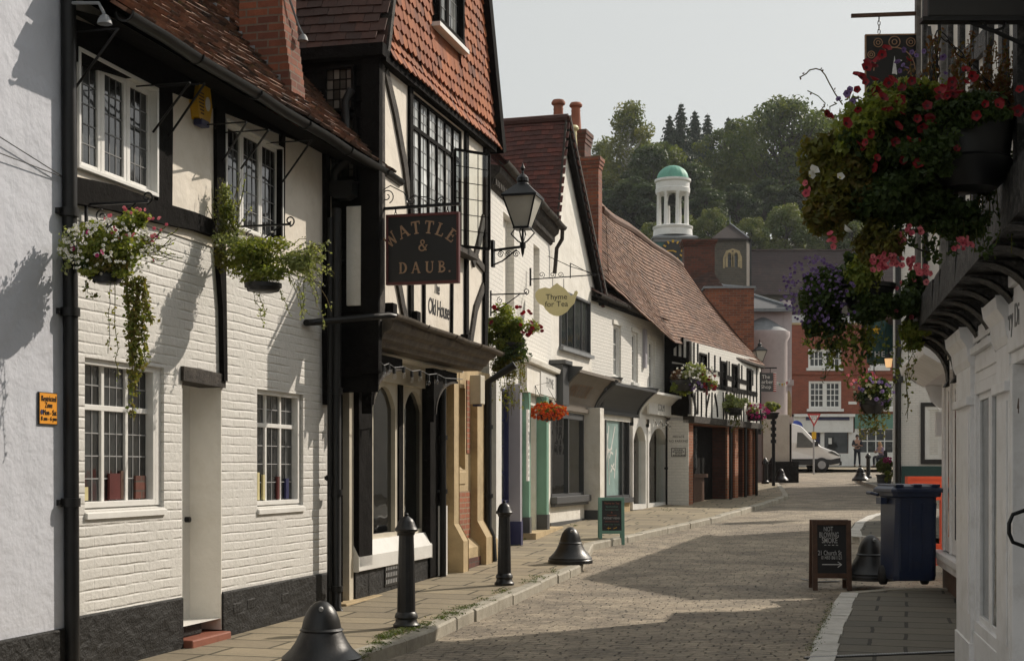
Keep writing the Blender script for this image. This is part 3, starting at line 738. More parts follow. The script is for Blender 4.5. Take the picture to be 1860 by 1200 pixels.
# chimney stack rising through the roof
CH = Frame(L.world(0, 0, 0)[:2], L.world(1, 0, 0)[:2], 'L')
def roofhit(px, py):                # point on the cottage roof plane under a photo pixel
    lo, hi = -3.6, .5
    for _ in range(50):
        m_ = (lo + hi) / 2; u, z = L.uz(px, py, m_)
        if z > ZE + .05 + (.5 - m_) * math.tan(math.radians(48)): hi = m_
        else: lo = m_
    return L.uz(px, py, lo)[0], lo
cu, cd = roofhit(518, 168)
mb = MB(); dpt = .44
mb.box(cu - .06, cu + .26, cd - dpt, cd, 4.9, 9.4)
zr = ZE + .05 + (.5 - cd) * math.tan(math.radians(48))
for i in range(9):
    mb.box(cu - .06 - .001 * i, cu + .26 + .001 * i, cd, cd + .09 - i * .01, zr - .3, zr + .1 + i * .075)
ck = L.build(mb, 'chimney', M['brick'], c)
mb = MB()
for i in range(6):                  # stepped lead flashing up the near side
    a = cd - .02 - i * .13; zz = ZE + .05 + (.5 - a) * math.tan(math.radians(48)); mb.box(cu - .072, cu - .06, a - .15, a, zz - .06, zz + .13)
mb.box(cu - .09, cu + .28, cd + .08, cd + .14, zr - .17, zr - .07)
L.build(mb, 'flashing', M['leadroof'], ck)
# floodlights
def floodlight(pt, label, base):
    o = empty('floodlight', L.world(*pt), L.rz, label, 'floodlight')
    mb = MB(); mb.smooth = True; mb.lathe([(.0, .015), (.025, .015), (.045, -.015), (.052, -.045), (.048, -.046), (.02, -.02)], (0, 0, 0), 12)
    mb.build('lamp_head', M['leadroof'], o, smooth=True)
    mb = MB(); mb.tube([(0, 0, .02), (-.01, .04, .10), base], .012, 6); mb.build('arm', M['leadroof'], o); return o
u, z = L.uz(550, 66, cd + .1); floodlight((u, cd + .1, z), 'small grey floodlight fixed to the chimney beside the dark tiled roof', (-.2, .07, .35))
u, z = L.uz(190, 32, .42); floodlight((u, .42, z), 'small grey floodlight under the mossy eaves above the three-light window', (0, .25, .12))
# burglar alarm
u, z = L.uz(359, 190, .02)
o = empty('alarm_box', L.world(u, .012, z), L.rz, 'yellow burglar alarm box under the cottage eaves', 'alarm box')
mb = MB(); mb.prism([(-.09, .14), (.09, .14), (.125, .0), (.085, -.13), (-.085, -.13), (-.125, .0)], 1, -.075, 0); ob = mb.build('case', M['yellow'], o, bevel=.015)
mb = MB()
for i in range(7): mb.box(-.11 + .012 * (i > 3) * (i - 3), -.02, -.079, -.073, .07 - i * .028, .082 - i * .028)
mb.build('louvre', M['brownwood'], ob)
mb = MB(); mb.box(-.075, .075, -.085, -.005, -.19, -.135); mb.build('strobe', M['navy'], o, bevel=.01)
mb = MB(); mb.prism([(.05 + .045 * math.cos(a), .01 + .06 * math.sin(a)) for a in ff(0, 2 * PI, 14)[:-1]], 1, -.08, -.076); mb.build('badge', M['white'], ob)
# restricted zone sign
ra = L.rect(70, 103, 711, 770, .06)
o = empty('parking_sign', L.world((ra[0] + ra[1]) / 2, .052, (ra[2] + ra[3]) / 2), L.rz, 'orange restricted zone sign with black lettering on pale blue wall', 'sign')
hw, hh = (ra[1] - ra[0]) / 2, (ra[3] - ra[2]) / 2
mb = MB(); mb.box(-hw, hw, -.012, 0, -hh, hh); mb.build('border', M['black'], o)
mb = MB(); mb.box(-hw + .006, hw - .006, -.0145, -.008, -hh + .006, hh - .006); pl = mb.build('plate', M['orange'], o)
for s_, x, z, tw_ in (('Restricted', .02, .62, 1.6), ('Zone', .0, .22, .8), ('Mon - Sat', .14, -.24, 1.45), ('8 am - 6 pm', .02, -.66, 1.7)):
    text_free(o, s_, (x * hw, -.016, z * hh), 1.0, M['black'], box=(tw_ * hw, .34 * hh))
mb = MB(); mb.prism([(-hw * .76 + .13 * hw * math.cos(a), -hh * .24 + .16 * hh * math.sin(a)) for a in ff(0, 2 * PI, 16)[:-1]], 1, -.0175, -.014); mb.build('symbol', M['navy'], o)
# two cables anchored to the blue wall
o = empty('wire', L.world(L.U(99), .06, 0), L.rz, 'pair of thin dark cables tied to an eyelet on the blue wall', 'cable')
mb = MB(); zt = L.Z(99, 324)
mb.tube([(0, -.02, zt), (-2.2, -.03, L.Z(0, 290) + .33), ], .004, 5); mb.tube([(-.02, -.02, zt), (-1.0, -.03, L.Z(0, 303) + .06), (-2.2, -.03, L.Z(0, 303) + .2)], .004, 5)
mb.build('cable', M['rope'], o)
mb = MB(); mb.tube([(.012 * math.cos(a), -.03, zt + .016 * math.sin(a)) for a in ff(0, 2 * PI, 10)], .004, 5); mb.build('eyelet', M['iron'], o)

# ================================================================== black-and-white jettied shop house
k = L.root('timbered_shop', 'jettied black and white house with orange hung tiles and an arched shopfront', 'shop house')
DJ = .52; UA = L.U(688, DJ); UB = L.U(884, DJ); ZJ = 3.20; ZT = 6.04
WB = L.rect(748, 839, 166, 412, DJ)
mb = MB(); wall(mb, UA, UB, ZJ, ZT + .1, [(*WB, .1)], d=DJ)
L.build(mb, 'upper_wall', M['cream'], k)
# side wall facing down the street (dark weatherboard) and body
mb = MB()
US = UC1 + .02
for i in range(22):
    z = 2.4 + i * .17; mb.prism([(UA + .0, z), (UA - .025, z), (UA - .004, z + .17), (UA, z + .17)], 1, -4, DJ)
mb.quad((UA, -6, -.3), (UA, -6, 6.0), (UA, DJ, 6.0), (UA, DJ, ZJ)); mb.quad((UB, -6, ZJ), (UB, -6, 7.2), (UB, DJ, 7.2), (UB, DJ, ZJ)); mb.quad((UA, -6, -.3), (UB, -6, -.3), (UB, -6, 8), (UA, -6, 8))
mb.quad((UA, -.5, ZJ), (UB, -.5, ZJ), (UB, DJ, ZJ), (UA, DJ, ZJ))
L.build(mb, 'side_wall', M['timber'], k)
# dark leaded windows in the side wall
class Side:
    """plane perpendicular to a front: U = depth D of the parent frame, D = towards the camera"""
    def __init__(s, F, u): s.F = F; s.u0 = u
    def uz(s, px, py, d=0.0):
        F = s.F; dx = (px - CX) / FPX; uu = s.u0 - d
        kk = (F.p0 + F.u * uu).dot(F.u) / (dx * F.u.x + F.u.y); w = Vector((dx * kk, kk)); return (w - F.p0).dot(F.n), EYE + (HY - py) * kk / FPX
    def rect(s, pl, pr, yt, yb, d=0.0):
        a, zt = s.uz(pl, yt, d); b_, zb = s.uz(pr, yb, d); return a, b_, s.uz(pl, yb, d)[1], zt
    def build(s, mb, name, m, parent, **kw):
        q = MB(); q.v = [(s.u0 - y, x, z) for x, y, z in mb.v]; q.f = mb.f; q.r = mb.r; q.smooth = mb.smooth
        return s.F.build(q, name, m, parent, **kw)
    U = lambda s, px, d=0.0: s.uz(px, HY, d)[0]
    Z = lambda s, px, py, d=0.0: s.uz(px, py, d)[1]
S1 = Side(L, UA - .03)
for (a, b2, t_, bb, cc, rr_) in ((590, 646, 124, 206, 4, 4), (596, 650, 214, 262, 4, 2), (594, 650, 276, 330, 4, 3)):
    window(S1, k, S1.rect(a, b2, t_, bb), .035, 1, cc, rr_, fw=.03, sash=0, lw=.012, fm='timber', lm='timber', gm='paneold', proud=.03)
mb = MB(); r_ = S1.rect(631, 661, 376, 556); mb.box(r_[0], r_[1], 0, .04, r_[2], r_[3]); S1.build(mb, 'plaster_panel', M['plaster'], k, bevel=.01)
beam(S1, k, [(S1.U(674), 2.6), (S1.U(676), 6.05)], .2, -.05, .05)
# lower side return: black boards
mb = MB(); mb.quad((UA + .3, -3, -.3), (UA + .3, -3, 3.2), (UA + .3, .0, 3.2), (UA + .3, .0, -.3)); L.build(mb, 'entrance_wall', M['timber'], k)
# roof slope facing the camera
sp0 = math.radians(66)
mb = MB(); rr0 = random.Random(5)
def SR(u, v): return (UA - .10 + v * math.cos(sp0), -4.5 + u, 6.02 + v * math.sin(sp0) + .02 * math.sin(u * 1.7 + 1) )
tiles_on(mb, SR, 4.5 + DJ + .08, 4.2, .17, .115, rnd=rr0)
o4 = lambda p: (p[0] + .07, p[1], p[2] - .03); mb.quad(o4(SR(0, 0)), o4(SR(5.1, 0)), o4(SR(5.1, 4.2)), o4(SR(0, 4.2)), .1)
L.build(mb, 'roof', M['roofdark'], k)
mb = MB(); mb.box(UA - .16, UA - .04, -4.5, DJ + .1, 5.9, 6.03); L.build(mb, 'eaves_board', M['timber'], k)
mb = MB(); uR = UB + .15
def SR2(u, v): return (uR - v * math.cos(sp0), -4.5 + u, 6.02 + v * math.sin(sp0))
mb.quad(SR2(0, 0), SR2(5.1, 0), SR2(5.1, 4.2), SR2(0, 4.2)); tiles_on(mb, SR2, 5.1, 4.2, .17, .115, rnd=rr0)
L.build(mb, 'roof', M['roofdark'], k)
# hung-tile gable
DG = DJ + .07; G0, G1 = L.U(704, DG), L.U(903, DG)
WA = L.rect(790, 836, -60, 40, DG)
def gl(z): return G0 + (z - 6.02) / math.tan(math.radians(73))
def gr(z): return G1 - (z - 6.02) / math.tan(math.radians(68))
mb = MB(); zs = ff(5.98, 9.9, 14)
for a, e in zip(zs, zs[1:]):
    mb.quad((gl(a), DG - .03, a), (gr(a), DG - .03, a), (gr(e), DG - .03, e), (gl(e), DG - .03, e), .3)
def SG(u, v): return (G0 + u, DG - .02 + max(0, .10 - v) * .35 + .012 * math.sin(u * 2 + v), 5.99 + v)
def keepg(u, v):
    x, z = G0 + u, 5.99 + v
    if WA[0] - .07 < x < WA[1] + .07 and z > WA[2] - .08: return False
    return gl(z) < x < gr(z)
tiles_on(mb, SG, G1 - G0, 3.6, .155, .135, keepg, pointed=True, rnd=random.Random(8), th=.016, lift=.03)
L.build(mb, 'hung_tiles', M['hung'], k)
wa = window(L, k, (WA[0], WA[1], WA[2], WA[2] + .95), DG + .01, 2, 3, 4, fw=.06, mw=.05, fm='timber', lm='lead', gm='panelight', proud=.05, sash=.03)
mb = MB(); mb.box(WA[0] - .08, WA[1] + .1, DG - .02, DG + .09, WA[2] - .07, WA[2] - .02); L.build(mb, 'sill', M['white'], wa)
mb = MB(); mb.strip([(gr(5.9) + .04, 5.9), (gr(9.9) + .04, 9.9)], .16, DG - .1, DG + .09); L.build(mb, 'bargeboard', M['timber'], k)
mb = MB(); mb.strip([(gl(5.98) - .02, 5.98), (gl(9.9) - .02, 9.9)], .07, DG - .1, DG + .03); L.build(mb, 'verge', M['oldtimber'], k)
mb = MB(); mb.box(UA - .05, UB + .15, DJ, DJ + .10, 5.86, 5.99); L.build(mb, 'jetty_beam', M['timber'], k)
# timbers of the jettied front
def T(pts, w, m='oldtimber', out=.03): beam_px(L, k, pts, w, DJ, out, m)
T([(690, 112), (691, 350), (690, 584)], [.15, .14, .16]); T([(698, 128), (716, 205), (733, 300), (742, 372)], [.12, .13, .13, .12])
T([(743, 140), (744, 590)], .11, 'timber', .035); T([(845, 225), (845, 620)], .12, 'timber', .035)
T([(881, 255), (880, 420), (878, 655)], [.2, .16, .14], 'timber', .04); T([(877, 395), (868, 440), (857, 480)], [.13, .13, .11])
T([(876, 520), (862, 560), (850, 640)], [.12, .14, .13]); T([(720, 505), (730, 560), (738, 592)], .12); T([(768, 505), (768, 605)], .05, 'timber'); T([(819, 510), (818, 632)], .05, 'timber')
T([(848, 455), (862, 470), (878, 490)], .09)
for px, py in ((702, 568), (746, 582), (839, 622)):
    u, z = L.uz(px, py, DJ); mb = MB(); mb.box(u - .07, u + .07, DJ, DJ + .10, z - .1, z + .1); L.build(mb, 'jetty_block', M['timber'], k, bevel=.01)
# big window with six upper lights and an open casement
wb = window(L, k, WB, DJ, 6, 2, 5, trans=L.Z(748, 227, DJ), rowsplit=[6, 3], fw=.04, mw=.05, fm='timber', lm='lead', gm='panesky', lw=.008, proud=-.008, sash=0, tilt=.03)
mb = MB(); mb.box(WB[0] - .05, WB[1] + .22, DJ, DJ + .16, WB[2] - .07, WB[2] - .01); L.build(mb, 'sill', M['oldtimber'], wb)
cs = MB(); cu1 = WB[1] - .42; cz0, cz1 = WB[2] + .03, L.Z(838, 281, DJ + .02)
ca = Vector((WB[1] - .40, DJ + .03, 0)); cd_ = Vector((.62, .50, 0)).normalized(); cw = .52
def cpt(t, z): q = ca + cd_ * (t * cw); return (q.x, q.y, z)
for t0 in (0, 1): cs.bar(cpt(t0, cz0), cpt(t0, cz1), .03, .03, (1, 0, 0))
for z in (cz0, cz1): cs.bar(cpt(0, z), cpt(1, z), .03, .03)
for i in range(1, 3): cs.bar(cpt(i / 3, cz0), cpt(i / 3, cz1), .009, .009, (1, 0, 0))
for j in range(1, 6): z = cz0 + (cz1 - cz0) * j / 6; cs.bar(cpt(0, z), cpt(1, z), .009, .009)
oc = L.build(cs, 'open_casement', M['timber'], wb)
mb = MB(); mb.quad(cpt(0, cz0), cpt(1, cz0), cpt(1, cz1), cpt(0, cz1)); L.build(mb, 'pane', M['glass'], oc)
# painted name on the plaster, in thick and thin pen strokes
for s_, px, py, sz in (('The', 793, 524, .20), ('Old House', 797, 562, .27)):
    u, z = L.uz(px, py, DJ); text_on(L, k, s_, u, DJ + .003, z, sz, M['black'], sx=.78, bold=.003, spacing=.9, shear=.12)
# jetty cornice and gutter
pr = [(DJ - .3, 2.90), (DJ - .05, 2.90), (DJ - .03, 2.95), (DJ + .03, 2.97), (DJ + .05, 3.03), (DJ + .12, 3.06), (DJ + .15, 3.12), (DJ + .15, 3.17), (DJ - .3, 3.20)]
mb = MB(); mb.prism(pr, 0, UA + .03, UB - .05); L.build(mb, 'cornice', M['cornicewood'], k); mb = MB(); mb.box(UA + .05, UB - .05, -.1, DJ - .31, 2.88, 2.92); L.build(mb, 'soffit', M['plaster'], k)
gutter(L, k, (UA - .1, DJ + .19, 3.21), (UB + .0, DJ + .19, 3.15), .05, 'cornicewood')
pipe(L, k, [(L.U(548), .05, 3.06), (L.U(560), .05, 3.08), (UA - .12, DJ + .15, 3.19), (UA + .1, DJ + .19, 3.19)], .035, name='waste_pipe')
# downpipes on the side: hopper, two pipes to the ground
hx, hz_ = S1.uz(623, 345, .12)
mb = MB(); mb.prism([(hx - .14, hz_ + .08), (hx + .14, hz_ + .08), (hx + .13, hz_ - .06), (hx + .06, hz_ - .1), (hx - .06, hz_ - .1), (hx - .13, hz_ - .06)], 1, .03, .22); S1.build(mb, 'hopper', M['pipe'], k)
ux = UC1 + .05
def lp(px, d): return L.U(px, d)
pipe(L, k, [(lp(611, .15), .15, 4.3), (lp(611, .15), .15, .16), (lp(611, .15) - .01, .22, .04), (lp(611, .15) - .05, .32, -.0)], .052, collars=[(lp(611, .15), .15, z) for z in (.35, 1.35, 2.4)])
pipe(L, k, [(lp(600, .1), .1, 4.2), (lp(599, .1), .1, .15)], .03, collars=[(lp(599, .1), .1, 1.5)])
pipe(S1, k, [(S1.U(646), .12, S1.Z(646, 168)), (S1.U(636), .14, S1.Z(640, 190)), (S1.U(638), .14, S1.Z(640, 260)), (S1.U(652), .16, S1.Z(652, 278)), (S1.U(640), .18, S1.Z(640, 300)), (S1.U(618), .16, S1.Z(618, 318)), (S1.U(616), .14, S1.Z(616, 340))], .045, name='waste_pipe')
# ground floor: entrance recess, posts, brackets, windows
Y0 = L.U(604); PU0, PU1 = L.U(643), L.U(668); S0, S9 = L.U(672), L.U(776)
zs0 = L.Z(690, 972)
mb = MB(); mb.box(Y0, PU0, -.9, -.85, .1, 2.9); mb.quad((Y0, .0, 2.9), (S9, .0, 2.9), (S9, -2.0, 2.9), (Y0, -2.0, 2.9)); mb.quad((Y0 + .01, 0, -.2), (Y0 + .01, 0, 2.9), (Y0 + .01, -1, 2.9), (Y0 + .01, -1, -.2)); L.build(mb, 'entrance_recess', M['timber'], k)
mb = MB(); mb.box(Y0 + .15, PU0 - .1, -.84, -.80, .2, 2.3); dd = L.build(mb, 'door', M['signblack'], k); mb = MB(); mb.box(Y0 + .25, PU0 - .2, -.80, -.795, 1.0, 2.15); L.build(mb, 'pane', M['pane'], dd)
mb = MB(); mb.box(PU0 - .14, PU0 - .01, -.12, .0, .12, 2.72); L.build(mb, 'door_post', M['warmwhite'], k)
mb = MB(); mb.box(Y0 + .1, L.U(678), -.3, .12, -.1, .155); L.build(mb, 'doorstep', M['stone'], k, bevel=.01)
mb = MB(); mb.box(PU0, PU1, -.25, .06, .5, 3.0); L.build(mb, 'corner_post', M['timber'], k, bevel=.01)
mb = MB(); wall(mb, PU1 - .05, S9, -.2, .46, d=.02); mb.quad((PU0, .02, -.2), (PU0, -.5, -.2), (PU0, -.5, .46), (PU0, .02, .46)); mb.quad((PU0, .02, -.2), (PU1, .02, -.2), (PU1, .02, .46), (PU0, .02, .46)); L.build(mb, 'plinth', M['plinth'], k)
mb = MB(); mb.prism([(-.2, .46), (.06, .46), (.06, .62), (-.02, .78), (-.2, .78)], 0, PU0 - .02, S9 + .02); L.build(mb, 'stall_riser', M['white'], k, bevel=.006)
mb = MB(); gu, gz = L.uz(712, 1042, .02); mb.box(gu - .28, gu + .28, .02, .032, gz - .13, gz + .13); vt = L.build(mb, 'vent_grille', M['iron'], k)
mb = MB()
for i in range(9):
    for j in range(3): mb.box(gu - .25 + i * .058, gu - .22 + i * .058, .032, .037, gz - .1 + j * .08, gz - .05 + j * .08)
L.build(mb, 'grille_bars', M['alu'], vt)
mb = MB()
mb.quad((PU1 - .1, -.12, .78), (S9 + .05, -.12, .78), (S9 + .05, -.12, 2.95), (PU1 - .1, -.12, 2.95)); L.build(mb, 'shop_window', M['glass'], k)
mb = MB(); mb.quad((PU1 - .2, -2.4, 0), (S9 + .2, -2.4, 0), (S9 + .2, -2.4, 3), (PU1 - .2, -2.4, 3)); mb.quad((S9 + .2, -.1, 0), (S9 + .2, -2.4, 0), (S9 + .2, -2.4, 3), (S9 + .2, -.1, 3)); mb.quad((PU1 - .2, -.1, .6), (S9 + .2, -.1, .6), (S9 + .2, -2.4, .6), (PU1 - .2, -2.4, .6))
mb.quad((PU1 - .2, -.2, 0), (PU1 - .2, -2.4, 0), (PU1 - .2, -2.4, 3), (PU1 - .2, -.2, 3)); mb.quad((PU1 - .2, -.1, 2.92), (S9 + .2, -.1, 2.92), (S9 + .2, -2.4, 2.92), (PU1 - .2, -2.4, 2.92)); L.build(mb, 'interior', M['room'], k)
for (t, w_, z0, z1, mm, dd_) in ((.18, .12, .8, 1.5, 'teal', -.7), (.22, .5, 1.02, 1.05, 'teapot', -.6), (.62, .5, .8, 1.1, 'lav', -.9), (.65, .6, 1.5, 1.56, 'lav', -1.6), (.65, .6, 1.95, 2.0, 'lav', -1.6), (.3, .3, 1.6, 2.2, 'navy', -1.8), (.85, .3, .9, 1.25, 'white', -1.2)):
    u = PU1 + (S9 - PU1) * t; mb = MB(); mb.box(u - w_ / 2, u + w_ / 2, dd_ - .2, dd_, z0, z1); L.build(mb, 'shop_goods', M[mm], k)
def arched(u0, u1, z0, z1, fw, fh, d0, d1, m, name='window_frame'):
    """frame with a four-centred head; fw side width, fh rise"""
    n = 12; um = (u0 + u1) / 2
    def head(u):
        x = (u - u0 - fw) / (u1 - u0 - 2 * fw); x = max(0, min(1, x)); return z1 - .05 - fh * (abs(2 * x - 1) ** 2.2)
    mb = MB(); mb.box(u0, u0 + fw, d0, d1, z0, z1); mb.box(u1 - fw, u1, d0, d1, z0, z1); mb.box(u0 + fw, u1 - fw, d0, d1, z0, z0 + .05)
    us = ff(u0 + fw, u1 - fw, n)
    for a, e in zip(us, us[1:]):
        mb.add([(a, d0, head(a)), (e, d0, head(e)), (e, d0, z1), (a, d0, z1), (a, d1, head(a)), (e, d1, head(e)), (e, d1, z1), (a, d1, z1)], [(0, 1, 2, 3), (7, 6, 5, 4), (0, 4, 5, 1), (3, 2, 6, 7)], .5)
    L.build(mb, name, M[m], k); 
arched(L.U(672, -.08), L.U(722, -.07), .78, 2.62, .085, .25, -.125, -.07, 'warmwhite'); arched(L.U(730, -.07), L.U(773, -.07), .78, 2.62, .085, .25, -.125, -.07, 'warmwhite')
mb = MB(); mb.box(L.U(722, -.07) + .003, L.U(730, -.07) - .003, -.13, -.05, .62, 2.75); L.build(mb, 'mullion_post', M['timber'], k)
mb = MB(); mb.box(PU1 - .1, S9 + .3, -.12, -.01, 2.62, 2.95); L.build(mb, 'shop_head', M['warmwhite'], k)
mb = MB(); mb.box(L.U(775), L.U(792), -.065, .05, .2, 3.0); L.build(mb, 'corner_post', M['timber'], k, bevel=.01)
mb = MB(); mb.box(L.U(789), L.U(797), -.15, .12, .2, L.Z(790, 918)); L.build(mb, 'post_block', M['white'], k)
def bracket(u0, u1, zlow, ztop):
    n = 10; mb = MB(); pts = []
    for i in range(n + 1):
        a = PI / 2 * i / n; pts.append((u0 + (u1 - u0) * (1 - math.cos(a)), zlow + (ztop - zlow) * math.sin(a)))
    poly = [(u0 - .05, zlow - .1)] + pts + [(u1, ztop + .12), (u0 - .05, ztop + .12)]
    mb.prism(poly, 1, .25, .36); L.build(mb, 'arched_bracket', M['timber'], k)
    mb = MB(); mb.strip(pts, .03, .24, .375); L.build(mb, 'bracket_edge', M['oldtimber'], k)
bracket(L.U(668, .3), L.U(722, .3), L.Z(672, 735, .3), 2.72); bracket(L.U(782, .3), L.U(822, .3), L.Z(785, 752, .3), 2.70)
# stone and brick bay at the far end
V0, V1 = L.U(803), L.U(890)
wn = [L.rect(829, 845, 702, 852), L.rect(868, 879, 712, 862)]
zb = L.Z(830, 895); 
mb = MB(); wall(mb, V0 + .02, V1, .15, 3.0, [(*q, .22) for q in wn], d=.0); mb.quad((V0 + .02, 0, 0), (V0 + .02, 0, 3), (V0 + .02, -1, 3), (V0 + .02, -1, 0)); L.build(mb, 'stone_wall', M['stone'], k)
for q in wn:
    mb = MB(); mb.box(q[0], q[1], -.2, -.17, q[2], q[3]); L.build(mb, 'pane', M['paneold'], k)
    mb = MB(); mb.prism([(-.2, q[2] + .18), (.015, q[2] - .04), (.015, q[2] - .2), (-.2, q[2] - .2)], 0, q[0], q[1]); L.build(mb, 'sill', M['stone'], k)
mb = MB()
for a, e in ((823, 828), (847, 853)): mb.box(L.U(a), L.U(e), -.05, .012, zb + .55, L.Z(a, 690)); 
mb.box(L.U(822), L.U(853), -.05, .013, .55, zb + .02); mb.box(L.U(872), L.U(880), -.05, .013, .6, zb); L.build(mb, 'brick_panel', M['brickorange'], k)
for a, e in ((812, 822), (855, 867)):
    mb = MB(); mb.prism([(-.1, .1), (.22, .1), (.22, .62), (.09, .85), (.09, 2.9), (-.1, 2.9)], 0, L.U(a), L.U(e)); L.build(mb, 'pier', M['stone'], k, bevel=.01)
mb = MB(); mb.prism([(-.1, .0), (.14, .0), (.14, .5), (.014, .62), (-.1, .62)], 0, L.U(822), L.U(855)); mb.prism([(-.1, .0), (.12, .0), (.12, .55), (.014, .66), (-.1, .66)], 0, L.U(867), V1); L.build(mb, 'plinth', M['stone'], k)
mb = MB(); mb.box(L.U(822), L.U(855), .05, .15, .0, .36); L.build(mb, 'plinth', M['brickdark'], k)
pipe(L, k, [(L.U(804, .1), .1, 2.9), (L.U(804, .1), .1, .15)], .05, collars=[(L.U(804, .1), .1, 1.3), (L.U(804, .1), .1, 2.0)])
pipe(L, k, [(L.U(887, .1), .5, 3.1), (L.U(886, .1), .1, 2.85), (L.U(886, .1), .1, .75), (L.U(886, .1), .16, .6), (L.U(886, .1), .18, .25)], .06, collars=[(L.U(886, .1), .1, 2.2), (L.U(886, .1), .1, 1.2)])
u, z = L.uz(857, 708, .1); o = empty('alarm_box', L.world(u, .1, z), L.rz, 'cream rectangular box fixed between the narrow stone-framed windows', 'box')
mb = MB(); mb.box(-.11, .11, -.16, 0, -.2, .2); mb.build('case', M['warmwhite'], o, bevel=.01); mb = MB(); mb.box(-.06, .06, -.13, -.03, -.23, -.2); mb.build('lens', M['navy'], o)
# string of bulbs under the jetty
o = empty('string_light', L.world(UA, DJ + .1, 2.66), L.rz, 'string of clear glass bulbs hanging under the jetty of the arched shop', 'string lights')
mb = MB(); pts = []
for i, px in enumerate((690, 697, 706, 716, 733, 748, 763, 778, 793, 808, 840)):
    u, z = L.uz(px, 0, DJ + .1); pts.append((u - UA, 0, .04 - .03 * (i % 2)))
mb.tube(pts, .006, 5); mb.build('cable', M['rope'], o)
for p in pts[1:-1]:
    mb = MB(); mb.lathe([(.018, .0), (.02, -.06), (.014, -.065)], (p[0], p[1], p[2]), 8); h = mb.build('lamp_holder', M['rubber'], o)
    mb = MB(); mb.smooth = True; mb.lathe([(.012, -.06), (.02, -.075), (.025, -.095), (.02, -.115), (.0, -.122)], (p[0], p[1], p[2]), 10); mb.build('bulb', M['bulb'], h, smooth=True)
# ================================================================== white brick house with the green door (E)
PE0, PE1 = (-.345, 22.4), (.76, 28.2)
E = Frame(PE0, PE1, 'L')
e = E.root('white_brick_house', 'white painted brick house with a green shopfront and a deep cornice', 'shop house')
ue = E.len
zE = E.Z(1006, 420, .0) - .1
wE1 = E.rect(914, 934, 384, 552); wE2 = E.rect(969, 980, 442, 600)
mb = MB(); wall(mb, -.05, ue, 2.9, zE, [(*wE1, .14), (*wE2, .14)]); shell(mb, -.05, ue, -.3, zE, 0, 5); L_ = E
E.build(mb, 'wall', M['wbrick2'], e)
for q in (wE1, wE2):
    mb = MB(); mb.box(q[0], q[1], -.15, -.13, q[2], q[3]); E.build(mb, 'blind_panel', M['plaster'], e)
mb = MB(); mb.prism([(0, zE - .25), (.04, zE - .22), (.07, zE - .1), (.16, zE - .02), (.18, zE + .08), (0, zE + .12)], 0, -.05, ue); 
mb.smooth = False
for i in range(44):
    u = -.02 + i * ue / 44; mb.box(u, u + .07, .041, .10, zE - .20, zE - .105)
E.build(mb, 'cornice', M['oldtimber'], e)
zg0 = E.Z(887, 302, .26); gutter(E, e, (-.1, .24, zE + .16), (ue + .05, .24, zE + .12), .07, 'oldtimber')
slope_roof(E, e, -.1, ue + .05, .24, zE + .16, math.radians(44), 2.6, 'roofred', .165, .1, .03, 4)
pipe(E, e, [(ue - .02, .24, zE + .08), (ue + .06, .22, zE - .12), (ue + .02, .12, zE - .3), (ue - .05, .09, zE - .8)], .04, 'oldtimber')
# ground floor
zf = E.Z(945, 720); za, zbb = E.Z(970, 705), E.Z(970, 640)
mb = MB(); wall(mb, 0, ue, -.2, 2.95, [(E.U(901), E.U(921), E.Z(901, 915), 2.9, .2), (E.U(963), E.U(973), .4, 2.75, .35)], d=-.004); E.build(mb, 'ground_wall', M['plaster'], e)
mb = MB(); mb.box(E.U(890), E.U(900), -.05, .10, -.1, 3.0); E.build(mb, 'pilaster', M['white'], e)
wq = (E.U(901), E.U(921), E.Z(901, 915), 2.9)
window(E, e, wq, -.02, 1, 2, 4, fw=.05, sash=.02, fm='navy', lm='navy', gm='panelight', lw=.035, proud=.05, tilt=.01)
mb = MB(); mb.box(E.U(896), E.U(946), -.04, .03, -.2, .72); E.build(mb, 'plinth', M['navy'], e, bevel=.01)
def ret(F, root, p0, p1, pe, z0, z1, m, name, base=None):
    """a pier whose near face looks down the street: p0..p1 its shaded side, p1..pe its sunlit front"""
    u = F.U(p0); d1 = Side(F, u).U(p1); u2 = F.U(pe, d1); mb = MB(); mb.box(u, u2, -.05, d1, z0, z1); o_ = F.build(mb, name, M[m], root, bevel=.008)
    if base: mb = MB(); mb.box(u - .01, u2 + .01, -.05, d1 + .015, -.2, z0 + .3); F.build(mb, 'plinth', M[base], o_)
    return u, u2, d1
ret(E, e, 921, 945, 948, .42, 3.0, 'lav', 'pilaster', 'navy')
for a, c2, pe in ((949, 961, 964), (975, 993, 997)): ret(E, e, a, c2, pe, .44, 2.93, 'green', 'door_surround', 'greyfascia')
mb = MB(); mb.box(E.U(963), E.U(974), -.3, -.25, .6, 2.8); gd = E.build(mb, 'door', M['green'], e)
mb = MB(); mb.box(E.U(963) + .1, E.U(974) - .1, -.25, -.24, 1.2, 2.6); E.build(mb, 'pane', M['pane'], gd)
for z in (1.75, 1.25):
    mb = MB(); mb.box(E.U(963), E.U(974), -.24, -.2, z, z + .05); E.build(mb, 'door_rail', M['white'], gd)
mb = MB(); mb.box(E.U(944), ue + .02, -.02, .13, 2.93, 3.42); mb.prism([(0, 3.42), (.22, 3.44), (.24, 3.52), (0, 3.56)], 0, E.U(940), ue + .03); fs = E.build(mb, 'fascia', M['plaster'], e, bevel=.006)
mb = MB(); mb.box(E.U(968), ue - .06, .13, .15, 2.96, 3.38); E.build(mb, 'sign_panel', M['white'], fs)
text_on(E, fs, 'THYME', (E.U(968) + ue) / 2, .152, 3.2, .26, M['lead'], spacing=1.05)
u = E.U(944); o = empty('shop_sign', E.world(u, .13, 2.0), E.rz, 'tall narrow white sign board with dark letters reading downwards beside green door', 'sign')
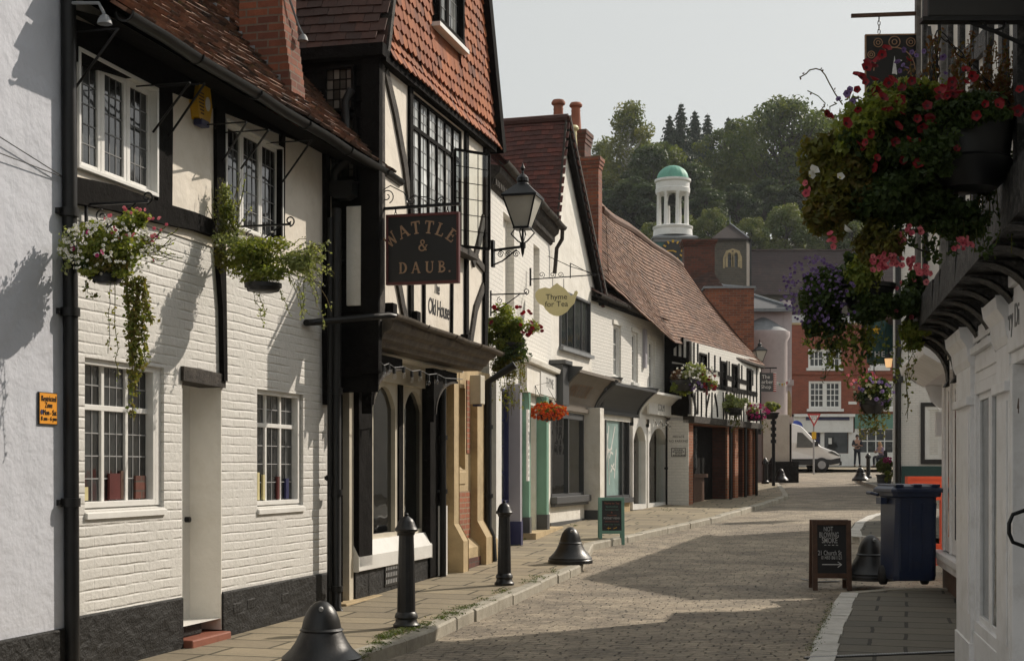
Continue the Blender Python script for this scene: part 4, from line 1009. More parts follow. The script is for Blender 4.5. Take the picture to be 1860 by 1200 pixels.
mb = MB(); mb.box(-.09, .09, -.03, 0, -.62, .62); mb.build('board', M['white'], o)
for i, ch in enumerate('THYMEFORTEA'): text_free(o, ch, (0, -.032, .52 - i * .104), .095, M['lead'])
mb = MB(); mb.box(E.U(948), ue - .02, -.3, .25, -.2, .46); E.build(mb, 'doorstep', M['stone'], e)

# ================================================================== white gabled house (F)
PF1 = (1.75, 31.4)
Fr = Frame(PE1, PF1, 'L')
f = Fr.root('gabled_house', 'tall white gabled house with dark bargeboard and a big brick stack', 'shop house')
ap = Fr.uz(1018, 224); lf = Fr.uz(1001, 405); rt = Fr.uz(1086, 548); uF = Fr.len
wf = Fr.rect(1016, 1071, 524, 629)
mb = MB()
zw = wf[3] + .08; uc_ = rt[0] + (ap[0] - rt[0]) * (zw - rt[1]) / (ap[1] - rt[1])
wall(mb, -.1, max(uc_, wf[1] + .02), 2.9, zw, [(*wf, .1)])
mb.poly([(uc_, 0, 2.9), (uF, 0, 2.9), (uF, 0, rt[1]), (uc_, 0, zw)]); mb.poly([(-.1, 0, zw), (uc_, 0, zw), (ap[0], 0, ap[1]), (lf[0], 0, lf[1]), (-.1, 0, lf[1] - .3)])
shell(mb, -.1, uF, -.3, rt[1], 0, 5); Fr.build(mb, 'wall', M['plaster'], f)
ww = window(Fr, f, wf, .0, 4, 1, 1, fw=.05, mw=.035, sash=0, fm='greyfascia', gm='pane', proud=.03)
mb = MB(); mb.box(wf[0] - .05, wf[1] + .05, 0, .10, wf[2] - .07, wf[2]); Fr.build(mb, 'sill', M['leadroof'], ww)
# roof slopes and bargeboards
def vec(p): return Vector((p[0], 0, p[1]))
dirL = (vec(lf) - vec(ap)).normalized(); dirR = (vec(rt) - vec(ap)).normalized()
def slopeF(dr, sgn_):
    mb = MB(); Hs = (vec(lf) - vec(ap)).length + .12 if sgn_ < 0 else (vec(rt) - vec(ap)).length + .2
    top = Vector((ap[0], 0, ap[1] + .05))
    def S(u, v): q = top + dr * (Hs - v); return (q.x, .12 - u - 0, q.z + .02 * math.sin(u * 2.3) + .02 * math.sin(v * 2 + u))
    tiles_on(mb, S, 4.2, Hs, .165, .105, rnd=random.Random(9))
    mb.quad(S(0, 0), S(4.2, 0), S(4.2, Hs), S(0, Hs), .1); return mb
Fr.build(slopeF(dirL, -1), 'roof', M['roofred'], f); Fr.build(slopeF(dirR, 1), 'roof', M['roofred'], f)
mb = MB(); mb.strip([(ap[0] + .03, ap[1] + .02), (rt[0] + .05, rt[1] - .02)], .2, .02, .16); Fr.build(mb, 'bargeboard', M['timber'], f)
mb = MB(); mb.strip([(ap[0] + .06, ap[1] + .14), (rt[0] + .12, rt[1] + .10)], .07, -.1, .2); Fr.build(mb, 'verge', M['oldtimber'], f)
mb = MB(); mb.strip([(ap[0] - .03, ap[1] + .04), (lf[0] - .03, lf[1] - .1)], .06, .11, .15); Fr.build(mb, 'verge', M['oldtimber'], f)
mb = MB(); mb.tube([(ap[0], .16, ap[1] + .1), (ap[0], -4.2, ap[1] + .1)], .085, 8); Fr.build(mb, 'ridge_tile', M['roofred'], f)
def local_box(F, x0, x1, y0, y1): pass
# big stack to the right of the gable and the pots behind the ridge (boxes turned with the house)
st = Side(Fr, Fr.U(1088))
a1 = st.uz(1036, 400); a2 = st.uz(1087, 400)
uS = st.u0
zt, zb0 = st.uz(1060, 286)[1], 4.2
def stack(x0, x1, y0, y1, z0, z1, mm, pots=(), potm='terracotta', cap=.25):
    mb = MB(); mb.box(x0, x1, y0, y1, z0, z1 - cap)
    for i in range(3): q = .018 * (i + 1); mb.box(x0 - q, x1 + q, y0 - q, y1 + q, z1 - cap + cap * i / 3 + .001, z1 - cap + cap * (i + 1) / 3)
    o_ = Fr.build(mb, 'chimney', M[mm], f)
    for (x, y, r, h, pm) in pots:
        pb = MB(); pb.smooth = True
        pb.lathe([(r * 1.15, 0), (r * 1.02, h * .08), (r * .8, h * .70), (r * .86, h * .74), (r * .8, h * .78), (r * .82, h * .84), (r * 1.15, h * .88), (r * 1.2, h * .93), (r * .95, h), (r * .7, h), (r * .65, h * .8)], (x, y, z1 - .02), 14)
        Fr.build(pb, 'chimney_pot', M[pm], o_, smooth=True)
stack(uS, uS + .34, a1[0], a2[0], zb0, zt, 'brick')
s2 = Side(Fr, uS + 1.1); b1, b2 = s2.uz(1022, 300)[0], s2.uz(1062, 300)[0]; z2 = s2.uz(1050, 262)[1]
s3 = s2.uz(1008, 200)[0]; pz1, pz2 = s2.uz(1008, 175)[1], s2.uz(1040, 180)[1]
stack(uS + 1.1, uS + 1.7, s2.uz(1000, 300)[0], b2, zb0, s2.uz(1050, 236)[1], 'brickdark', [(uS + 1.4, s2.uz(1040, 200)[0], .13, pz2 - s2.uz(1050, 236)[1], 'terracotta'), (uS + 1.4, s3, .14, pz1 - s2.uz(1050, 236)[1], 'terracotta')], cap=.3)
s4 = Side(Fr, uS + .6); stack(uS + .4, uS + .9, s4.uz(1020, 300)[0], s4.uz(1050, 300)[0], zb0, s4.uz(1030, 286)[1], 'brickdark', [(uS + .6, s4.uz(1039, 250)[0], .135, s4.uz(1034, 228)[1] - s4.uz(1034, 286)[1], 'teapot')])
# shopfront : sloping fascia, window, stall riser
zfa, zfb = Fr.Z(1030, 662), Fr.Z(1030, 742)
uf1 = Fr.U(1062)
mb = MB(); wall(mb, -.1, uf1, -.2, 2.95, [(.05, uf1 - .05, Fr.Z(1003, 902), 2.75, .1)], d=-.01); Fr.build(mb, 'ground_wall', M['plaster'], f)
mb = MB(); mb.box(-.05, uf1 + .02, -.03, .02, -.2, Fr.Z(1030, 945)); Fr.build(mb, 'plinth', M['greyfascia'], f)
mb = MB()
for q in (.05, .05 + (uf1 - .1) * .5, uf1 - .11): mb.box(q, q + .06, -.1, .0, Fr.Z(1003, 902), 2.75)
mb.box(.05, uf1 - .05, -.1, .0, Fr.Z(1003, 902), Fr.Z(1003, 902) + .05); mb.box(.05, uf1 - .05, -.1, .0, 2.62, 2.74); fw_ = Fr.build(mb, 'shop_window_frame', M['greyfascia'], f)
mb = MB(); mb.quad((.05, -.05, Fr.Z(1003, 902)), (uf1 - .05, -.05, Fr.Z(1003, 902)), (uf1 - .05, -.05, 2.75), (.05, -.05, 2.75)); Fr.build(mb, 'pane', M['glass'], fw_)
mb = MB(); z9 = Fr.Z(1003, 902); mb.box(-.02, uf1 + .02, -.02, .14, z9 - .14, z9 - .0); mb.box(.0, uf1, -.02, .09, z9 - .2, z9 - .14); Fr.build(mb, 'sill', M['greyfascia'], f, bevel=.01)
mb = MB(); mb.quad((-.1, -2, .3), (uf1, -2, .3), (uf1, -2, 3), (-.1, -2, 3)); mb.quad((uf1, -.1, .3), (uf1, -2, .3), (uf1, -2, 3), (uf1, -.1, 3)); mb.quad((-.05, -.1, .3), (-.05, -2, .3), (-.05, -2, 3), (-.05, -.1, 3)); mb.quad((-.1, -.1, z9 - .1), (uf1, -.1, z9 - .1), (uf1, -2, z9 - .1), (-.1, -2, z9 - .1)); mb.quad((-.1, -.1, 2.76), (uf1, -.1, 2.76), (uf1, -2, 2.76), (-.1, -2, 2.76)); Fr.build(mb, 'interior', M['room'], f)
for (t, w_, z0, z1, mm, dd_) in ((.45, .7, 1.45, 1.52, 'orange', -.9), (.3, .06, z9, 1.45, 'brownwood', -.95), (.62, .06, z9, 1.45, 'brownwood', -.95), (.2, .24, z9, 1.7, 'lav', -.6)):
    u = t * uf1; mb = MB(); mb.box(u - w_ / 2, u + w_ / 2, dd_ - .3, dd_, z0, z1); Fr.build(mb, 'shop_goods', M[mm], f)
def fascia(F, root, u0, u1, z0, z1, out, m, text=None, tm='gold', tsize=.25, endm=None, name='fascia', tu=None, conc=.12):
    """concave leaning fascia between two end consoles"""
    n = 6; mb = MB(); prof = []
    for i in range(n + 1):
        t = i / n; prof.append((.03 + out * (t ** 1.6), z0 + (z1 - z0) * t))
    for a, b_ in zip(prof, prof[1:]): mb.quad((u0, a[0], a[1]), (u1, a[0], a[1]), (u1, b_[0], b_[1]), (u0, b_[0], b_[1]), .5)
    mb.box(u0 - .02, u1 + .02, -.02, out + .1, z1, z1 + .06); mb.box(u0, u1, -.02, .07, z0 - .08, z0)
    fo = F.build(mb, name, M[m], root)
    for uu in (u0, u1):
        mb = MB(); mb.prism([(-.02, z0 - .25), (.05, z0 - .25)] + [(p[0] + .03, p[1]) for p in prof] + [(out + .14, z1 + .1), (-.02, z1 + .16)], 0, uu - .06, uu + .06); F.build(mb, 'console', M[endm or m], fo, bevel=.008)
    if text:
        me_o = text_on(F, fo, text, tu if tu is not None else (u0 + u1) / 2, 0, 0, tsize, M[tm])
        for v in me_o.data.vertices:
            h = v.co.z; t = max(0, min(1, .5 + h / (z1 - z0))); v.co.z = z0 + (z1 - z0) * t; v.co.y = F.sgn * (.036 + out * (t ** 1.6))
    return fo
uc0, uc1 = Fr.U(1001, .2), Fr.U(1030, .2)
mb = MB(); mb.box(-.16, .30, -.02, .30, Fr.Z(1010, 735, .2), Fr.Z(1010, 660, .2)); mb.box(-.2, .34, -.03, .36, Fr.Z(1010, 660, .2), Fr.Z(1010, 652, .2)); Fr.build(mb, 'console', M['greyfascia'], f, bevel=.01)
fascia(Fr, f, .3, Fr.len + .55, 2.86, 3.5, .42, 'brownfascia', 'MARTLINS', 'gold', .36, 'greyfascia', tu=1.6)

# ================================================================== white brick house with three tall windows (G)
gd_ = Vector((.373, 1)).normalized()
PG1 = (PF1[0] + .373 * 6.25, PF1[1] + 6.25)
G = Frame(PF1, PG1, 'L')
g = G.root('white_brick_house', 'white painted brick house with three tall narrow windows above two shopfronts', 'shop house')
uG = G.len
wg = [G.rect(1114, 1128, 588, 684), G.rect(1148, 1159, 602, 694), G.rect(1179, 1190, 616, 706)]
zE1 = G.Z(1150, 572)
mb = MB(); wall(mb, 0, uG, 2.8, zE1, [(*q, .12) for q in wg]); shell(mb, 0, uG, -.3, zE1, 0, 5); G.build(mb, 'wall', M['wbrick2'], g)
for q in wg:
    ww = window(G, g, q, -.08, 1, 2, 3, fw=.05, sash=.03, fm='white', lm='white', gm='panelight', lw=.02)
    mb = MB(); mb.box(q[0] - .06, q[1] + .06, -.1, .06, q[2] - .07, q[2]); G.build(mb, 'sill', M['white'], ww)
    mb = MB(); mb.box(q[0] - .06, q[1] + .06, -.01, .03, q[3], q[3] + .1); G.build(mb, 'lintel', M['plaster'], ww)
mb = MB(); mb.box(G.U(1167), G.U(1170), 0, .08, G.Z(1168, 668), G.Z(1168, 598)); G.build(mb, 'vent_pipe', M['lav'], g)
gutter(G, g, (-.1, .2, zE1 + .1), (uG + .15, .2, zE1 + .02), .065, 'oldtimber')
mb = MB(); mb.box(-.05, uG + .1, -.0, .16, zE1 - .02, zE1 + .08); G.build(mb, 'eaves_board', M['timber'], g)
slope_roof(G, g, -.05, uG + .1, .22, zE1 + .1, math.radians(35), 1.3, 'roofdark', .165, .1, .02, 6)
# shop with the dark fascia
u1 = G.U(1143); u2 = G.U(1209)
mb = MB(); wall(mb, -.05, uG, -.2, 2.85, [(G.U(1099), u1 - .02, G.Z(1100, 905), 2.7, .1), (u1 + .02, u2, .2, 2.7, .25)], d=-.006); G.build(mb, 'ground_wall', M['plaster'], g)
ret(G, g, 1062, 1090, 1097, .4, 2.9, 'plaster', 'pier', 'greyfascia')
q0, q1, q2 = G.U(1099), u1 - .02, G.Z(1100, 905)
mb = MB()
for q in (q0, q0 + (q1 - q0) * .68, q1 - .06): mb.box(q, q + .06, -.1, .02, q2, 2.7)
mb.box(q0, q1, -.1, .02, q2, q2 + .06); mb.box(q0 + (q1 - q0) * .68, q1, -.1, .03, q2, 2.7) if False else None
wf_ = G.build(mb, 'shop_window_frame', M['greyfascia'], g)
mb = MB(); mb.box(q0 + .06, q0 + (q1 - q0) * .68, -.06, -.055, q2 + .06, 2.7); G.build(mb, 'poster', paint('poster_teal', (.30, .42, .40), .3, .25, 2.5, .02), wf_)
mb = MB(); 
for i in range(9): mb.strip([(q0 + .15 + RND.random() * .9, q2 + .3 + RND.random() * 1.0), (q0 + .2 + RND.random() * .9, q2 + .5 + RND.random() * 1.2)], .05, -.054, -.05)
G.build(mb, 'poster_marks', M['white'], wf_)
mb = MB(); mb.quad((q0, -.05, q2), (q1, -.05, q2), (q1, -.05, 2.7), (q0, -.05, 2.7)); 
mb = MB(); mb.box(q0 + (q1 - q0) * .68 + .06, q1 - .06, -.07, -.05, q2 + .06, 2.7); G.build(mb, 'pane', M['pane'], wf_)
mb = MB(); mb.box(q0 - .04, q1 + .04, -.02, .10, q2 - .12, q2); G.build(mb, 'sill', M['greyfascia'], g); mb = MB(); mb.box(q0 - .02, q1 + .02, -.02, .02, .0, q2 - .12); G.build(mb, 'stall_riser', M['stone'], g)
fascia(G, g, .1, G.U(1170, .2), 2.9, 3.42, .42, 'greyfascia', endm='greyfascia')
mb = MB(); mb.box(G.U(1098, .3), G.U(1108, .3), .2, .34, 3.3, 3.62); G.build(mb, 'console', M['greyfascia'], g, bevel=.01)
fascia(G, g, G.U(1170, .2) + .1, uG + .0, 2.9, 3.4, .40, 'white', endm='white')
fp = MB(); fp.box(G.U(1172, .2) + .3, uG - .35, .16, .22, 2.94, 3.3); so_ = G.build(fp, 'sign_panel', M['white'], g); text_on(G, so_, 'COLM', (G.U(1172, .2) + uG) / 2, .223, 3.12, .24, M['lead'])
# white shop with two arched windows
zz0 = G.Z(1150, 925)
def archG(a, b_, z0, z1, fw, rise, m='white'):
    n = 12; mb = MB()
    def head(u):
        x = abs((u - a - fw) / (b_ - a - 2 * fw) * 2 - 1); x = min(1, x); return z1 - rise * x ** 2.2
    mb.box(a, a + fw, -.12, .06, z0, z1); mb.box(b_ - fw, b_, -.12, .06, z0, z1); mb.box(a + fw, b_ - fw, -.12, .06, z0, z0 + .12)
    us = ff(a + fw, b_ - fw, n)
    for p, q in zip(us, us[1:]): mb.add([(p, -.12, head(p)), (q, -.12, head(q)), (q, -.12, z1 + .25), (p, -.12, z1 + .25), (p, .06, head(p)), (q, .06, head(q)), (q, .06, z1 + .25), (p, .06, z1 + .25)], [(0, 1, 2, 3), (7, 6, 5, 4), (0, 4, 5, 1)], .5)
    o_ = G.build(mb, 'shop_window_frame', M[m], g)
    mb = MB(); mb.quad((a, -.06, z0), (b_, -.06, z0), (b_, -.06, z1), (a, -.06, z1)); G.build(mb, 'pane', M['glass'], o_)
archG(G.U(1145), G.U(1170), zz0, 2.62, .07, .35); archG(G.U(1173), G.U(1210), zz0, 2.62, .1, .4)
mb = MB(); mb.quad((u1, -1.8, .2), (uG, -1.8, .2), (uG, -1.8, 2.9), (u1, -1.8, 2.9)); mb.quad((uG - .02, -.1, .2), (uG - .02, -1.8, .2), (uG - .02, -1.8, 2.9), (uG - .02, -.1, 2.9)); mb.quad((u1, -.1, .45), (uG, -.1, .45), (uG, -1.8, .45), (u1, -1.8, .45)); G.build(mb, 'interior', M['roomwarm'], g)
for i in range(9):
    mb = MB(); u = u1 + .2 + (i % 3) * .5; z = .6 + (i // 3) * .55; mb.box(u, u + .35, -1.5, -1.2, z, z + .3 + .1 * (i % 2)); G.build(mb, 'shop_goods', M[('brownwood', 'lav', 'stone', 'white', 'orange')[i % 5]], g)
pipe(G, g, [(G.U(1211, .08), .1, 2.8), (G.U(1211, .08), .1, .3)], .05, collars=[(G.U(1211, .08), .1, 1.6)])
o = empty('string_light', G.world(G.U(1175), .2, 2.72), G.rz, 'short string of pale lights draped over the white arched shop window', 'string lights')
mb = MB(); pts = [(u_, -.0, .08 * math.cos(i * 2.2)) for i, u_ in enumerate(ff(0, uG - G.U(1175) - .1, 9))]; mb.tube(pts, .008, 5); mb.build('cable', M['rope'], o)
for p in pts:
    mb = MB(); mb.smooth = True; mb.lathe([(.0, .03), (.03, .01), (.035, -.02), (.0, -.05)], p, 8); mb.build('bulb', M['white'], o, smooth=True)

# ================================================================== long timber-framed house with the sweeping roof (H)
PH0 = tuple(P(1251, 850, 37.0))[:2]; PH1 = tuple(P(1376, 850, 43.3))[:2]
H = Frame(PH0, PH1, 'L')
h = H.root('timber_framed_house', 'long black and white timber framed house with a sweeping pale tiled roof', 'house')
uH = H.len; zj, ze = 2.92, 4.86
DHJ = .10
wl = [H.rect(1270, 1283, 640, 700, DHJ), H.rect(1309, 1318, 655, 705, DHJ), H.rect(1329, 1339, 660, 712, DHJ), H.rect(1356, 1364, 668, 715, DHJ)]
mb = MB(); wall(mb, 0, uH, zj, ze, [(*q, .06) for q in wl], d=DHJ); H.build(mb, 'upper_wall', M['wbrick2'], h)
for q in wl: window(H, h, q, DHJ, 2, 1, 3, fw=.06, mw=.06, sash=0, fm='timber', lm='timber', gm='pane', lw=.03)
# end wall that faces down the street
S2 = Side(H, 0.0)
dA = S2.U(1213); 
mb = MB(); mb.quad((0, DHJ, zj), (0, -5, zj), (0, -5, 7), (0, DHJ, ze)); mb.quad((0, -5, -.3), (uH, -5, -.3), (uH, -5, 7.2), (0, -5, 7.2)); mb.quad((uH, 0, zj), (uH, -5, zj), (uH, -5, 7.2), (uH, 0, ze)); H.build(mb, 'end_wall', M['wbrick2'], h)
mb = MB(); mb.box(-.02, .0, dA, .0, -.3, 2.85); hw_ = H.build(mb, 'end_wall', M['wbrick2'], h)
for s_, py, sz in (('PRIVATE', 793, .085), ('NO PARKING', 801, .085)):
    d_, z = S2.uz(1233, py); me = text_mesh(s_, sz); me.materials.clear(); me.materials.append(M['black'])
    for v in me.vertices: x, y, zz = v.co; v.co = (-.024, -(d_ + x), z + y)
    o_ = bpy.data.objects.new('lettering', me); COL.objects.link(o_); o_.parent = hw_
pr_ = S2.rect(1220, 1246, 813, 829)
mb = MB()
for (a, b_, c2, e2) in ((pr_[0], pr_[1], pr_[3] - .012, pr_[3]), (pr_[0], pr_[1], pr_[2], pr_[2] + .012), (pr_[0], pr_[0] + .012, pr_[2], pr_[3]), (pr_[1] - .012, pr_[1], pr_[2], pr_[3])): mb.box(-.032, -.021, a, b_, c2, e2)
for i in range(4):
    w_ = (.7, .9, .5, .85)[i] * (pr_[1] - pr_[0]) / 2 * .9; m_ = (pr_[0] + pr_[1]) / 2; z = pr_[3] - .05 - i * .048
    x = m_ - w_
    while x < m_ + w_: wd = .02 + .03 * RND.random(); mb.box(-.03, -.021, x, x + wd, z - .012, z + .010); x += wd + .014
H.build(mb, 'plaque', M['black'], hw_)
# ground floor: brick piers with deep dark recesses between them
rec = [(H.U(1259), H.U(1321), .46), (H.U(1325), H.U(1335), .8), (H.U(1341), H.U(1352), .8), (H.U(1356), H.U(1363), .8), (H.U(1367), H.U(1372), .6)]
mb = MB(); wall(mb, 0, uH, -.3, zj, [(a, b_, -.3, 2.75, q) for a, b_, q in rec]); H.build(mb, 'brick_wall', M['brickorange'], h)
mb = MB()
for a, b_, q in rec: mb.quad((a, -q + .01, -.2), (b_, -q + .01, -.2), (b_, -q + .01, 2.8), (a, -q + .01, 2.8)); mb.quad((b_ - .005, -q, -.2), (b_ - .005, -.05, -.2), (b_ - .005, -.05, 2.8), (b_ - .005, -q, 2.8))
H.build(mb, 'recess', M['brickshade'], h)
a, b_, q = rec[0]; b_ = H.U(1302)
mb = MB(); mb.box(a, H.U(1321) - .01, -.45, -.43, -.2, 2.75); H.build(mb, 'shop_back', M['timber'], h); mb = MB(); mb.box(a + .3, b_ - .5, -.43, -.41, 1.6, 2.7); H.build(mb, 'pane', M['pane'], h); mb = MB(); mb.box(a + .9, b_ - .2, -.43, -.3, .4, 1.35); mb.box(a + .8, b_ - .1, -.43, -.22, 1.35, 1.45); H.build(mb, 'stall_riser', M['brownwood'], h)
mb = MB(); mb.box(a + .75, a + .85, -.43, -.25, .4, 2.75); H.build(mb, 'door_post', M['timber'], h)
for px in (1327, 1354, 1374): pipe(H, h, [(H.U(px, .12), .12, 2.8), (H.U(px, .12), .12, .4)], .045)
mb = MB(); mb.box(-.02, uH + .02, -.15, DHJ + .06, zj - .14, zj + .03); H.build(mb, 'jetty_beam', M['oldtimber'], h)
# studs
def TH(pts, w, m='timber', out=.02): beam_px(H, h, pts, w, DHJ, out, m)
TH([(1252, 620), (1252, 752)], .16); TH([(1254, 690), (1290, 700), (1308, 703), (1375, 716)], .13); TH([(1253, 664), (1270, 668)], .12); TH([(1283, 672), (1309, 680)], .12); TH([(1318, 684), (1329, 688)], .12); TH([(1339, 690), (1356, 695)], .12)
for px, y0, y1 in ((1260, 622, 660), (1267, 624, 752), (1287, 640, 672), (1298, 645, 678), (1308, 648, 700), (1320, 655, 760), (1324, 656, 685), (1342, 660, 765), (1347, 663, 690), (1367, 672, 700), (1374, 668, 770)): TH([(px, y0), (px, y1)], .075)
for px in (1262, 1274, 1282, 1293, 1313, 1318, 1326, 1333, 1338, 1346, 1351, 1357, 1362, 1368): TH([(px, 712), (px + RND.uniform(-1, 1), 765)], .06)
TH([(1257, 712), (1262, 735), (1264, 752)], .1); TH([(1288, 715), (1283, 740), (1282, 755)], .08); TH([(1298, 715), (1302, 740), (1303, 757)], .1)
def TS(pts, w): beam(S2, h, [S2.uz(x, y) for x, y in pts], w, -.02, .03)
TS([(1214, 606), (1214, 745)], .2); TS([(1213, 649), (1250, 656)], .16); TS([(1213, 664), (1250, 668)], .14)
for px in (1222, 1231, 1240): TS([(px, 612), (px, 652)], .05)
TS([(1214, 646), (1220, 630), (1232, 620)], .14); TS([(1214, 745), (1250, 750)], .2)
mb = MB(); mb.box(-.03, -.021, S2.U(1215), S2.U(1249), S2.Z(1230, 745), S2.Z(1230, 668)); H.build(mb, 'boarding', M['timber'], h)
# the sweeping roof, lofted between ridge and eaves
def loc(px, py, Y): return Vector(H.local(P(px, py, Y)))
Ru = [loc(1092, 381, 32.9), loc(1100, 388, 33.1), loc(1150, 421, 36.2), loc(1195, 452, 38.8), loc(1237, 483, 41.3)]
Lo = [loc(1092, 500, 32.4), loc(1107, 514, 32.6), loc(1160, 565, 33.8), loc(1222, 617, 36.5), loc(1385, 663, 43.1)]
Lo2 = Lo[:4] + [loc(1300, 637, 39.5), loc(1345, 649, 41.3), Lo[4]]
def polyat(pl, t):
    n = len(pl) - 1; L_ = [0]
    for a, b in zip(pl, pl[1:]): L_.append(L_[-1] + (b - a).length)
    s = t * L_[-1]
    for i in range(n):
        if s <= L_[i + 1] + 1e-9 or i == n - 1: return pl[i].lerp(pl[i + 1], max(0, min(1.05, (s - L_[i]) / (L_[i + 1] - L_[i]))))
WR, HR = 14.0, 4.4
def SH(u, v):
    t, w_ = max(0, min(1, u / WR)), v / HR
    a, b = polyat(Lo2, t), polyat(Ru, t); q = a.lerp(b, w_)
    belly = .10 * math.sin(PI * w_) * (1 if t > .3 else t / .3)
    return (q.x, q.y - belly * .6, q.z - belly + .03 * math.sin(u * .9) * math.sin(v * .7 + 1))
mb = MB(); tiles_on(mb, SH, WR, HR, .19, .15, rnd=random.Random(21), jit=1.3, th=.03, lift=.036)
for i in range(28):
    for j in range(8): a, b, c2, e2 = WR * i / 28, WR * (i + 1) / 28, HR * j / 8, HR * (j + 1) / 8; mb.quad(SH(a, c2), SH(b, c2), SH(b, e2), SH(a, e2), .1)
H.build(mb, 'roof', M['rooflight'], h)
mb = MB(); mb.tube([SH(u, HR) for u in ff(0, WR, 30)], .1, 8); H.build(mb, 'ridge_tile', M['rooflight'], h)
mb = MB(); mb.tube([SH(WR, v) for v in ff(0, HR, 12)], .05, 6); H.build(mb, 'verge', M['rooflight'], h)
mb = MB(); mb.quad(Ru[0], Ru[-1], Ru[-1] + Vector((0, -3, -2.5)), Ru[0] + Vector((0, -3, -2.5))); mb.poly([SH(0, 0), SH(0, HR), Ru[0] + Vector((0, -3, -2.5))]); mb.poly([SH(WR, 0), SH(WR, HR), Ru[-1] + Vector((0, -3, -2.5))]); H.build(mb, 'rear_roof', M['roofdark'], h)
mb = MB(); mb.tube([Vector(SH(u, 0)) + Vector((0, .02, -.06)) for u in ff(WR * .48, WR, 14)], .06, 7); H.build(mb, 'eaves_board', M['oldtimber'], h)
# brick stacks and party wall beyond the roof
def wbox(name, m, px0, px1, pyt, pyb, Y, dep, label, cat, extra=None, grp=None, lit=.09, cap=True):
    """square-on brick mass standing on the ground behind the roof"""
    p0, p1 = P(px0, pyt, Y), P(px1, pyb, Y); o_ = empty(name, (p0.x, Y, 0), -.04, label, cat, grp)
    w_ = p1.x - p0.x; mb = MB(); mb.box(0, w_, 0, dep, -.2 + zg(Y), p0.z - (.2 if cap else 0))
    if cap:
        for i in range(3): q = .03 * (i + 1); mb.box(-q, w_ + q, -q, dep + q, p0.z - .2 + i * .066 + .001, p0.z - .2 + (i + 1) * .066)
    mb.build('wall', M[m], o_); return o_, w_, p0.z
o_, w_, z_ = wbox('chimney_stack', 'brickdark', 1243, 1298, 435, 600, 46.5, .9, 'square dark brick chimney stack in front of the green clock turret', 'chimney')
o_, w_, z_ = wbox('brick_wall', 'brick', 1281, 1369, 524, 860, 45.0, .8, 'tall plain red brick gable wall rising behind the sweeping tiled roof', 'wall', cap=False)
mb = MB(); mb.box(-.05, w_ + .05, -.05, .85, z_ + .001, z_ + .07); mb.build('coping', M['leadroof'], o_)
p = P(1262, 525, 46); o_ = empty('outbuilding', (p.x, p.y, 0), -.3, 'small outbuilding with dark tiled hipped roof at the foot of the brick stack', 'building')
zz = [P(1262, 475, 46).z, P(1262, 545, 46).z]
mb = MB(); mb.box(-.6, 1.0, .1, 1.9, 0, zz[1]); mb.build('wall', M['brickdark'], o_); mb = MB(); mb.poly([(-.7, 0, zz[1]), (1.1, 0, zz[1]), (.2, .8, zz[0])]); mb.poly([(1.1, 0, zz[1]), (1.1, 2, zz[1]), (.2, .8, zz[0])]); mb.poly([(-.7, 0, zz[1]), (.2, .8, zz[0]), (-.7, 2, zz[1])])
def Shp(u, v): w2 = v / 1.9; return (-.7 + u * (1 - w2) + .9 * w2, .8 * w2, zz[1] + (zz[0] - zz[1]) * w2)
tiles_on(mb, Shp, 1.8, 1.6, .2, .14); mb.build('roof', M['roofdark'], o_)
# ================================================================== right-hand side of the street
def Rp(Y): return (1.27 + .2 * Y, Y)
Rf = Frame(Rp(3.0), Rp(11.3), 'R')
Rb = Frame((1.81 + .2 * 11.4, 11.4), (1.81 + .2 * 17.4, 17.4), 'R')
r = Rf.root('jettied_shop', 'white shopfront under a dark timbered jetty, filling the right edge', 'shop house')
uR1 = Rf.len
DJR = .22; ZJR = 2.72
# upper storey
uE = Rf.U(1668, DJR)
mb = MB(); wall(mb, -1, uE, ZJR, 6.4, d=DJR); mb.quad((uE, DJR, ZJR), (uE, -5, ZJR), (uE, -5, 6.4), (uE, DJR, 6.4)); mb.quad((-1, DJR, -.3), (-1, -5, -.3), (-1, -5, 6.4), (-1, DJR, 6.4)); mb.quad((-1, -5, -.3), (uE, -5, -.3), (uE, -5, 6.4), (-1, -5, 6.4)); mb.quad((-1, -.3, ZJR), (uE, -.3, ZJR), (uE, DJR, ZJR), (-1, DJR, ZJR))
mb.quad((-1, 0, ZJR - .2), (uE, 0, ZJR - .2), (uE, 0, ZJR), (-1, 0, ZJR))
Rf.build(mb, 'upper_wall', M['plaster'], r)
mb = MB(); mb.prism([(DJR + .2, 6.42), (-2.4, 7.8), (-5.2, 6.42), (-5.2, 6.36), (DJR + .2, 6.36)], 0, -1.1, uE + .1); Rf.build(mb, 'roof', M['roofdark'], r)
def TR(px, w, y0, y1, m='greytimber'): 
    u = Rf.U(px, DJR); beam(Rf, r, [(u, ZJR + .1), (u + RND.uniform(-.02, .02), (ZJR + 6) / 2), (u, 6.3)], w, DJR - .05, DJR + .035, m)
for px, w in ((1671, .22), (1684, .14), (1717, .16), (1730, .12), (1752, .12), (1776, .13), (1800, .12), (1830, .14), (1858, .14)): TR(px, w, 0, 0, 'greytimber' if px % 2 else 'roughtimber')
for a, b_ in (((1690, 60), (1716, 330)), ((1735, 120), (1775, 330)), ((1806, 60), (1756, 110))): beam_px(Rf, r, [a, ((a[0] + b_[0]) / 2 + 4, (a[1] + b_[1]) / 2), b_], .12, DJR, .03, 'roughtimber')
mb = MB(); rrx = random.Random(4); us = ff(-.9, uE - .05, 40)
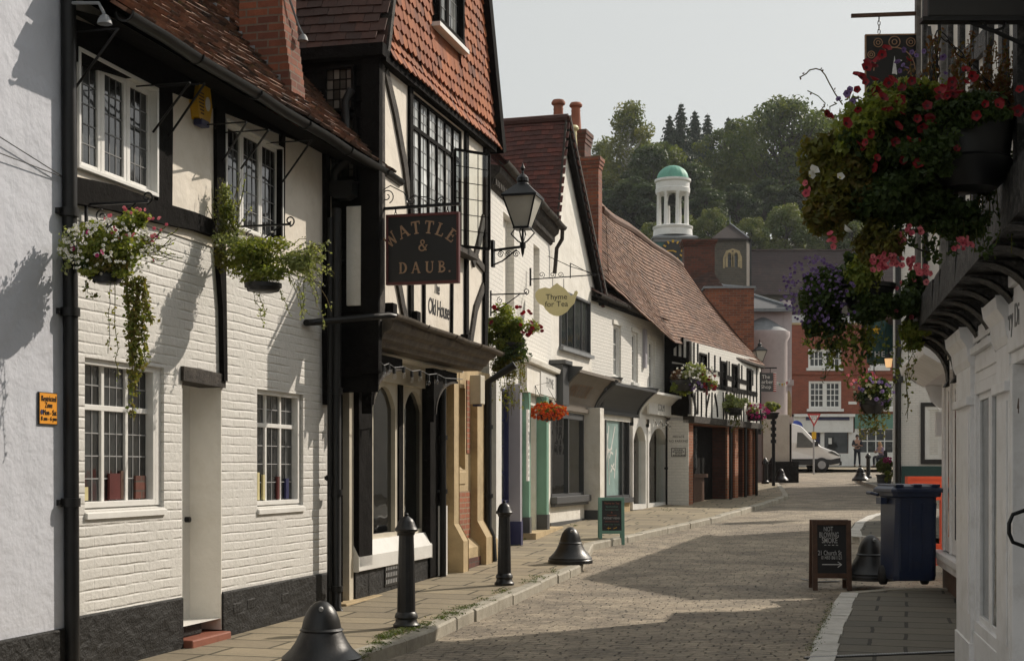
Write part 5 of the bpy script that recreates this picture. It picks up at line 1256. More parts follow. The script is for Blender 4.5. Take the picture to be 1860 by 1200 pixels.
for a, b_ in zip(us, us[1:]):
    mb.add([(a, DJR - .3, ZJR - .02), (b_, DJR - .3, ZJR - .02), (b_, DJR + .08, ZJR + .0), (a, DJR + .08, ZJR + .0), (a, DJR - .3, ZJR + .28), (b_, DJR - .3, ZJR + .28), (b_, DJR + .07 + rrx.uniform(-.01, .01), ZJR + .25), (a, DJR + .07, ZJR + .25)], [(0, 1, 2, 3), (3, 2, 6, 7), (7, 6, 5, 4)], .5)
Rf.build(mb, 'bressumer', M['roughtimber'], r)
beam(Rf, r, [(uE, ZJR - .05), (uE, 3.1)], .1, -.2, DJR + .1, 'timber')
for i, u in enumerate(ff(Rf.U(1860, .2) - .9, uE - .12, 11)):
    n = 8; pts = []
    for j in range(n + 1): a = PI / 2 * j / n; pts.append((-.02 + (DJR + .08) * (1 - math.cos(a)), ZJR - .36 + .34 * math.sin(a)))
    inner = [(d_ + .0, z_ ) for d_, z_ in pts]
    mb = MB(); mb.prism([(-.02, ZJR - .42), (.02, ZJR - .42)] + inner + [(DJR + .10, ZJR - .03), (-.02, ZJR - .03)], 0, u - .10, u + .10); Rf.build(mb, 'jetty_bracket', M['roughtimber'], r)
    mb = MB(); 
    for (d0, z0), (d1, z1) in zip(inner, inner[1:]): mb.quad((u - .09, d0 + .012, z0 - .012), (u + .09, d0 + .012, z0 - .012), (u + .09, d1 + .012, z1 - .012), (u - .09, d1 + .012, z1 - .012), .5)
    Rf.build(mb, 'bracket_edge', M['roughtimber'], r)
# shopfront, white paint
c0, c1 = Rf.U(1773), Rf.U(1747)          # near and far side of the end pilaster (U grows away from the camera)
def pil(u0, u1, d=.04, z0=.0, z1=2.33):
    mb = MB(); mb.box(u0, u1, -.1, d, z0, z1); mb.box(u0 - .01, u1 + .01, -.1, d + .012, z0, z0 + .35); mb.box(u0 - .02, u1 + .02, -.1, d + .03, z1 - .28, z1 - .22); mb.box(u0 + .07, u1 - .07, d, d + .008, .55, 2.0)
    mb.prism([(-.1, z1), (d, z1), (d + .02, z1 + .05), (d + .03, z1 + .14), (d + .07, z1 + .2), (d + .08, z1 + .27), (-.1, z1 + .27)], 0, u0 - .05, u1 + .05)
    return Rf.build(mb, 'pilaster', M['shade_white'], r, bevel=.006)
pil(c0, c1)
p0_, p1_ = Rf.U(1846), Rf.U(1822); pil(p0_, p1_)
mb = MB(); mb.box(p1_, c0, -.06, .01, 2.2, 2.7); mb.box(p1_ + .1, c0 - .1, .01, .022, 2.27, 2.37); mb.box(p1_, c0, .01, .05, 2.40, 2.45); mb.box(p1_ + .05, c0 - .05, .01, .03, 2.48, 2.58); Rf.build(mb, 'panelled_head', M['shade_white'], r, bevel=.006)
win = (p1_ + .0, c0 - .0, .44, 2.2)
w_ = window(Rf, r, win, .0, 2, 1, 1, fw=.08, mw=.06, sash=.045, fm='shade_white', gm='panelight', proud=.014)
mb = MB(); mb.box(p1_, c0, -.05, .02, -.2, .44); Rf.build(mb, 'stall_riser', M['shade_white'], r, bevel=.006)
for i in range(6):
    mb = MB(); u = p1_ + .2 + (c0 - p1_ - .4) * i / 6; mb.quad((u, -.005, .6), (u + .16, -.005, .6), (u + .16, -.005, 2.2), (u, -.005, 2.2)) if False else None
# door with number and handle, fascia with lettering
mb = MB(); mb.box(-.9, p0_, -.08, .03, 2.2, 2.27); mb.box(-.9, p0_, -.06, .05, 2.27, 2.62); mb.box(-.9, p0_, -.02, .08, 2.62, 2.69); fs_ = Rf.build(mb, 'fascia', M['shade_white'], r, bevel=.006)
text_on(Rf, fs_, 'Barry Di', Rf.U(1853), .052, 2.45, .19, M['lead'], align='CENTER')
d1_ = p0_ - .02; d0_ = d1_ - .95
mb = MB(); mb.box(d1_ - .10, d1_, -.1, .04, .1, 2.2); mb.box(d0_ - .1, d0_, -.1, .04, .1, 2.2); Rf.build(mb, 'door_frame', M['shade_white'], r, bevel=.006)
mb = MB(); mb.box(d0_, d1_ - .1, -.12, -.06, .14, 2.18); dr_ = Rf.build(mb, 'door', M['shade_white'], r)
mb = MB(); mb.box(d0_ + .15, d1_ - .22, -.06, -.055, .9, 2.05); Rf.build(mb, 'pane', M['pane'], dr_)
hu, hz1 = Rf.uz(1850, 924, .05); hz2 = Rf.Z(1850, 994, .05)
mb = MB(); mb.tube([(hu, -.0, hz1 - .0), (hu, .08, hz1 - .03), (hu, .1, hz1 - .08), (hu, .1, hz2 + .08), (hu, .08, hz2 + .03), (hu, .0, hz2)], .012, 6); Rf.build(mb, 'handle', M['iron'], dr_)
nu, nz_ = Rf.uz(1825, 739, .12); text_on(Rf, r, '4', nu - .02, .052, nz_, .12, M['brownwood'])
mb = MB(); wall(mb, -1, d0_ - .1, -.3, 2.7); Rf.build(mb, 'ground_wall', M['shade_white'], r)
# bow window at the far end: hood, panelled front, sill
mb = MB(); mb.box(uR1 - .02, uR1, -4, .0, -.3, 2.75); mb.box(c1 - .005, uR1, -.1, -.01, -.3, 2.72); Rf.build(mb, 'end_wall', M['shade_white'], r)
rb = Rb.root('bow_window_house', 'white house with a hooded bow window set back beyond the jettied shop', 'shop house')
uR1 = Rb.len; c1 = 3.4; b0, b1 = c1 + .02, uR1 + .25
mb = MB(); wall(mb, -.1, uR1 + .3, 3.0, 5.5, d=.0); shell(mb, -.1, uR1 + .3, -.3, 5.5, 0, 6); wall(mb, -.1, c1, -.3, 3.0); Rb.build(mb, 'upper_wall', M['plaster'], rb)
mb = MB(); mb.prism([(.3, 5.5), (-3, 7.0), (-6.3, 5.5), (-6.3, 5.4), (.3, 5.4)], 0, -.1, uR1 + .35); Rb.build(mb, 'roof', M['roofdark'], rb)
mb = MB(); wall(mb, c1, uR1 + .3, -.3, 3.0, d=-.02); mb.quad((uR1 + .3, -.02, -.3), (uR1 + .3, -5, -.3), (uR1 + .3, -5, 3.1), (uR1 + .3, -.02, 3.1)); Rb.build(mb, 'ground_wall', M['shade_white'], rb)
mb = MB(); mb.box(b0 + .1, b1 - .1, -.02, .05, .62, 2.62)
for i in range(4):
    q = b0 + .14 + i * (b1 - b0 - .3) / 3.6; mb.box(q, q + .07, .05, .08, .62, 2.62)
Rb.build(mb, 'bay', M['shade_white'], rb, bevel=.006)
for i in range(3): q = b0 + .21 + i * (b1 - b0 - .3) / 3.6; mb = MB(); mb.quad((q + .03, .056, .8), (q + .34, .056, .8), (q + .34, .056, 2.5), (q + .03, .056, 2.5), RND.random()); Rb.build(mb, 'pane', M['pane'], rb)
mb = MB(); mb.box(b0, b1, -.02, .15, .52, .60); mb.box(b0 + .05, b1 - .05, -.02, .11, .42, .52); Rb.build(mb, 'sill', M['shade_white'], rb, bevel=.01)
mb = MB(); mb.box(b0 + .1, b1 - .1, -.02, .04, -.2, .44); Rb.build(mb, 'plinth', M['brownwood'], rb)
mb = MB(); mb.prism([(-.02, 2.62), (.24, 2.62), (.50, 2.78), (.52, 2.86), (.28, 3.08), (-.02, 3.12)], 0, b0 - .15, b1 + .25); Rb.build(mb, 'hood', M['shade_white'], rb, bevel=.01)
mb = MB(); mb.prism([(-.02, 2.35), (.06, 2.35), (.16, 2.45), (.22, 2.62), (-.02, 2.62)], 0, b1 + .02, b1 + .14); Rb.build(mb, 'console', M['shade_white'], rb, bevel=.01)
mb = MB(); mb.box(b1 + .05, b1 + .25, -.02, .1, 2.0, 2.3); Rb.build(mb, 'wall_lamp', M['shade_white'], rb); 
# small house hidden round the corner of the side lane, then the inn
Xf = Frame((7.5, 24.2), (9.95, 32.0), 'R')
x = Xf.root('corner_house', 'white rendered house with sash windows set back beyond the side lane', 'house')
mb = MB(); hs_ = [(1 + i * 2.4, 2.2 + i * 2.4, z, z + 1.3) for i in range(3) for z in (1.1, 3.6)]
wall(mb, 0, Xf.len, -.2, 5.8, hs_); shell(mb, 0, Xf.len, -.2, 5.8, 0, 6); mb.poly([(0, 0, 5.8), (0, -3, 7.4), (0, -6, 5.8)]); mb.poly([(Xf.len, 0, 5.8), (Xf.len, -3, 7.4), (Xf.len, -6, 5.8)]); Xf.build(mb, 'wall', M['plaster'], x)
mb = MB(); mb.prism([(.3, 5.75), (-3, 7.5), (-6.3, 5.75), (-6.3, 5.65), (-3, 7.4), (.3, 5.65)], 0, -.2, Xf.len + .2); Xf.build(mb, 'roof', M['roofdark'], x)
for q in hs_: window(Xf, x, q, -.04, 1, 2, 4, sash=.03, lm='white', lw=.02)
SX = 11.72
Sf = Frame((SX, 44.0), (SX + 4.4, 56.0), 'R')
s_ = Sf.root('inn', 'white painted brick inn with a dark downpipe and a framed side window', 'pub')
SS = Side(Sf, 0.0)
zS = zg(44)
wS = SS.rect(1680, 1712, 738, 834); 
mb = MB()
def swall(z0, z1, hole=None):
    q = MB(); wall(q, 0, 1, z0, z1) ; return q
Q = MB(); a0, a1_ = SS.U(1622), SS.U(1850)
Q2 = MB(); wall(Q2, a1_, a0, zS - .5, 9.5, [(min(wS[0], wS[1]), max(wS[0], wS[1]), wS[2], wS[3])]) if a1_ < a0 else wall(Q2, a0, a1_, zS - .5, 9.5, [(min(wS[0], wS[1]), max(wS[0], wS[1]), wS[2], wS[3])])
SS.build(Q2, 'end_wall', M['wbrick2'], s_)
mb = MB(); hw2 = [(1 + i * 3, 2.4 + i * 3, z, z + 1.5) for i in range(4) for z in (zS + 1.2, zS + 4)]
wall(mb, 0, Sf.len, zS - .5, 6.3, hw2); shell(mb, 0.01, Sf.len, zS - .5, 6.3, 0, 8); Sf.build(mb, 'wall', M['wbrick2'], s_)
for q in hw2: window(Sf, s_, q, -.04, 1, 2, 4, sash=.03, lm='white', lw=.02)
mb = MB(); mb.prism([(.3, 6.3), (-3.5, 8.0), (-8, 6.3), (-8, 6.2), (.3, 6.2)], 0, .05, Sf.len); Sf.build(mb, 'roof', M['roofdark'], s_)
class SSside: pass
lo, hi = min(wS[0], wS[1]), max(wS[0], wS[1])
fr_ = MB()
for (a, b_, c2, e2) in ((lo - .12, hi + .12, wS[3], wS[3] + .12), (lo - .12, hi + .12, wS[2] - .14, wS[2]), (lo - .12, lo, wS[2], wS[3]), (hi, hi + .12, wS[2], wS[3])): fr_.box(a, b_, -.02, .06, c2, e2)
SS.build(fr_, 'window_surround', M['signblack'], s_)
window(SS, s_, (lo, hi, wS[2], wS[3]), .0, 1, 1, 3, fw=.1, sash=.04, lm='white', lw=.05, gm='pane')
pc = SS.uz(1632, 700); mb = MB(); mb.tube([(pc[0], .1, 9), (pc[0], .1, zS)], .09, 10); mb.smooth = True
zc = SS.Z(1632, 689); mb.tube([(pc[0], .1, zc - .1), (pc[0], .1, zc + .1)], .16, 10); SS.build(mb, 'drainpipe', M['pipe'], s_, smooth=True)
g0, gz = SS.uz(1638, 846); g1 = SS.U(1740); mb = MB(); mb.box(min(g0, g1), max(g0, g1), 0, .08, zS - .3, gz); gp_ = SS.build(mb, 'green_panel', M['starsign'], s_)
lu, lz_ = SS.uz(1664, 862, .1)
me = text_mesh('DRINKS & FOOD', .12) if False else None
# distant pub sign on its bracket
p = P(1603, 620, 46.0); o = empty('pub_sign', p, 0, 'dark green hanging sign reading THE S beside the white inn corner', 'sign')
mb = MB(); mb.box(-.50, .85, -.04, .04, -.72, .78); bd = mb.build('board', M['starsign'], o, bevel=.01)
text_free(bd, 'THE STAR', (.22, -.045, -.42), .26, M['chalk'], spacing=1.25)
mb = MB(); mb.prism([(-.22 + .16 * (1 if i % 2 == 0 else .42) * math.sin(i * PI / 5), .36 + .17 * (1 if i % 2 == 0 else .42) * math.cos(i * PI / 5)) for i in range(10)], 1, -.05, -.04); mb.build('emblem', M['yellow'], bd)
mb = MB(); mb.bar((-.6, 0, .95), (1.2, 0, .95), .05, .05); mb.bar((-.2, 0, .78), (-.2, 0, .95), .03, .03); mb.bar((.5, 0, .78), (.5, 0, .95), .03, .03); mb.build('bracket', M['iron'], o)
# lantern glowing beside it
p = P(1614, 658, 45.5); o = empty('wall_lantern', p, 0, 'small lit wall lantern just below the green pub sign', 'lamp')
lm_ = bpy.data.materials.new('lit_lantern'); lm_.use_nodes = True; bb = lm_.node_tree.nodes['Principled BSDF']; bb.inputs['Base Color'].default_value = (.8, .5, .25, 1); bb.inputs['Emission Color'].default_value = (1, .6, .28, 1); bb.inputs['Emission Strength'].default_value = .7
mb = MB(); mb.lathe([(.0, -.16), (.09, -.15), (.13, .12), (.0, .14)], (0, 0, 0), 8); mb.build('lamp_glass', lm_, o); mb = MB(); mb.lathe([(.16, .12), (.05, .26), (0, .3)], (0, 0, 0), 8); mb.box(-.02, .02, -.02, .02, .28, .45); mb.build('cap', M['iron'], o)
# ornate dark sign fixed to the end of the jettied shop, on its bar
YS_ = 12.3; p = P(1624, 120, YS_); o = empty('hanging_sign', p, -.05, 'square dark sign with gilt scrollwork and an arch, half hidden by red petunias', 'sign')
mb = MB(); h_ = .33; mb.box(-.34, .34, -.02, .02, -.36, .37); bd = mb.build('board', M['signblack'], o)
mb = MB(); 
for (a, b_, c2, e2) in ((-.34, .34, .355, .37), (-.34, -.328, -.36, .37), (.328, .34, -.36, .37)): mb.box(a, b_, -.026, .026, c2, e2)
mb.tube([(.24 * math.cos(a), -.024, -.06 + .27 * math.sin(a)) for a in ff(0, PI, 20)], .007, 5)
for cx, cz, rr_ in ((0, .275, .065), (-.19, .27, .05), (.19, .27, .05), (-.27, .13, .04), (.27, .13, .04)): mb.tube([(cx + rr_ * math.cos(a), -.024, cz + rr_ * math.sin(a)) for a in ff(0, 2 * PI, 16)], .006, 4); mb.tube([(cx + rr_ * .45 * math.cos(a), -.024, cz + rr_ * .45 * math.sin(a)) for a in ff(0, 2 * PI, 10)], .006, 4)
mb.build('gilt_scrollwork', M['gold'], bd)
mb = MB(); mb.prism([(-.03, -.1), (0, .11), (.03, -.1)], 1, -.03, -.022); mb.tube([(.06 + .07 * math.cos(a), -.026, -.03 + .09 * math.sin(a)) for a in ff(1.2, 4.2, 10)], .006, 4); mb.build('emblem', M['chalk'], bd)
o.scale = (.73,) * 3; zb_ = (P(1624, 28, YS_).z - p.z) / .73; xa, xb = (P(1547, 28, YS_).x - p.x) / .73, (P(1690, 28, YS_).x - p.x) / .73
mb = MB(); mb.bar((xa, 0, zb_), (xb, 0, zb_ + .02), .04, .04); mb.build('bar', M['brownwood'], o)
mb = MB(); xq = (P(1597, 28, YS_).x - p.x) / .73
for i in range(4): mb.tube([(xq + .014 * math.cos(a) * (i % 2), .014 * math.cos(a) * (1 - i % 2), zb_ - .04 - i * .05 + .032 * math.sin(a)) for a in ff(0, 2 * PI, 10)], .005, 4)
mb.build('chain', M['iron'], o)
# black projecting sign over the near pavement, with its scroll bracket
Yq = 6.4; p = P(1690, 34, Yq); o = empty('projecting_sign', (p.x, Yq, p.z), 0, 'plain black projecting board high at the top right corner with a scroll bracket', 'sign'); o.scale = (.72,) * 3
mb = MB(); mb.box(-.03, 1.0, -.05, .05, 0, .7); mb.build('board', M['signblack'], o, bevel=.008)
mb = MB(); mb.bar((-.06, 0, -.012), (1.02, 0, -.012), .09, .025); mb.build('frame', M['iron'], o)
mb = MB(); mb.tube([(.24, 0, -.02), (.4, 0, -.08), (.58, 0, -.16), (.8, 0, -.26), (1.0, 0, -.38)], .013, 7); mb.tube([(.33, 0, -.02), (.35, 0, -.06), (.40, 0, -.075), (.45, 0, -.06), (.47, 0, -.02)], .010, 6); mb.build('scroll_bracket', M['iron'], o)
# ================================================================== far end of the street
# pale pink building with a rounded bay
Yp = 58.0
p = P(1372, 860, Yp)
o = empty('pink_building', (p.x - 3, Yp, 0), 0, 'pale pink rendered building with slate roof and rounded bay at the street end', 'building')
X = lambda px, Y=Yp: P(px, 0, Y).x - (p.x - 3)
Zp = lambda py, Y=Yp: P(0, py, Y).z
x1 = X(1424)
mb = MB(); mb.box(0, x1, 0, 9, zg(Yp) - .3, Zp(562)); mb.build('wall', M['pink'], o)
mb = MB(); mb.box(x1 - .02, X(1438), -.02, 4, zg(Yp) - .3, Zp(545)); mb.box(X(1423), X(1441), -.12, 4, Zp(700), Zp(690)); mb.box(X(1423), X(1440), -.1, 4, Zp(768), Zp(757)); mb.build('side_block', M['pink'], o)
mb = MB(); mb.lathe([(.95, zg(Yp) - .3), (.95, Zp(620)), (1.05, Zp(612)), (1.05, Zp(603)), (.9, Zp(602))], (X(1388), .1, 0), 28, a0=PI, a1=2 * PI); mb.smooth = True; mb.build('bay', M['pink'], o, smooth=True)
mb = MB(); mb.lathe([(1.08, Zp(603)), (.5, Zp(585)), (.0, Zp(572))], (X(1386), .15, 0), 20, a0=PI, a1=2 * PI); mb.build('bay_roof', M['leadroof'], o)
mb = MB(); z0, z1 = Zp(562), Zp(505)
mb.quad((-.3, -.4, z0), (x1 + .3, -.4, z0), (x1 - 2.6, 4.0, z1 + .4), (-.3, 4.0, z1 + .4)); mb.quad((x1 + .3, -.4, z0), (x1 + .3, 9, z0), (x1 - 2.6, 6, z1 + .4), (x1 - 2.6, 4.0, z1 + .4))
mb.build('roof', M['slate'], o); mb = MB(); mb.box(-.3, x1 + .35, -.45, -.25, z0 - .12, z0); mb.tube([(x1 + .3, -.4, z0 + .03), (x1 - 2.6, 4, z1 + .43)], .07, 6); mb.build('eaves', M['leadroof'], o)
mb = MB(); mb.box(X(1378), X(1425), -1.05, -.9, zg(Yp) - .2, Zp(755)); mb.build('garden_wall', M['cream'], o)
mb = MB(); mb.box(X(1378), X(1440), -1.2, -1.06, zg(Yp) - .3, Zp(838)); mb.build('plinth', M['plinth'], o)
mb = MB(); mb.box(X(1430), X(1436), -.15, -.02, zg(Yp), Zp(770)); mb.build('door_recess', M['timber'], o)
mb = MB(); mb.prism([(X(1431) + .35 * 0, 0)] * 0 + [(X(1432) + .12 * math.cos(a), Zp(745) + .5 * math.sin(a) + .3) for a in ff(0, PI, 8)] + [(X(1432) - .12, Zp(757)), (X(1432) + .12, Zp(757))], 1, -.04, -.015); mb.build('arched_panel', M['stone'], o)
# slate roofed building behind
Y2 = 52.0; p2 = P(1300, 500, Y2); o = empty('slate_roof_building', (p2.x, Y2, 0), 0, 'low building with a grey slate hipped roof edged in lead behind the chimneys', 'building')
X2 = lambda px: P(px, 0, Y2).x - p2.x
Z2 = lambda py: P(0, py, Y2).z
mb = MB(); mb.box(0, X2(1365), 0, 6, 0, Z2(525)); mb.build('wall', M['brickdark'], o)
mb = MB(); mb.quad((0, -.2, Z2(526)), (X2(1370), -.2, Z2(526)), (X2(1318), 3, Z2(499)), (0, 3, Z2(499))); mb.quad((X2(1370), -.2, Z2(526)), (X2(1370), 6, Z2(526)), (X2(1330), 4, Z2(499)), (X2(1318), 3, Z2(499))); mb.build('roof', M['slate'], o)
mb = MB(); mb.tube([(X2(1318), 3, Z2(498)), (X2(1370), -.2, Z2(525))], .06, 6); mb.build('hip_lead', M['leadroof'], o)
# red brick house across the junction
Y3 = 82.0; q = P(1400, 860, Y3); o = empty('red_brick_house', (q.x, Y3, 0), 0, 'red brick Georgian house with white sash windows above white shopfronts', 'house')
X3 = lambda px: P(px, 0, Y3).x - q.x
Z3 = lambda py: P(0, py, Y3).z
zb3 = zg(Y3); top = Z3(590)
ws = [(X3(1468), X3(1528), Z3(668), Z3(634)), (X3(1469), X3(1528), Z3(742), Z3(692)), (X3(1580), X3(1612), Z3(668), Z3(634)), (X3(1580), X3(1640), Z3(742), Z3(692))]
F3 = Frame((q.x, Y3), (q.x + 1, Y3), 'R'); F3.n = Vector((0, -1)); F3.sgn = -1
mb = MB(); wall(mb, 0, X3(1900), Z3(752), top, [(*a, .15) for a in ws]); mb.box(0, X3(1900), -8, -7.9, zb3, top); mb.quad((0, 0, zb3), (0, -8, zb3), (0, -8, top), (0, 0, top)); mb.box(.1, X3(1900), 0, .08, Z3(680), Z3(674)); F3.build(mb, 'wall', M['brickred'], o)
for i, a in enumerate(ws): 
    ww = window(F3, o, a, -.06, 2, 3, 2 if i in (0, 2) else 4, fw=.09, mw=.14, sash=.05, lm='white', lw=.05, gm='pane', proud=.04)
    mb = MB(); mb.box(a[0] - .12, a[1] + .12, -.1, .14, a[2] - .16, a[2] - .01); F3.build(mb, 'sill', M['white'], ww)
mb = MB(); mb.box(X3(1440), X3(1548), -.1, .25, Z3(785), Z3(752)); mb.box(X3(1440), X3(1550), -.1, .45, Z3(757), Z3(752)); sf = F3.build(mb, 'shop_fascia', M['white'], o)
mb = MB(); mb.box(X3(1462), X3(1541), .25, .29, Z3(763), Z3(756)); F3.build(mb, 'sign_panel', M['navy'], sf)
mb = MB(); wall(mb, X3(1438), X3(1552), zb3 - .2, Z3(785), [(X3(1497), X3(1541), Z3(823), Z3(778), .12), (X3(1464), X3(1490), Z3(858), Z3(778), .3)], d=.05); F3.build(mb, 'shop_wall', M['white'], o)
mb = MB(); mb.box(X3(1498), X3(1540), -.06, -.04, Z3(822), Z3(779)); F3.build(mb, 'pane', M['pane'], o)
mb = MB(); mb.box(X3(1464), X3(1490), -.2, -.15, zb3, Z3(778)); F3.build(mb, 'door', M['navy'], o)
mb = MB(); mb.box(X3(1505), X3(1511), -.03, -.02, Z3(806), Z3(795)); F3.build(mb, 'notice', M['white'], o)
mb = MB(); mb.box(X3(1552), X3(1900), -.05, .12, Z3(778), Z3(752)); F3.build(mb, 'shop_fascia', M['boardgreen'], o)
bw_ = (X3(1558), X3(1640), Z3(823), Z3(778))
mb = MB(); wall(mb, X3(1552), X3(1900), zb3 - .2, Z3(778), [(*bw_, .1)], d=.05); F3.build(mb, 'shop_wall', M['white'], o)
window(F3, o, bw_, .0, 1, 5, 2, fw=.06, sash=0, lm='white', lw=.06, gm='pane', proud=.06)
mb = MB(); mb.box(X3(1441), X3(1900), .05, .12, zb3 - .2, Z3(846)); F3.build(mb, 'plinth', M['greyfascia'], o)
mb = MB(); mb.box(X3(1541), X3(1556), .0, .04, Z3(734), Z3(729)); F3.build(mb, 'street_name_plate', M['white'], o)
mb = MB(); mb.prism([(-.3, top - .1), (-4, top + 1.0), (-7.8, top - .1)], 0, .2, X3(1900) - .2); F3.build(mb, 'roof', M['slate'], o); mb = MB(); mb.box(-.05, X3(1900), -.25, .06, top, top + .12); F3.build(mb, 'coping', M['stone'], o)

# clock turret with its open cupola
Yt = 110.0; q = P(1222, 430, Yt); o = empty('clock_turret', (q.x, Yt, 0), 0, 'white columned cupola with green copper dome above a green clock turret', 'tower')
Zt = lambda py: P(0, py, Yt).z
k_ = Yt / FPX
rdrum = 33 * k_; 
mb = MB(); mb.box(-35 * k_, 35 * k_, -35 * k_, 35 * k_, 0, Zt(445)); mb.build('turret', M['teal'], o)
mb = MB(); mb.box(-41 * k_, 41 * k_, -41 * k_, 41 * k_, Zt(439), Zt(436)); mb.box(-38 * k_, 38 * k_, -38 * k_, 38 * k_, Zt(445), Zt(439)); 
mb.add([(-41 * k_, -41 * k_, Zt(436)), (41 * k_, -41 * k_, Zt(436)), (41 * k_, 41 * k_, Zt(436)), (-41 * k_, 41 * k_, Zt(436)), (0, 0, Zt(420))], [(0, 1, 4), (1, 2, 4), (2, 3, 4), (3, 0, 4)], .5); mb.build('turret_roof', M['leadroof'], o)
mb = MB(); mb.smooth = True; mb.lathe([(0, Zt(430)), (36 * k_, Zt(430)), (35 * k_, Zt(418)), (36.5 * k_, Zt(416)), (36.5 * k_, Zt(413)), (32 * k_, Zt(411)), (0, Zt(411))], n=40); mb.build('base_drum', M['white'], o, smooth=True)
for i in range(8):
    a = 2 * PI * i / 8 + .2; mb = MB(); mb.smooth = True; rr_ = 27 * k_; c_ = (rr_ * math.cos(a), rr_ * math.sin(a), 0)
    mb.lathe([(4.6 * k_, Zt(412)), (3.5 * k_, Zt(409)), (3.5 * k_, Zt(390)), (3.0 * k_, Zt(356)), (4.3 * k_, Zt(354)), (4.3 * k_, Zt(351))], c_, 14); mb.build('column', M['white'], o, smooth=True)
mb = MB(); mb.smooth = True; mb.lathe([(0, Zt(352)), (31 * k_, Zt(352)), (31.5 * k_, Zt(344)), (30.5 * k_, Zt(343)), (30.5 * k_, Zt(333)), (33 * k_, Zt(331)), (33 * k_, Zt(327)), (28.5 * k_, Zt(326)), (0, Zt(326))], n=40); mb.build('entablature', M['white'], o, smooth=True)
mb = MB(); mb.smooth = True; R_ = 28.5 * k_; hD = Zt(301) - Zt(327)
mb.lathe([(R_ * math.cos(a), Zt(327) + hD * math.sin(a)) for a in ff(0, PI / 2 - .02, 12)], n=72, flute=lambda k, rr, z: 1 + (.022 if k % 4 == 0 else 0)); mb.build('dome', M['copper'], o, smooth=True)
mb = MB(); mb.smooth = True; mb.lathe([(0, Zt(352)), (7 * k_, Zt(355)), (9 * k_, Zt(366)), (12 * k_, Zt(372)), (0, Zt(372))], n=16); mb.build('bell', M['iron'], o, smooth=True)
xc, zc, rc = (1218 - 1222) * k_, Zt(461), 20.5 * k_
mb = MB(); mb.prism([(xc + rc * math.cos(a), zc + rc * math.sin(a)) for a in ff(0, 2 * PI, 40)[:-1]], 1, -35 * k_ - .12, -35 * k_); ck = mb.build('clock_face', M['signblack'], o)
mb = MB(); gy = -35 * k_ - .15
for i in range(12):
    a = 2 * PI * i / 12; d_ = Vector((math.cos(a), 0, math.sin(a))); c_ = Vector((xc, gy, zc)); mb.bar(c_ + d_ * rc * .70, c_ + d_ * rc * .95, .05, rc * .13 if i % 3 else rc * .2, d_.cross(Vector((0, 1, 0))))
mb.bar((xc, gy, zc), (xc - rc * .62, gy, zc - .02), .04, .07); mb.bar((xc, gy, zc), (xc + rc * .3, gy, zc - rc * .12), .04, .09)
mb.build('numerals_and_hands', M['yellow'], ck)
# stone tower with pyramid roof and long tiled roof
Yc = 135.0; q = P(1332, 430, Yc); k2 = Yc / FPX; Zc = lambda py: P(0, py, Yc).z
o = empty('stone_tower', (q.x, Yc, 0), 0, 'brown rubble stone tower with pyramid tiled roof and paired lancet windows', 'tower')
F4 = Frame((q.x, Yc), (q.x + 1, Yc), 'R'); F4.n = Vector((0, -1)); F4.sgn = -1
wl_, wr_ = -36 * k2, 37 * k2
lan = [(-11 * k2, -3 * k2, Zc(485), Zc(463)), (1 * k2, 9 * k2, Zc(485), Zc(463))]
wf_r = 24 * k2; mb = MB(); wall(mb, wl_, wf_r, 0, Zc(433), [(*a, .3) for a in lan]); mb.quad((wf_r, 0, 0), (wr_, -2.2, 0), (wr_, -2.2, Zc(433)), (wf_r, 0, Zc(433))); mb.quad((wl_, 0, 0), (wl_, -4, 0), (wl_, -4, Zc(433)), (wl_, 0, Zc(433))); F4.build(mb, 'wall', M['flint'], o)
for a in lan:
    m_ = (a[0] + a[1]) / 2; w2 = (a[1] - a[0]) / 2
    mb = MB(); mb.box(a[0], a[1], -.3, -.25, a[2], a[3]); F4.build(mb, 'window', M['pane'], o)
    mb = MB(); pts = [(a[0] - .06, a[2]), (a[0] - .06, a[3])] + [(m_ + (w2 + .06) * math.cos(t), a[3] + w2 * 1.6 * math.sin(t)) for t in ff(PI, 0, 8)] + [(a[1] + .06, a[2])]
    mb.strip(pts, .2, -.05, .06); F4.build(mb, 'window_surround', M['stone'], o)
mb = MB(); mb.strip([(-17 * k2, Zc(487)), (-17 * k2, Zc(468)), (-12 * k2, Zc(457)), (-1 * k2, Zc(453)), (10 * k2, Zc(457)), (14 * k2, Zc(468)), (14 * k2, Zc(487))], .18, -.05, .05); F4.build(mb, 'window_surround', M['stone'], o)
e_ = 41 * k2; mb = MB(); ap_ = Zc(400); zz = Zc(434)
mb.add([(-e_, .35, zz), (e_ * .66, .35, zz), (e_, -2.4, zz), (-e_, -4.3, zz), (0, -2, ap_)], [(0, 1, 4), (1, 2, 4), (2, 3, 4), (3, 0, 4)], .5); mb.box(-e_, e_ * .66, .30, .40, zz - .12, zz + .02); F4.build(mb, 'roof', tilemat('dark_tower_tiles', [(.035, .022, .021)], None), o)
mb = MB(); mb.tube([(0, -2, ap_ + .05), (e_ * .66, .35, zz + .05)], .07, 6); mb.tube([(0, -2, ap_), (0, -2, ap_ + .8)], .05, 6); F4.build(mb, 'lead_hip', M['leadroof'], o)
mb = MB(); mb.tube([(wr_ - 6 * k2, .1, zz), (wr_ - 6 * k2, .1, 0)], .1, 6); F4.build(mb, 'drainpipe', M['pipe'], o)
o = empty('church', (P(1370, 0, Yc).x, Yc + 2, 0), 0, 'long building with a plain purple-brown tiled roof beside the stone tower', 'church')
L2 = P(1720, 0, Yc).x - P(1370, 0, Yc).x
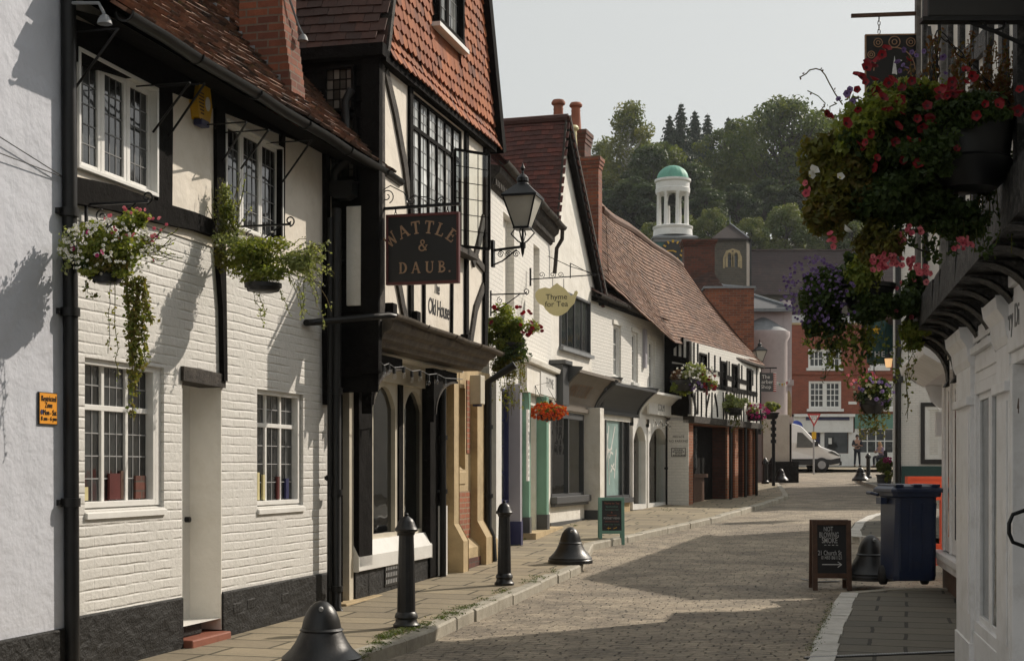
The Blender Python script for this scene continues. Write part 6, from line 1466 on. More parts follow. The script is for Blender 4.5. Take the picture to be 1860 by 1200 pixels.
F5 = Frame((P(1370, 0, Yc).x, Yc + 2), (P(1370, 0, Yc).x + 1, Yc + 2), 'R'); F5.n = Vector((0, -1)); F5.sgn = -1
mb = MB(); wall(mb, -4, L2, 0, Zc(530)); F5.build(mb, 'wall', M['flint'], o)
z0, z1 = Zc(530), EYE + (HY - 457) * 141.5 / FPX
mb = MB(); mb.quad((-4, .4, z0), (L2, .4, z0), (L2, -4.0, z1), (-4, -4.0, z1))
tiles_on(mb, lambda u, v: (-4 + u, .4 - v * .75, z0 + v * (z1 - z0) / 5.9), L2 + 4, 5.8, .32, .24, rnd=random.Random(2)); mb.tube([(0, -4, z1 + .05), (L2, -4, z1 + .05)], .12, 6); F5.build(mb, 'roof', tilemat('purple_brown_tiles', [(.05, .030, .030), (.042, .026, .027), (.06, .035, .033)], None), o)

# ------------------------------------------------------------------ trees on the hill
def leaf_quads(c, d, size, seed, flat=.35, up=.4, aspect=.55):
    """numpy leaf faces: centres c (n,3), outward hints d (n,3)"""
    g = np.random.default_rng(seed); n = len(c)
    nn = d * .6 + g.normal(size=(n, 3)) * .75; nn[:, 2] += up; nn /= np.linalg.norm(nn, axis=1)[:, None] + 1e-9
    t = g.normal(size=(n, 3)); t -= nn * (t * nn).sum(1)[:, None]; t /= np.linalg.norm(t, axis=1)[:, None] + 1e-9
    b = np.cross(nn, t); s = size * g.uniform(.6, 1.3, size=(n, 1)); f = s * flat * g.uniform(-.6, .6, size=(n, 1))
    v = np.stack([c - t * s * .5, c + b * s * aspect * .5 + nn * f * .5, c + t * s * .5, c - b * s * aspect * .5 + nn * f * .5], 1).reshape(-1, 3)
    return v, np.arange(n * 4).reshape(n, 4)
def blob_points(blobs, n, seed, shell=.5):
    g = np.random.default_rng(seed); w_ = np.array([b[2] for b in blobs], float); w_ /= w_.sum(); idx = g.choice(len(blobs), n, p=w_)
    d = g.normal(size=(n, 3)); d /= np.linalg.norm(d, axis=1)[:, None]
    r_ = g.uniform(0, 1, size=(n, 1)) ** shell
    c = np.array([b[0] for b in blobs])[idx]; rad = np.array([b[1] if hasattr(b[1], '__len__') else (b[1],) * 3 for b in blobs])[idx]
    return c + d * r_ * rad, d, idx
def crown_mesh(blobs, n, size, seed, shade_by_blob=True, **k):
    p, d, idx = blob_points(blobs, n, seed, .35); v, f = leaf_quads(p, d, size, seed, **k)
    g = np.random.default_rng(seed + 1); br = g.uniform(0, 1, len(blobs)); r_ = np.clip(br[idx] * .72 + g.uniform(0, .28, n), 0, 1)
    mb = MB(); mb.np_add(v, f, r_); return mb
M['oakleaf'] = leafmat('oak_foliage', [(.040, .062, .018), (.066, .095, .024), (.095, .125, .03), (.13, .155, .04)], .35)
M['darkleaf'] = leafmat('dark_foliage', [(.026, .045, .018), (.042, .066, .024), (.056, .082, .028), (.075, .10, .034)], .3)
M['birchleaf'] = leafmat('birch_foliage', [(.075, .10, .034), (.115, .14, .045), (.16, .17, .055), (.19, .19, .07)], .4)
M['conifer'] = leafmat('conifer_foliage', [(.018, .036, .024), (.028, .05, .03), (.038, .062, .034)], .15)
M['bushleaf'] = leafmat('bush_foliage', [(.055, .085, .022), (.085, .115, .03), (.12, .145, .04), (.15, .165, .055)], .3)
def limb(mb, p, q, r0, r1, rr, kink=.12):
    p, q = Vector(p), Vector(q); L_ = (q - p).length; pts = [p]
    for t in (.33, .66): pts.append(p.lerp(q, t) + Vector((rr.uniform(-1, 1), rr.uniform(-1, 1), rr.uniform(-.5, .8))) * L_ * kink)
    pts.append(q); mb.tube(pts, [r0, r0 * .8 + r1 * .2, r0 * .5 + r1 * .5, r1], 7)
def broadleaf(seed, Ht, W, leaf, bark='bark', n=5200, size=.42, trunk=.3, nb=26, low=.28, droop=0):
    rr = random.Random(seed); tb = MB(); blobs = []
    top = Vector((rr.uniform(-.4, .4), rr.uniform(-.4, .4), Ht * .82)); limb(tb, (0, 0, -3), top, Ht * .028, Ht * .006, rr, .03)
    for i in range(nb):
        z = Ht * (low + (1 - low) * (i + .5) / nb); prof = math.sin(PI * min(1, .12 + .88 * ((z / Ht - low) / (1 - low)) ** .8 * .98)) ** .7
        a = i * 2.4 + rr.uniform(-.5, .5); rad = W / 2 * prof * rr.uniform(.35, 1.0)
        c = Vector((rad * math.cos(a), rad * math.sin(a), z * rr.uniform(.96, 1.02))); br = W * rr.uniform(.08, .15) if nb > 50 else W * rr.uniform(.10, .19)
        blobs.append((tuple(c), (br, br, br * rr.uniform(.55, .85)), br ** 2))
        if droop:
            for j in range(2): blobs.append(((c.x * 1.1, c.y * 1.1, c.z - br * (.8 + j * .9)), (br * .6, br * .6, br * 1.1), br ** 2 * .5))
        limb(tb, (0, 0, max(Ht * .15, z - W * rr.uniform(.2, .38))), c, Ht * .010, Ht * .002, rr)
    return tb, crown_mesh(blobs, n, size, seed)
def conifer(seed, Ht, W, n=3600):
    rr = random.Random(seed); tb = MB(); limb(tb, (0, 0, -3), (0, 0, Ht), Ht * .018, .03, rr, .004); P_, D_ = [], []
    g = np.random.default_rng(seed); tiers = 26
    for i in range(tiers):
        z = Ht * (.1 + .9 * i / tiers); R_ = W / 2 * (1 - i / tiers) ** .85 * rr.uniform(.8, 1.15) + .12; nb_ = 7
        for j in range(nb_):
            a = 2 * PI * j / nb_ + i * .7 + rr.uniform(-.2, .2); L_ = R_ * rr.uniform(.65, 1.15); m_ = max(4, int(n * R_ / (W / 2) / tiers / nb_ * 1.9))
            t = g.uniform(.05, 1, m_); x = np.stack([np.cos(a) * L_ * t, np.sin(a) * L_ * t, z - L_ * .45 * t ** 1.6 + .1], 1) + g.normal(size=(m_, 3)) * np.array([.14, .14, .08]) * (L_ * .5 + .3); P_.append(x); D_.append(np.tile([math.cos(a), math.sin(a), -.3], (m_, 1)))
    p_ = np.concatenate(P_); d_ = np.concatenate(D_); v, f = leaf_quads(p_, d_, .6, seed, aspect=.4); mb = MB(); mb.np_add(v, f, np.random.default_rng(seed).uniform(0, 1, len(p_))); return tb, mb
protos = {}
for nm, args in {'oak1': (31, 17, 15, 'oakleaf'), 'oak2': (32, 15, 13, 'oakleaf'), 'oak3': (33, 20, 20, 'oakleaf'), 'dark1': (34, 13, 10, 'darkleaf'), 'dark2': (35, 16, 11, 'darkleaf')}.items():
    sd_, Ht, W_, lf_ = args; kw = dict(n=12500, size=.66, nb=70) if nm == 'oak3' else dict(n=9000, size=.62, nb=34)
    protos[nm] = (*broadleaf(sd_, Ht, W_, lf_, **kw), lf_, 'bark', Ht)
protos['birch'] = (*broadleaf(41, 20, 11, 'birchleaf', n=11000, size=.5, nb=34, low=.2, droop=1), 'birchleaf', 'birchbark', 20)
protos['fir'] = (*conifer(51, 17, 8.5, 9000), 'conifer', 'bark', 17)
protos['fir2'] = (*conifer(52, 15, 7.5, 8000), 'conifer', 'bark', 15)
protos['bush'] = (*broadleaf(61, 8, 10, 'bushleaf', n=9000, size=.5, nb=34, low=.12), 'bushleaf', 'bark', 8)
built = {}
def tree(kind, px, pytop, pybot, Y, label, name='tree', grp='trees on the wooded hill', cat='tree', wide=1.0):
    """stand a tree of this kind on the hillside so that its top and foot come where they stand in the wood"""
    tb, cb, lf_, bk, Ht = protos[kind]
    foot = P(px, pybot, Y); topz = P(px, pytop, Y).z; s = (topz - foot.z) / Ht
    o_ = empty(name, foot, RND.uniform(0, 6.28), label, cat, grp)
    if kind not in built:
        t_ = tb.build('trunk', M[bk], o_); c_ = cb.build('crown', M[lf_], o_); built[kind] = (t_.data, c_.data)
    else:
        for nm_, me_ in zip(('trunk', 'crown'), built[kind]): q_ = bpy.data.objects.new(nm_, me_); COL.objects.link(q_); q_.parent = o_
    o_.scale = (s * wide, s * wide, s); return o_
tree('birch', 1140, 190, 432, 205, 'tall pale birch with drooping sprays at the left end of the wood', 'birch_tree')
tree('birch', 1095, 262, 440, 215, 'smaller pale birch behind the brick stack left of the tall one', 'birch_tree')
tree('fir', 1237, 186, 380, 225, 'tallest dark fir standing above the copper dome', 'fir_tree')
tree('fir2', 1262, 200, 380, 228, 'dark fir just right of the tallest one', 'fir_tree')
tree('fir2', 1216, 208, 380, 232, 'slim dark fir just left of the tallest one', 'fir_tree')
tree('fir', 1285, 206, 380, 230, 'dark fir at the right end of the row above the dome', 'fir_tree')
tree('fir2', 1323, 212, 370, 236, 'lone fir tip showing between the fir row and the great oak', 'fir_tree')
tree('oak3', 1425, 186, 425, 200, 'great spreading oak with gaps of sky, highest at the right of the wood', 'oak_tree')
tree('oak1', 1330, 225, 400, 208, 'rounded green oak just left of the great spreading oak', 'oak_tree')
tree('oak2', 1500, 212, 420, 205, 'dark oak half hidden behind the red hanging basket', 'oak_tree', wide=1.1)
tree('oak1', 1565, 205, 420, 210, 'oak almost wholly behind the near hanging basket', 'oak_tree')
tree('oak2', 1200, 262, 425, 200, 'yellow-green oak between the tall birch and the fir row', 'oak_tree')
tree('dark2', 1180, 270, 440, 190, 'dense dark tree right beside the tall birch trunk', 'evergreen_tree')
tree('dark2', 1255, 300, 440, 185, 'dense dark tree behind the white cupola', 'evergreen_tree')
tree('dark1', 1150, 330, 452, 180, 'low dark tree under the tall birch', 'evergreen_tree', wide=1.3)
tree('dark1', 1205, 345, 455, 178, 'low dark tree just left of the white cupola', 'evergreen_tree', wide=1.3)
tree('dark1', 1108, 350, 455, 182, 'low dark tree beside the big brick stack', 'evergreen_tree', wide=1.2)
tree('dark2', 1285, 345, 452, 176, 'bluish dark tree just right of the cupola', 'evergreen_tree', wide=1.2)
tree('dark1', 1340, 340, 440, 184, 'dark tree behind the pyramid tower roof', 'evergreen_tree', wide=1.3)
tree('dark2', 1390, 330, 440, 188, 'dark undergrowth tree below the great oak', 'evergreen_tree', wide=1.4)
tree('dark2', 1470, 330, 450, 186, 'dark tree behind the pale rounded bush', 'evergreen_tree', wide=1.4)
tree('dark2', 1530, 340, 460, 186, 'dark tree low behind the purple hanging basket', 'evergreen_tree', wide=1.4)
tree('bush', 1428, 378, 470, 160, 'pale rounded bushy tree above the long church roof', 'bushy_tree', wide=.95)
tree('bush', 1292, 385, 460, 158, 'pale bushy tree between cupola and stone tower', 'bushy_tree', wide=.7)
tree('bush', 1245, 395, 455, 165, 'pale bush showing through the cupola columns', 'bushy_tree', wide=.7)
tree('dark2', 1060, 320, 460, 200, 'dark tree mostly hidden by the gabled house chimney', 'evergreen_tree', wide=1.3)
tree('oak2', 905, 225, 300, 190, 'treetop just visible beside the orange tiled gable', 'oak_tree', wide=.7)
for px, yt, lb in ((1364, 402, 'green bush right behind the pyramid roofed tower'), (1500, 405, 'green bush low behind the purple basket'), (1548, 398, 'green bush at the right end of the church roof'), (1185, 410, 'green bush at the foot of the tall birch left of the cupola')):
    tree('bush', px, yt, 480, 156, lb, 'bushy_tree', wide=.8)
for i_, (px, yb, Y, wd) in enumerate(((1120, 445, 240, 2.0), (1220, 440, 245, 2.0), (1320, 440, 245, 2.0), (1420, 440, 245, 2.0), (1520, 440, 245, 2.0))):
    tree('dark2', px, 300 + 12 * (i_ % 2), yb, Y, ['dark crown deep in the wood behind the birches', 'dark crown deep in the wood under the firs', 'dark crown deep in the wood left of the great oak', 'dark crown deep in the wood under the great oak', 'dark crown deep in the wood behind the red basket'][i_], 'evergreen_tree', wide=wd)
# ================================================================== street furniture
def bollard(loc, s=1.0):
    mb = MB(); mb.smooth = True
    mb.lathe([(0, 0), (.125, 0), (.125, .03), (.105, .05), (.098, .08), (.11, .10), (.102, .13), (.086, .15)], n=32)
    mb.lathe([(.086, .15), (.080, .5), (.070, .86)], n=48, flute=lambda k, r, z: 1 - .05 * (k % 4 in (2,)) )
    mb.lathe([(.070, .86), (.08, .875), (.082, .89), (.106, .905), (.109, .92), (.09, .95), (.078, .985), (.06, 1.015), (.03, 1.035), (.016, 1.045), (.022, 1.056), (.016, 1.07), (0, 1.075)], n=32)
    return mb
def bell_mb():
    mb = MB(); mb.smooth = True
    mb.lathe([(0, 0), (.315, 0), (.315, .045), (.302, .06), (.308, .075), (.285, .095), (.238, .14), (.203, .19), (.178, .24), (.160, .275), (.170, .284), (.160, .294), (.152, .30), (.140, .36), (.117, .42), (.086, .465), (.05, .495), (.02, .508), (0, .51)], n=48)
    return mb
bm = bollard(0)
spots = [(738, 1139, 'tall fluted black bollard with domed cap on the kerb, nearest of the pair', 1.0), (916, 1062, 'tall fluted black bollard with domed cap on the kerb, farther of the pair', .97)]
pr_me = None
for px, py, lb, s_ in spots:
    w0 = gp(px, py); o = empty('bollard', w0, 0, lb, 'bollard', 'fluted bollards along the left kerb'); o.scale = (s_,) * 3
    if pr_me is None: q_ = bm.build('post', M['bollard'], o, smooth=True); pr_me = q_.data
    else: q_ = bpy.data.objects.new('post', pr_me); COL.objects.link(q_); q_.parent = o
bl = bell_mb(); bl_me = None
for px, py, lb, s_ in ((584, 1210, 'black cast bell-shaped bollard in the foreground cut by the bottom edge', .98), (1036, 1022, 'black bell-shaped bollard on the left kerb beside the green chalkboard', 1.02), (1582, 1052, 'black bell-shaped bollard half hidden by the navy wheelie bin', 1.12), (1418, 873, 'small distant bell bollard in front of the pink building', .95), (1563, 873, 'small distant bell bollard beside a slim post near the planter', 1.05)):
    w0 = gp(px, py); o = empty('bell_bollard', w0, RND.uniform(0, 1), lb, 'bollard', 'bell-shaped bollards at the kerbs'); o.scale = (s_,) * 3
    if bl_me is None:
        q_ = bl.build('casting', M['bollard'], o, smooth=True); bl_me = q_.data
    else: q_ = bpy.data.objects.new('casting', bl_me); COL.objects.link(q_); q_.parent = o
    hm = MB(); hm.tube([(0, -.10, .458), (0, -.125, .450)], .017, 10); hm.build('lifting_hole', M['alu'], o)
    o.rotation_euler.z = 0.1
for i, (px, pt_, pb) in enumerate(((1390, 830, 878), (1403, 829, 872), (1417, 830, 870), (1431, 829, 868))):
    w0 = gp(px, pb); hh_ = P(px, pt_, w0.y).z - w0.z
    o = empty('bollard', w0, 0, ['leftmost', 'second', 'third', 'rightmost'][i] + ' of four pointed black posts before the pink building', 'bollard', 'pointed black posts by the pink building')
    mb = MB(); mb.smooth = True; mb.lathe([(.14, 0), (.14, .08), (.10, .12), (.085, hh_ * .72), (.12, hh_ * .74), (.13, hh_ * .8), (.10, hh_ * .86), (.05, hh_ * .95), (0, hh_)], n=12); mb.build('post', M['bollard'], o, smooth=True)
w0 = gp(1577, 868); o = empty('bollard', w0, 0, 'slim black post standing beside the distant bell bollard', 'bollard'); mb = MB(); mb.smooth = True; mb.lathe([(.15, 0), (.15, .08), (.09, .12), (.08, .8), (.12, .84), (.12, .9), (.05, 1.0), (0, 1.04)], n=12); mb.build('post', M['bollard'], o, smooth=True)

# chalkboards
def a_board(foot, w_, hgt, frame_m, label, legs=.16, lean=.10, rz=0, fw=.05):
    o = empty('chalkboard', foot, rz, label, 'A-board'); 
    def side(sg):
        fr = MB(); n_ = Vector((0, -sg * math.cos(lean), math.sin(lean) * 1)); 
        def q(x, z, d=0): return (x, sg * -(.16 - z * math.tan(lean) * .9) - sg * d, z)
        for x in (-w_ / 2 + fw / 2, w_ / 2 - fw / 2): fr.bar(q(x, 0), q(x, hgt), fw, .03, (0, 1, 0))
        for z in (legs + fw / 2, hgt - fw / 2): fr.bar(q(-w_ / 2 + fw, z), q(w_ / 2 - fw, z), .03, fw)
        f_ = fr.build('frame', M[frame_m], o, bevel=.004)
        bd = MB(); v = [q(-w_ / 2 + fw, legs + fw), q(w_ / 2 - fw, legs + fw), q(w_ / 2 - fw, hgt - fw), q(-w_ / 2 + fw, hgt - fw)]; bd.poly(v); bd.poly([(a, b_ + sg * .012, c_) for a, b_, c_ in v]); b_ = bd.build('board', M['board'], f_); return b_, q
    b_, q = side(1); side(-1); return o, b_, q
def chalk(b_, q, s_, x, z, w_, h_, m, **k):
    """chalk lettering fitted to a width and height on the leaning board"""
    me = text_mesh(s_, 1.0, **k); me.materials.clear(); me.materials.append(M[m])
    xs = [v.co.x for v in me.vertices]; ys = [v.co.y for v in me.vertices]; fx = w_ / (max(xs) - min(xs)); fy = h_ / (max(ys) - min(ys)); mx_, my_ = (max(xs) + min(xs)) / 2, (max(ys) + min(ys)) / 2
    for v in me.vertices:
        a, c_, d = v.co; c_ = (c_ - my_) * fy; y = q(0, z + c_)[1]; v.co = (x + (a - mx_) * fx, y - .017, z + c_)
    t = bpy.data.objects.new('lettering', me); COL.objects.link(t); t.parent = b_
w0 = gp(1511, 1071, ROAD); s_ = w0.y / FPX
o, b_, q = a_board(w0 + Vector((0, .1, 0)), 70 * s_, 127 * s_, 'brownwood', 'brown framed chalkboard with white chalk writing and an arrow on the cobbles', legs=22 * s_, lean=.08, fw=9 * s_, rz=-.05)
for t_, x, py, tw_, th_ in (('NOT', -6, 960, 15, 8), ('BLOWING', -5, 970.5, 31, 9), ('SMOKE', -4, 980.5, 25, 9), ('21 Church St', -4, 1003, 38, 8), ('01483 861121', -1, 1011.5, 33, 6)):
    chalk(b_, q, t_, x * s_, (1071 - py) * s_, tw_ * s_ * 1.12, th_ * s_ * 1.1, 'chalk', bold=.012)
mb = MB(); za = (1071 - 1024) * s_
y_ = q(0, za)[1] - .017; mb.bar((-18 * s_, y_, za), (16 * s_, y_, za), .006, .010); mb.bar((10 * s_, y_, za + 5 * s_), (17 * s_, y_, za), .006, .009); mb.bar((10 * s_, y_, za - 5 * s_), (17 * s_, y_, za), .006, .009)
for i in range(4): mb.bar(((-14 + i * 7) * s_, q(0, (1071 - 989) * s_)[1] - .017, (1071 - 989) * s_), ((-10 + i * 7) * s_, q(0, (1071 - 989) * s_)[1] - .017, (1071 - 989) * s_), .004, .007)
mb.build('chalk_marks', M['chalk'], b_)
w0 = gp(1110, 988, ROAD + .01); s_ = w0.y / FPX
o, b_, q = a_board(w0, 46 * s_, 85 * s_, 'boardgreen', 'sage green framed chalkboard with small coloured writing at the left kerb', legs=20 * s_, lean=.08, fw=5.5 * s_, rz=.02)
for t_, py, tw_, th_, m_ in (('Thyme for Tea', 913.5, 27, 4, 'chalkred'), ('Sandwiches', 919, 22, 3, 'chalkgreen'), ('homemade cakes', 924.5, 24, 2.6, 'chalkgreen'), ('&', 929.5, 3, 3, 'chalkred'), ('Cream teas', 934.5, 18, 2.8, 'chalkred'), ('POCKET MENU', 940, 29, 3.6, 'chalk'), ('served all day', 946, 25, 2.8, 'chalkred'), ('Open for lunch', 951.5, 28, 2.8, 'chalkgreen')):
    chalk(b_, q, t_, 0, (988 - py) * s_, tw_ * s_, th_ * s_, m_)
mb = MB(); zq = (988 - 958) * s_; y_ = q(0, zq)[1] - .017; mb.bar((-9 * s_, y_, zq), (-2 * s_, y_, zq), .004, .01); mb.bar((-6 * s_, y_, zq - .03), (-6 * s_, y_, zq + .03), .01, .004); mb.bar((3 * s_, y_, zq - .01), (9 * s_, y_, zq + .015), .004, .01); mb.build('chalk_marks', M['yellow'], b_)

# navy wheelie bin and orange barrier
w0 = gp(1649, 1063); s_ = w0.y / FPX
o = empty('wheelie_bin', w0, .04, 'large navy wheelie bin with closed lid on the right pavement', 'wheelie bin')
hb = 172 * s_; wt, wb_ = 40 * s_, 37 * s_; dt, db = .37, .30
def ring(hw, hd, z, c_=.05): return [(-hw + c_, -hd, z), (hw - c_, -hd, z), (hw, -hd + c_, z), (hw, hd - c_, z), (hw - c_, hd, z), (-hw + c_, hd, z), (-hw, hd - c_, z), (-hw, -hd + c_, z)]
def loftrings(rs):
    mb = MB(); v = [p for r_ in rs for p in r_]; n = 8; f = [(i * n + k, i * n + (k + 1) % n, (i + 1) * n + (k + 1) % n, (i + 1) * n + k) for i in range(len(rs) - 1) for k in range(n)]; f.append(tuple(range(n))[::-1]); f.append(tuple((len(rs) - 1) * n + k for k in range(n))); mb.add(v, f, .5); return mb
mb = loftrings([ring(wb_, db, .08), ring(wb_ + .012, db + .01, .14), ring(wt - .02, dt - .02, hb - .07), ring(wt + .025, dt + .02, hb - .065), ring(wt + .03, dt + .025, hb)]); mb.box(-wb_ + .09, wb_ - .09, -db - .012, -db + .05, .18, .2); mb.build('body', M['navyplastic'], o, bevel=.012)
mb = MB()
for x in (-.2, -.07, .07, .2): mb.bar((x, -db - .012, .2), (x * 1.1, -dt + .015, hb - .14), .03, .012)
mb.build('ribs', M['navyplastic'], o)
mb = loftrings([ring(wt + .05, dt + .05, hb - .015), ring(wt + .05, dt + .05, hb + .025), ring(wt + .0, dt + .0, hb + .06), ring(wt - .12, dt - .14, hb + .08)])
for x in (-.22, 0, .22): mb.box(x - .05, x + .05, -dt - .02, dt, hb + .055, hb + .085)
ld = mb.build('lid', M['navyplastic'], o, bevel=.01)
mb = MB(); mb.tube([(-wt - .06, .12, hb - .05), (-wt - .12, .2, hb - .03), (-wt - .12, .38, hb - .03)], .02, 8); mb.tube([(-wt + .05, dt + .06, hb - .02), (wt - .05, dt + .06, hb - .02)], .02, 8); mb.box(-wt - .08, -wt, -.05, .15, hb - .16, hb - .08); mb.build('handle', M['navyplastic'], o)
for x in (-wb_ - .01, wb_ + .01):
    mb = MB(); mb.smooth = True; c_ = .12; mb.tube([(x - .03, .16, c_), (x + .03, .16, c_)], .12, 18); mb.build('wheel', M['rubber'], o)
p0, p1 = P(1650, 870, 19.6), P(1716, 1030, 19.6)
o = empty('barrier', (p0.x, 19.6, zg(19.6) + ROAD + .05), .1, 'orange plastic roadworks barrier standing behind the navy bin', 'barrier')
W_, H_ = p1.x - p0.x + .35, p0.z - zg(19.6) - ROAD - .05
mb = MB(); holes_ = [(.1 + i * .21, .24 + i * .21, H_ * .32, H_ * .78) for i in range(int(W_ / .21))]
wall(mb, 0, W_, .12, H_, holes_, d=.03, rev=.06); wall(mb, 0, W_, .12, H_, holes_, d=-.03, rev=0.0); mb.box(0, W_, -.05, .05, H_, H_ + .04); mb.box(-.03, 0, -.05, .05, .08, H_ + .04); mb.build('panel', M['barrier'], o, sgn=-1)
for x in (.15, W_ - .15): mb = MB(); mb.box(x - .1, x + .1, -.25, .25, 0, .12); mb.build('foot', M['rubber'], o)
# drain channel across the right pavement
a, b_ = gp(1462, 1196), gp(1746, 1184)
o = empty('drain_channel', a, 0, 'thin pale metal drain channel crossing the right pavement in the foreground', 'drain'); mb = MB(); d_ = b_ - a
n_ = 60
for i in range(n_): mb.bar(d_ * (i / n_) + Vector((0, 0, .010)), d_ * ((i + .62) / n_) + Vector((0, 0, .016)), .030, .008)
mb.build('grating', M['alu'], o); mb = MB(); mb.bar(Vector((0, 0, .004)), d_ + Vector((0, 0, .004)), .05, .008); mb.build('channel', M['rubber'], o)

for px, py, w_, lb in ((1490, 1053, .36, 'rectangular metal cover set in the setts beside the brown chalkboard'),):
    o = empty('inspection_cover', gp(px, py, ROAD + .012), .25, lb, 'drain cover'); mb = MB(); mb.box(-w_ / 2, w_ / 2, -.22, .22, 0, .006); mb.build('frame', M['alu' if w_ < .4 else 'iron'], o); mb = MB(); mb.box(-w_ / 2 + .03, w_ / 2 - .03, -.19, .19, .002, .009); mb.build('lid', M['setts'] if w_ < .4 else M['iron'], o)
# lantern on its iron bracket
def lantern(root, c, k, glass='lampglass'):
    """four-sided street lantern whose base is at c; k scales (1 = 1 m tall)"""
    cx, cy, cz = c; a, b2 = .105 * k, .235 * k; z0, z1 = cz + .28 * k, cz + .70 * k
    mb = MB(); 
    for i in range(4):
        s0 = [(-1, -1), (1, -1), (1, 1), (-1, 1)][i]; s1 = [(1, -1), (1, 1), (-1, 1), (-1, -1)][i]
        mb.quad((cx + s0[0] * a, cy + s0[1] * a, z0), (cx + s1[0] * a, cy + s1[1] * a, z0), (cx + s1[0] * b2, cy + s1[1] * b2, z1), (cx + s0[0] * b2, cy + s0[1] * b2, z1))
    mb.build('glass', M[glass], root)
    mb = MB()
    for sx, sy in ((-1, -1), (1, -1), (1, 1), (-1, 1)): mb.bar((cx + sx * a, cy + sy * a, z0), (cx + sx * b2, cy + sy * b2, z1), .022 * k, .022 * k, (1, 0, 0))
    mb.box(cx - a - .015 * k, cx + a + .015 * k, cy - a - .015 * k, cy + a + .015 * k, z0 - .03 * k, z0); mb.box(cx - b2 - .025 * k, cx + b2 + .025 * k, cy - b2 - .025 * k, cy + b2 + .025 * k, z1, z1 + .03 * k)
    for sx, sy in ((-1, 0), (1, 0), (0, -1), (0, 1)): mb.tube([(cx + sx * a, cy + sy * a, z0), (cx + sx * (a + .07 * k), cy + sy * (a + .07 * k), z0 - .09 * k), (cx + sx * .07 * k, cy + sy * .07 * k, z0 - .2 * k), (cx, cy, z0 - .24 * k)], .011 * k, 6)
    mb.tube([(cx, cy, cz - .1 * k), (cx, cy, z0)], .018 * k, 8); mb.lathe([(.045 * k, cz - .02 * k), (.045 * k, cz + .06 * k)], (cx, cy, 0), 10); mb.lathe([(.0, cz - .16 * k), (.02 * k, cz - .1 * k), (.03 * k, cz - .02 * k)], (cx, cy, 0), 10)
    mb.build('cage', M['iron'], root)
    mb = MB(); q2 = b2 + .03 * k; zz = z1 + .03 * k
    mb.add([(cx + sx * q2, cy + sy * q2, zz) for sx, sy in ((-1, -1), (1, -1), (1, 1), (-1, 1))] + [(cx + sx * .085 * k, cy + sy * .085 * k, zz + .17 * k) for sx, sy in ((-1, -1), (1, -1), (1, 1), (-1, 1))], [(0, 1, 5, 4), (1, 2, 6, 5), (2, 3, 7, 6), (3, 0, 4, 7), (4, 5, 6, 7)])
    mb.lathe([(.10 * k, zz + .17 * k), (.075 * k, zz + .2 * k), (.09 * k, zz + .22 * k), (.085 * k, zz + .27 * k), (.05 * k, zz + .31 * k), (.02 * k, zz + .33 * k), (.016 * k, zz + .37 * k), (.035 * k, zz + .41 * k), (.012 * k, zz + .46 * k), (0, zz + .5 * k)], (cx, cy, 0), 14)
    mb.build('cap', M['iron'], root)
uL = L.U(893, .0); zA = L.Z(893, 455)
kx = (947 - 893) * L.world(uL, 0, 0).y / FPX / .968
o = empty('street_lantern', L.world(uL, .02, zA), L.rz - PI / 2, 'black four-sided street lantern on an iron wall bracket beside the timbered shop', 'street lamp')
mb = MB(); mb.bar((0, 0, 0), (kx, 0, .04), .035, .035); mb.box(-.02, .02, -.05, .05, -.25, .15)
for t in (.12, .24, .36): mb.tube([(t + .055 * math.cos(a) * (1 - i / 20), 0, -.06 - t * .02 + .055 * math.sin(a) * (1 - i / 20)) for i, a in enumerate(ff(0, 3.6 * PI, 18))], .008, 5)
mb.tube([(0, 0, -.22), (.15, 0, -.16), (kx * .8, 0, 0)], .012, 6); mb.build('bracket', M['iron'], o)
lantern(o, (kx, 0, .04), 1.02)
w0 = P(1380, 668, 43.2); o = empty('street_lantern', w0, .1, 'distant black lantern on the far corner of the timber framed house', 'street lamp'); lantern(o, (0, 0, 0), .72); mb = MB(); mb.bar((0, 0, -.1), (-.15, .3, -.1), .04, .04); mb.tube([(0, 0, -.12), (0, 0, -2.0)], .05, 8); mb.build('bracket', M['iron'], o)

# WATTLE & DAUB hanging sign : hand-cut slab serif letters
SER = {  # strokes: (x0,z0,x1,z1,w); unit cap height
 'W': ([(.08, 1, .3, 0, .15), (.3, 0, .5, .8, .09), (.5, .8, .7, 0, .15), (.7, 0, .92, 1, .09)], [(.08, 1, .26), (.92, 1, .22), (.5, .82, .16)], 1.0),
 'A': ([(.1, 0, .4, 1, .09), (.4, 1, .74, 0, .17), (.2, .36, .6, .36, .08)], [(.1, 0, .24), (.74, 0, .28)], .84),
 'T': ([(.4, 0, .4, 1, .17), (.06, .95, .74, .95, .1), (.08, .95, .08, .72, .07), (.72, .95, .72, .72, .07)], [(.4, 0, .36)], .8),
 'L': ([(.2, 0, .2, 1, .17), (.2, .05, .64, .05, .1), (.63, .05, .63, .3, .07)], [(.2, 1, .34), (.2, 0, .3)], .7),
 'E': ([(.2, 0, .2, 1, .17), (.2, .05, .66, .05, .1), (.2, .95, .62, .95, .1), (.2, .52, .5, .52, .08), (.65, .05, .65, .28, .07), (.61, .95, .61, .74, .07), (.5, .4, .5, .64, .06)], [(.2, 0, .3), (.2, 1, .3)], .72),
 'D': ([(.2, 0, .2, 1, .17)], [(.2, 0, .3), (.2, 1, .3)], .86), 'U': ([(.18, 1, .18, .3, .17), (.7, 1, .7, .3, .09)], [(.18, 1, .3), (.7, 1, .24)], .88), 'B': ([(.2, 0, .2, 1, .17)], [(.2, 0, .3), (.2, 1, .3)], .78), '.': ([(.1, 0, .1, .16, .16)], [], .3), '&': ([], [], .86)}
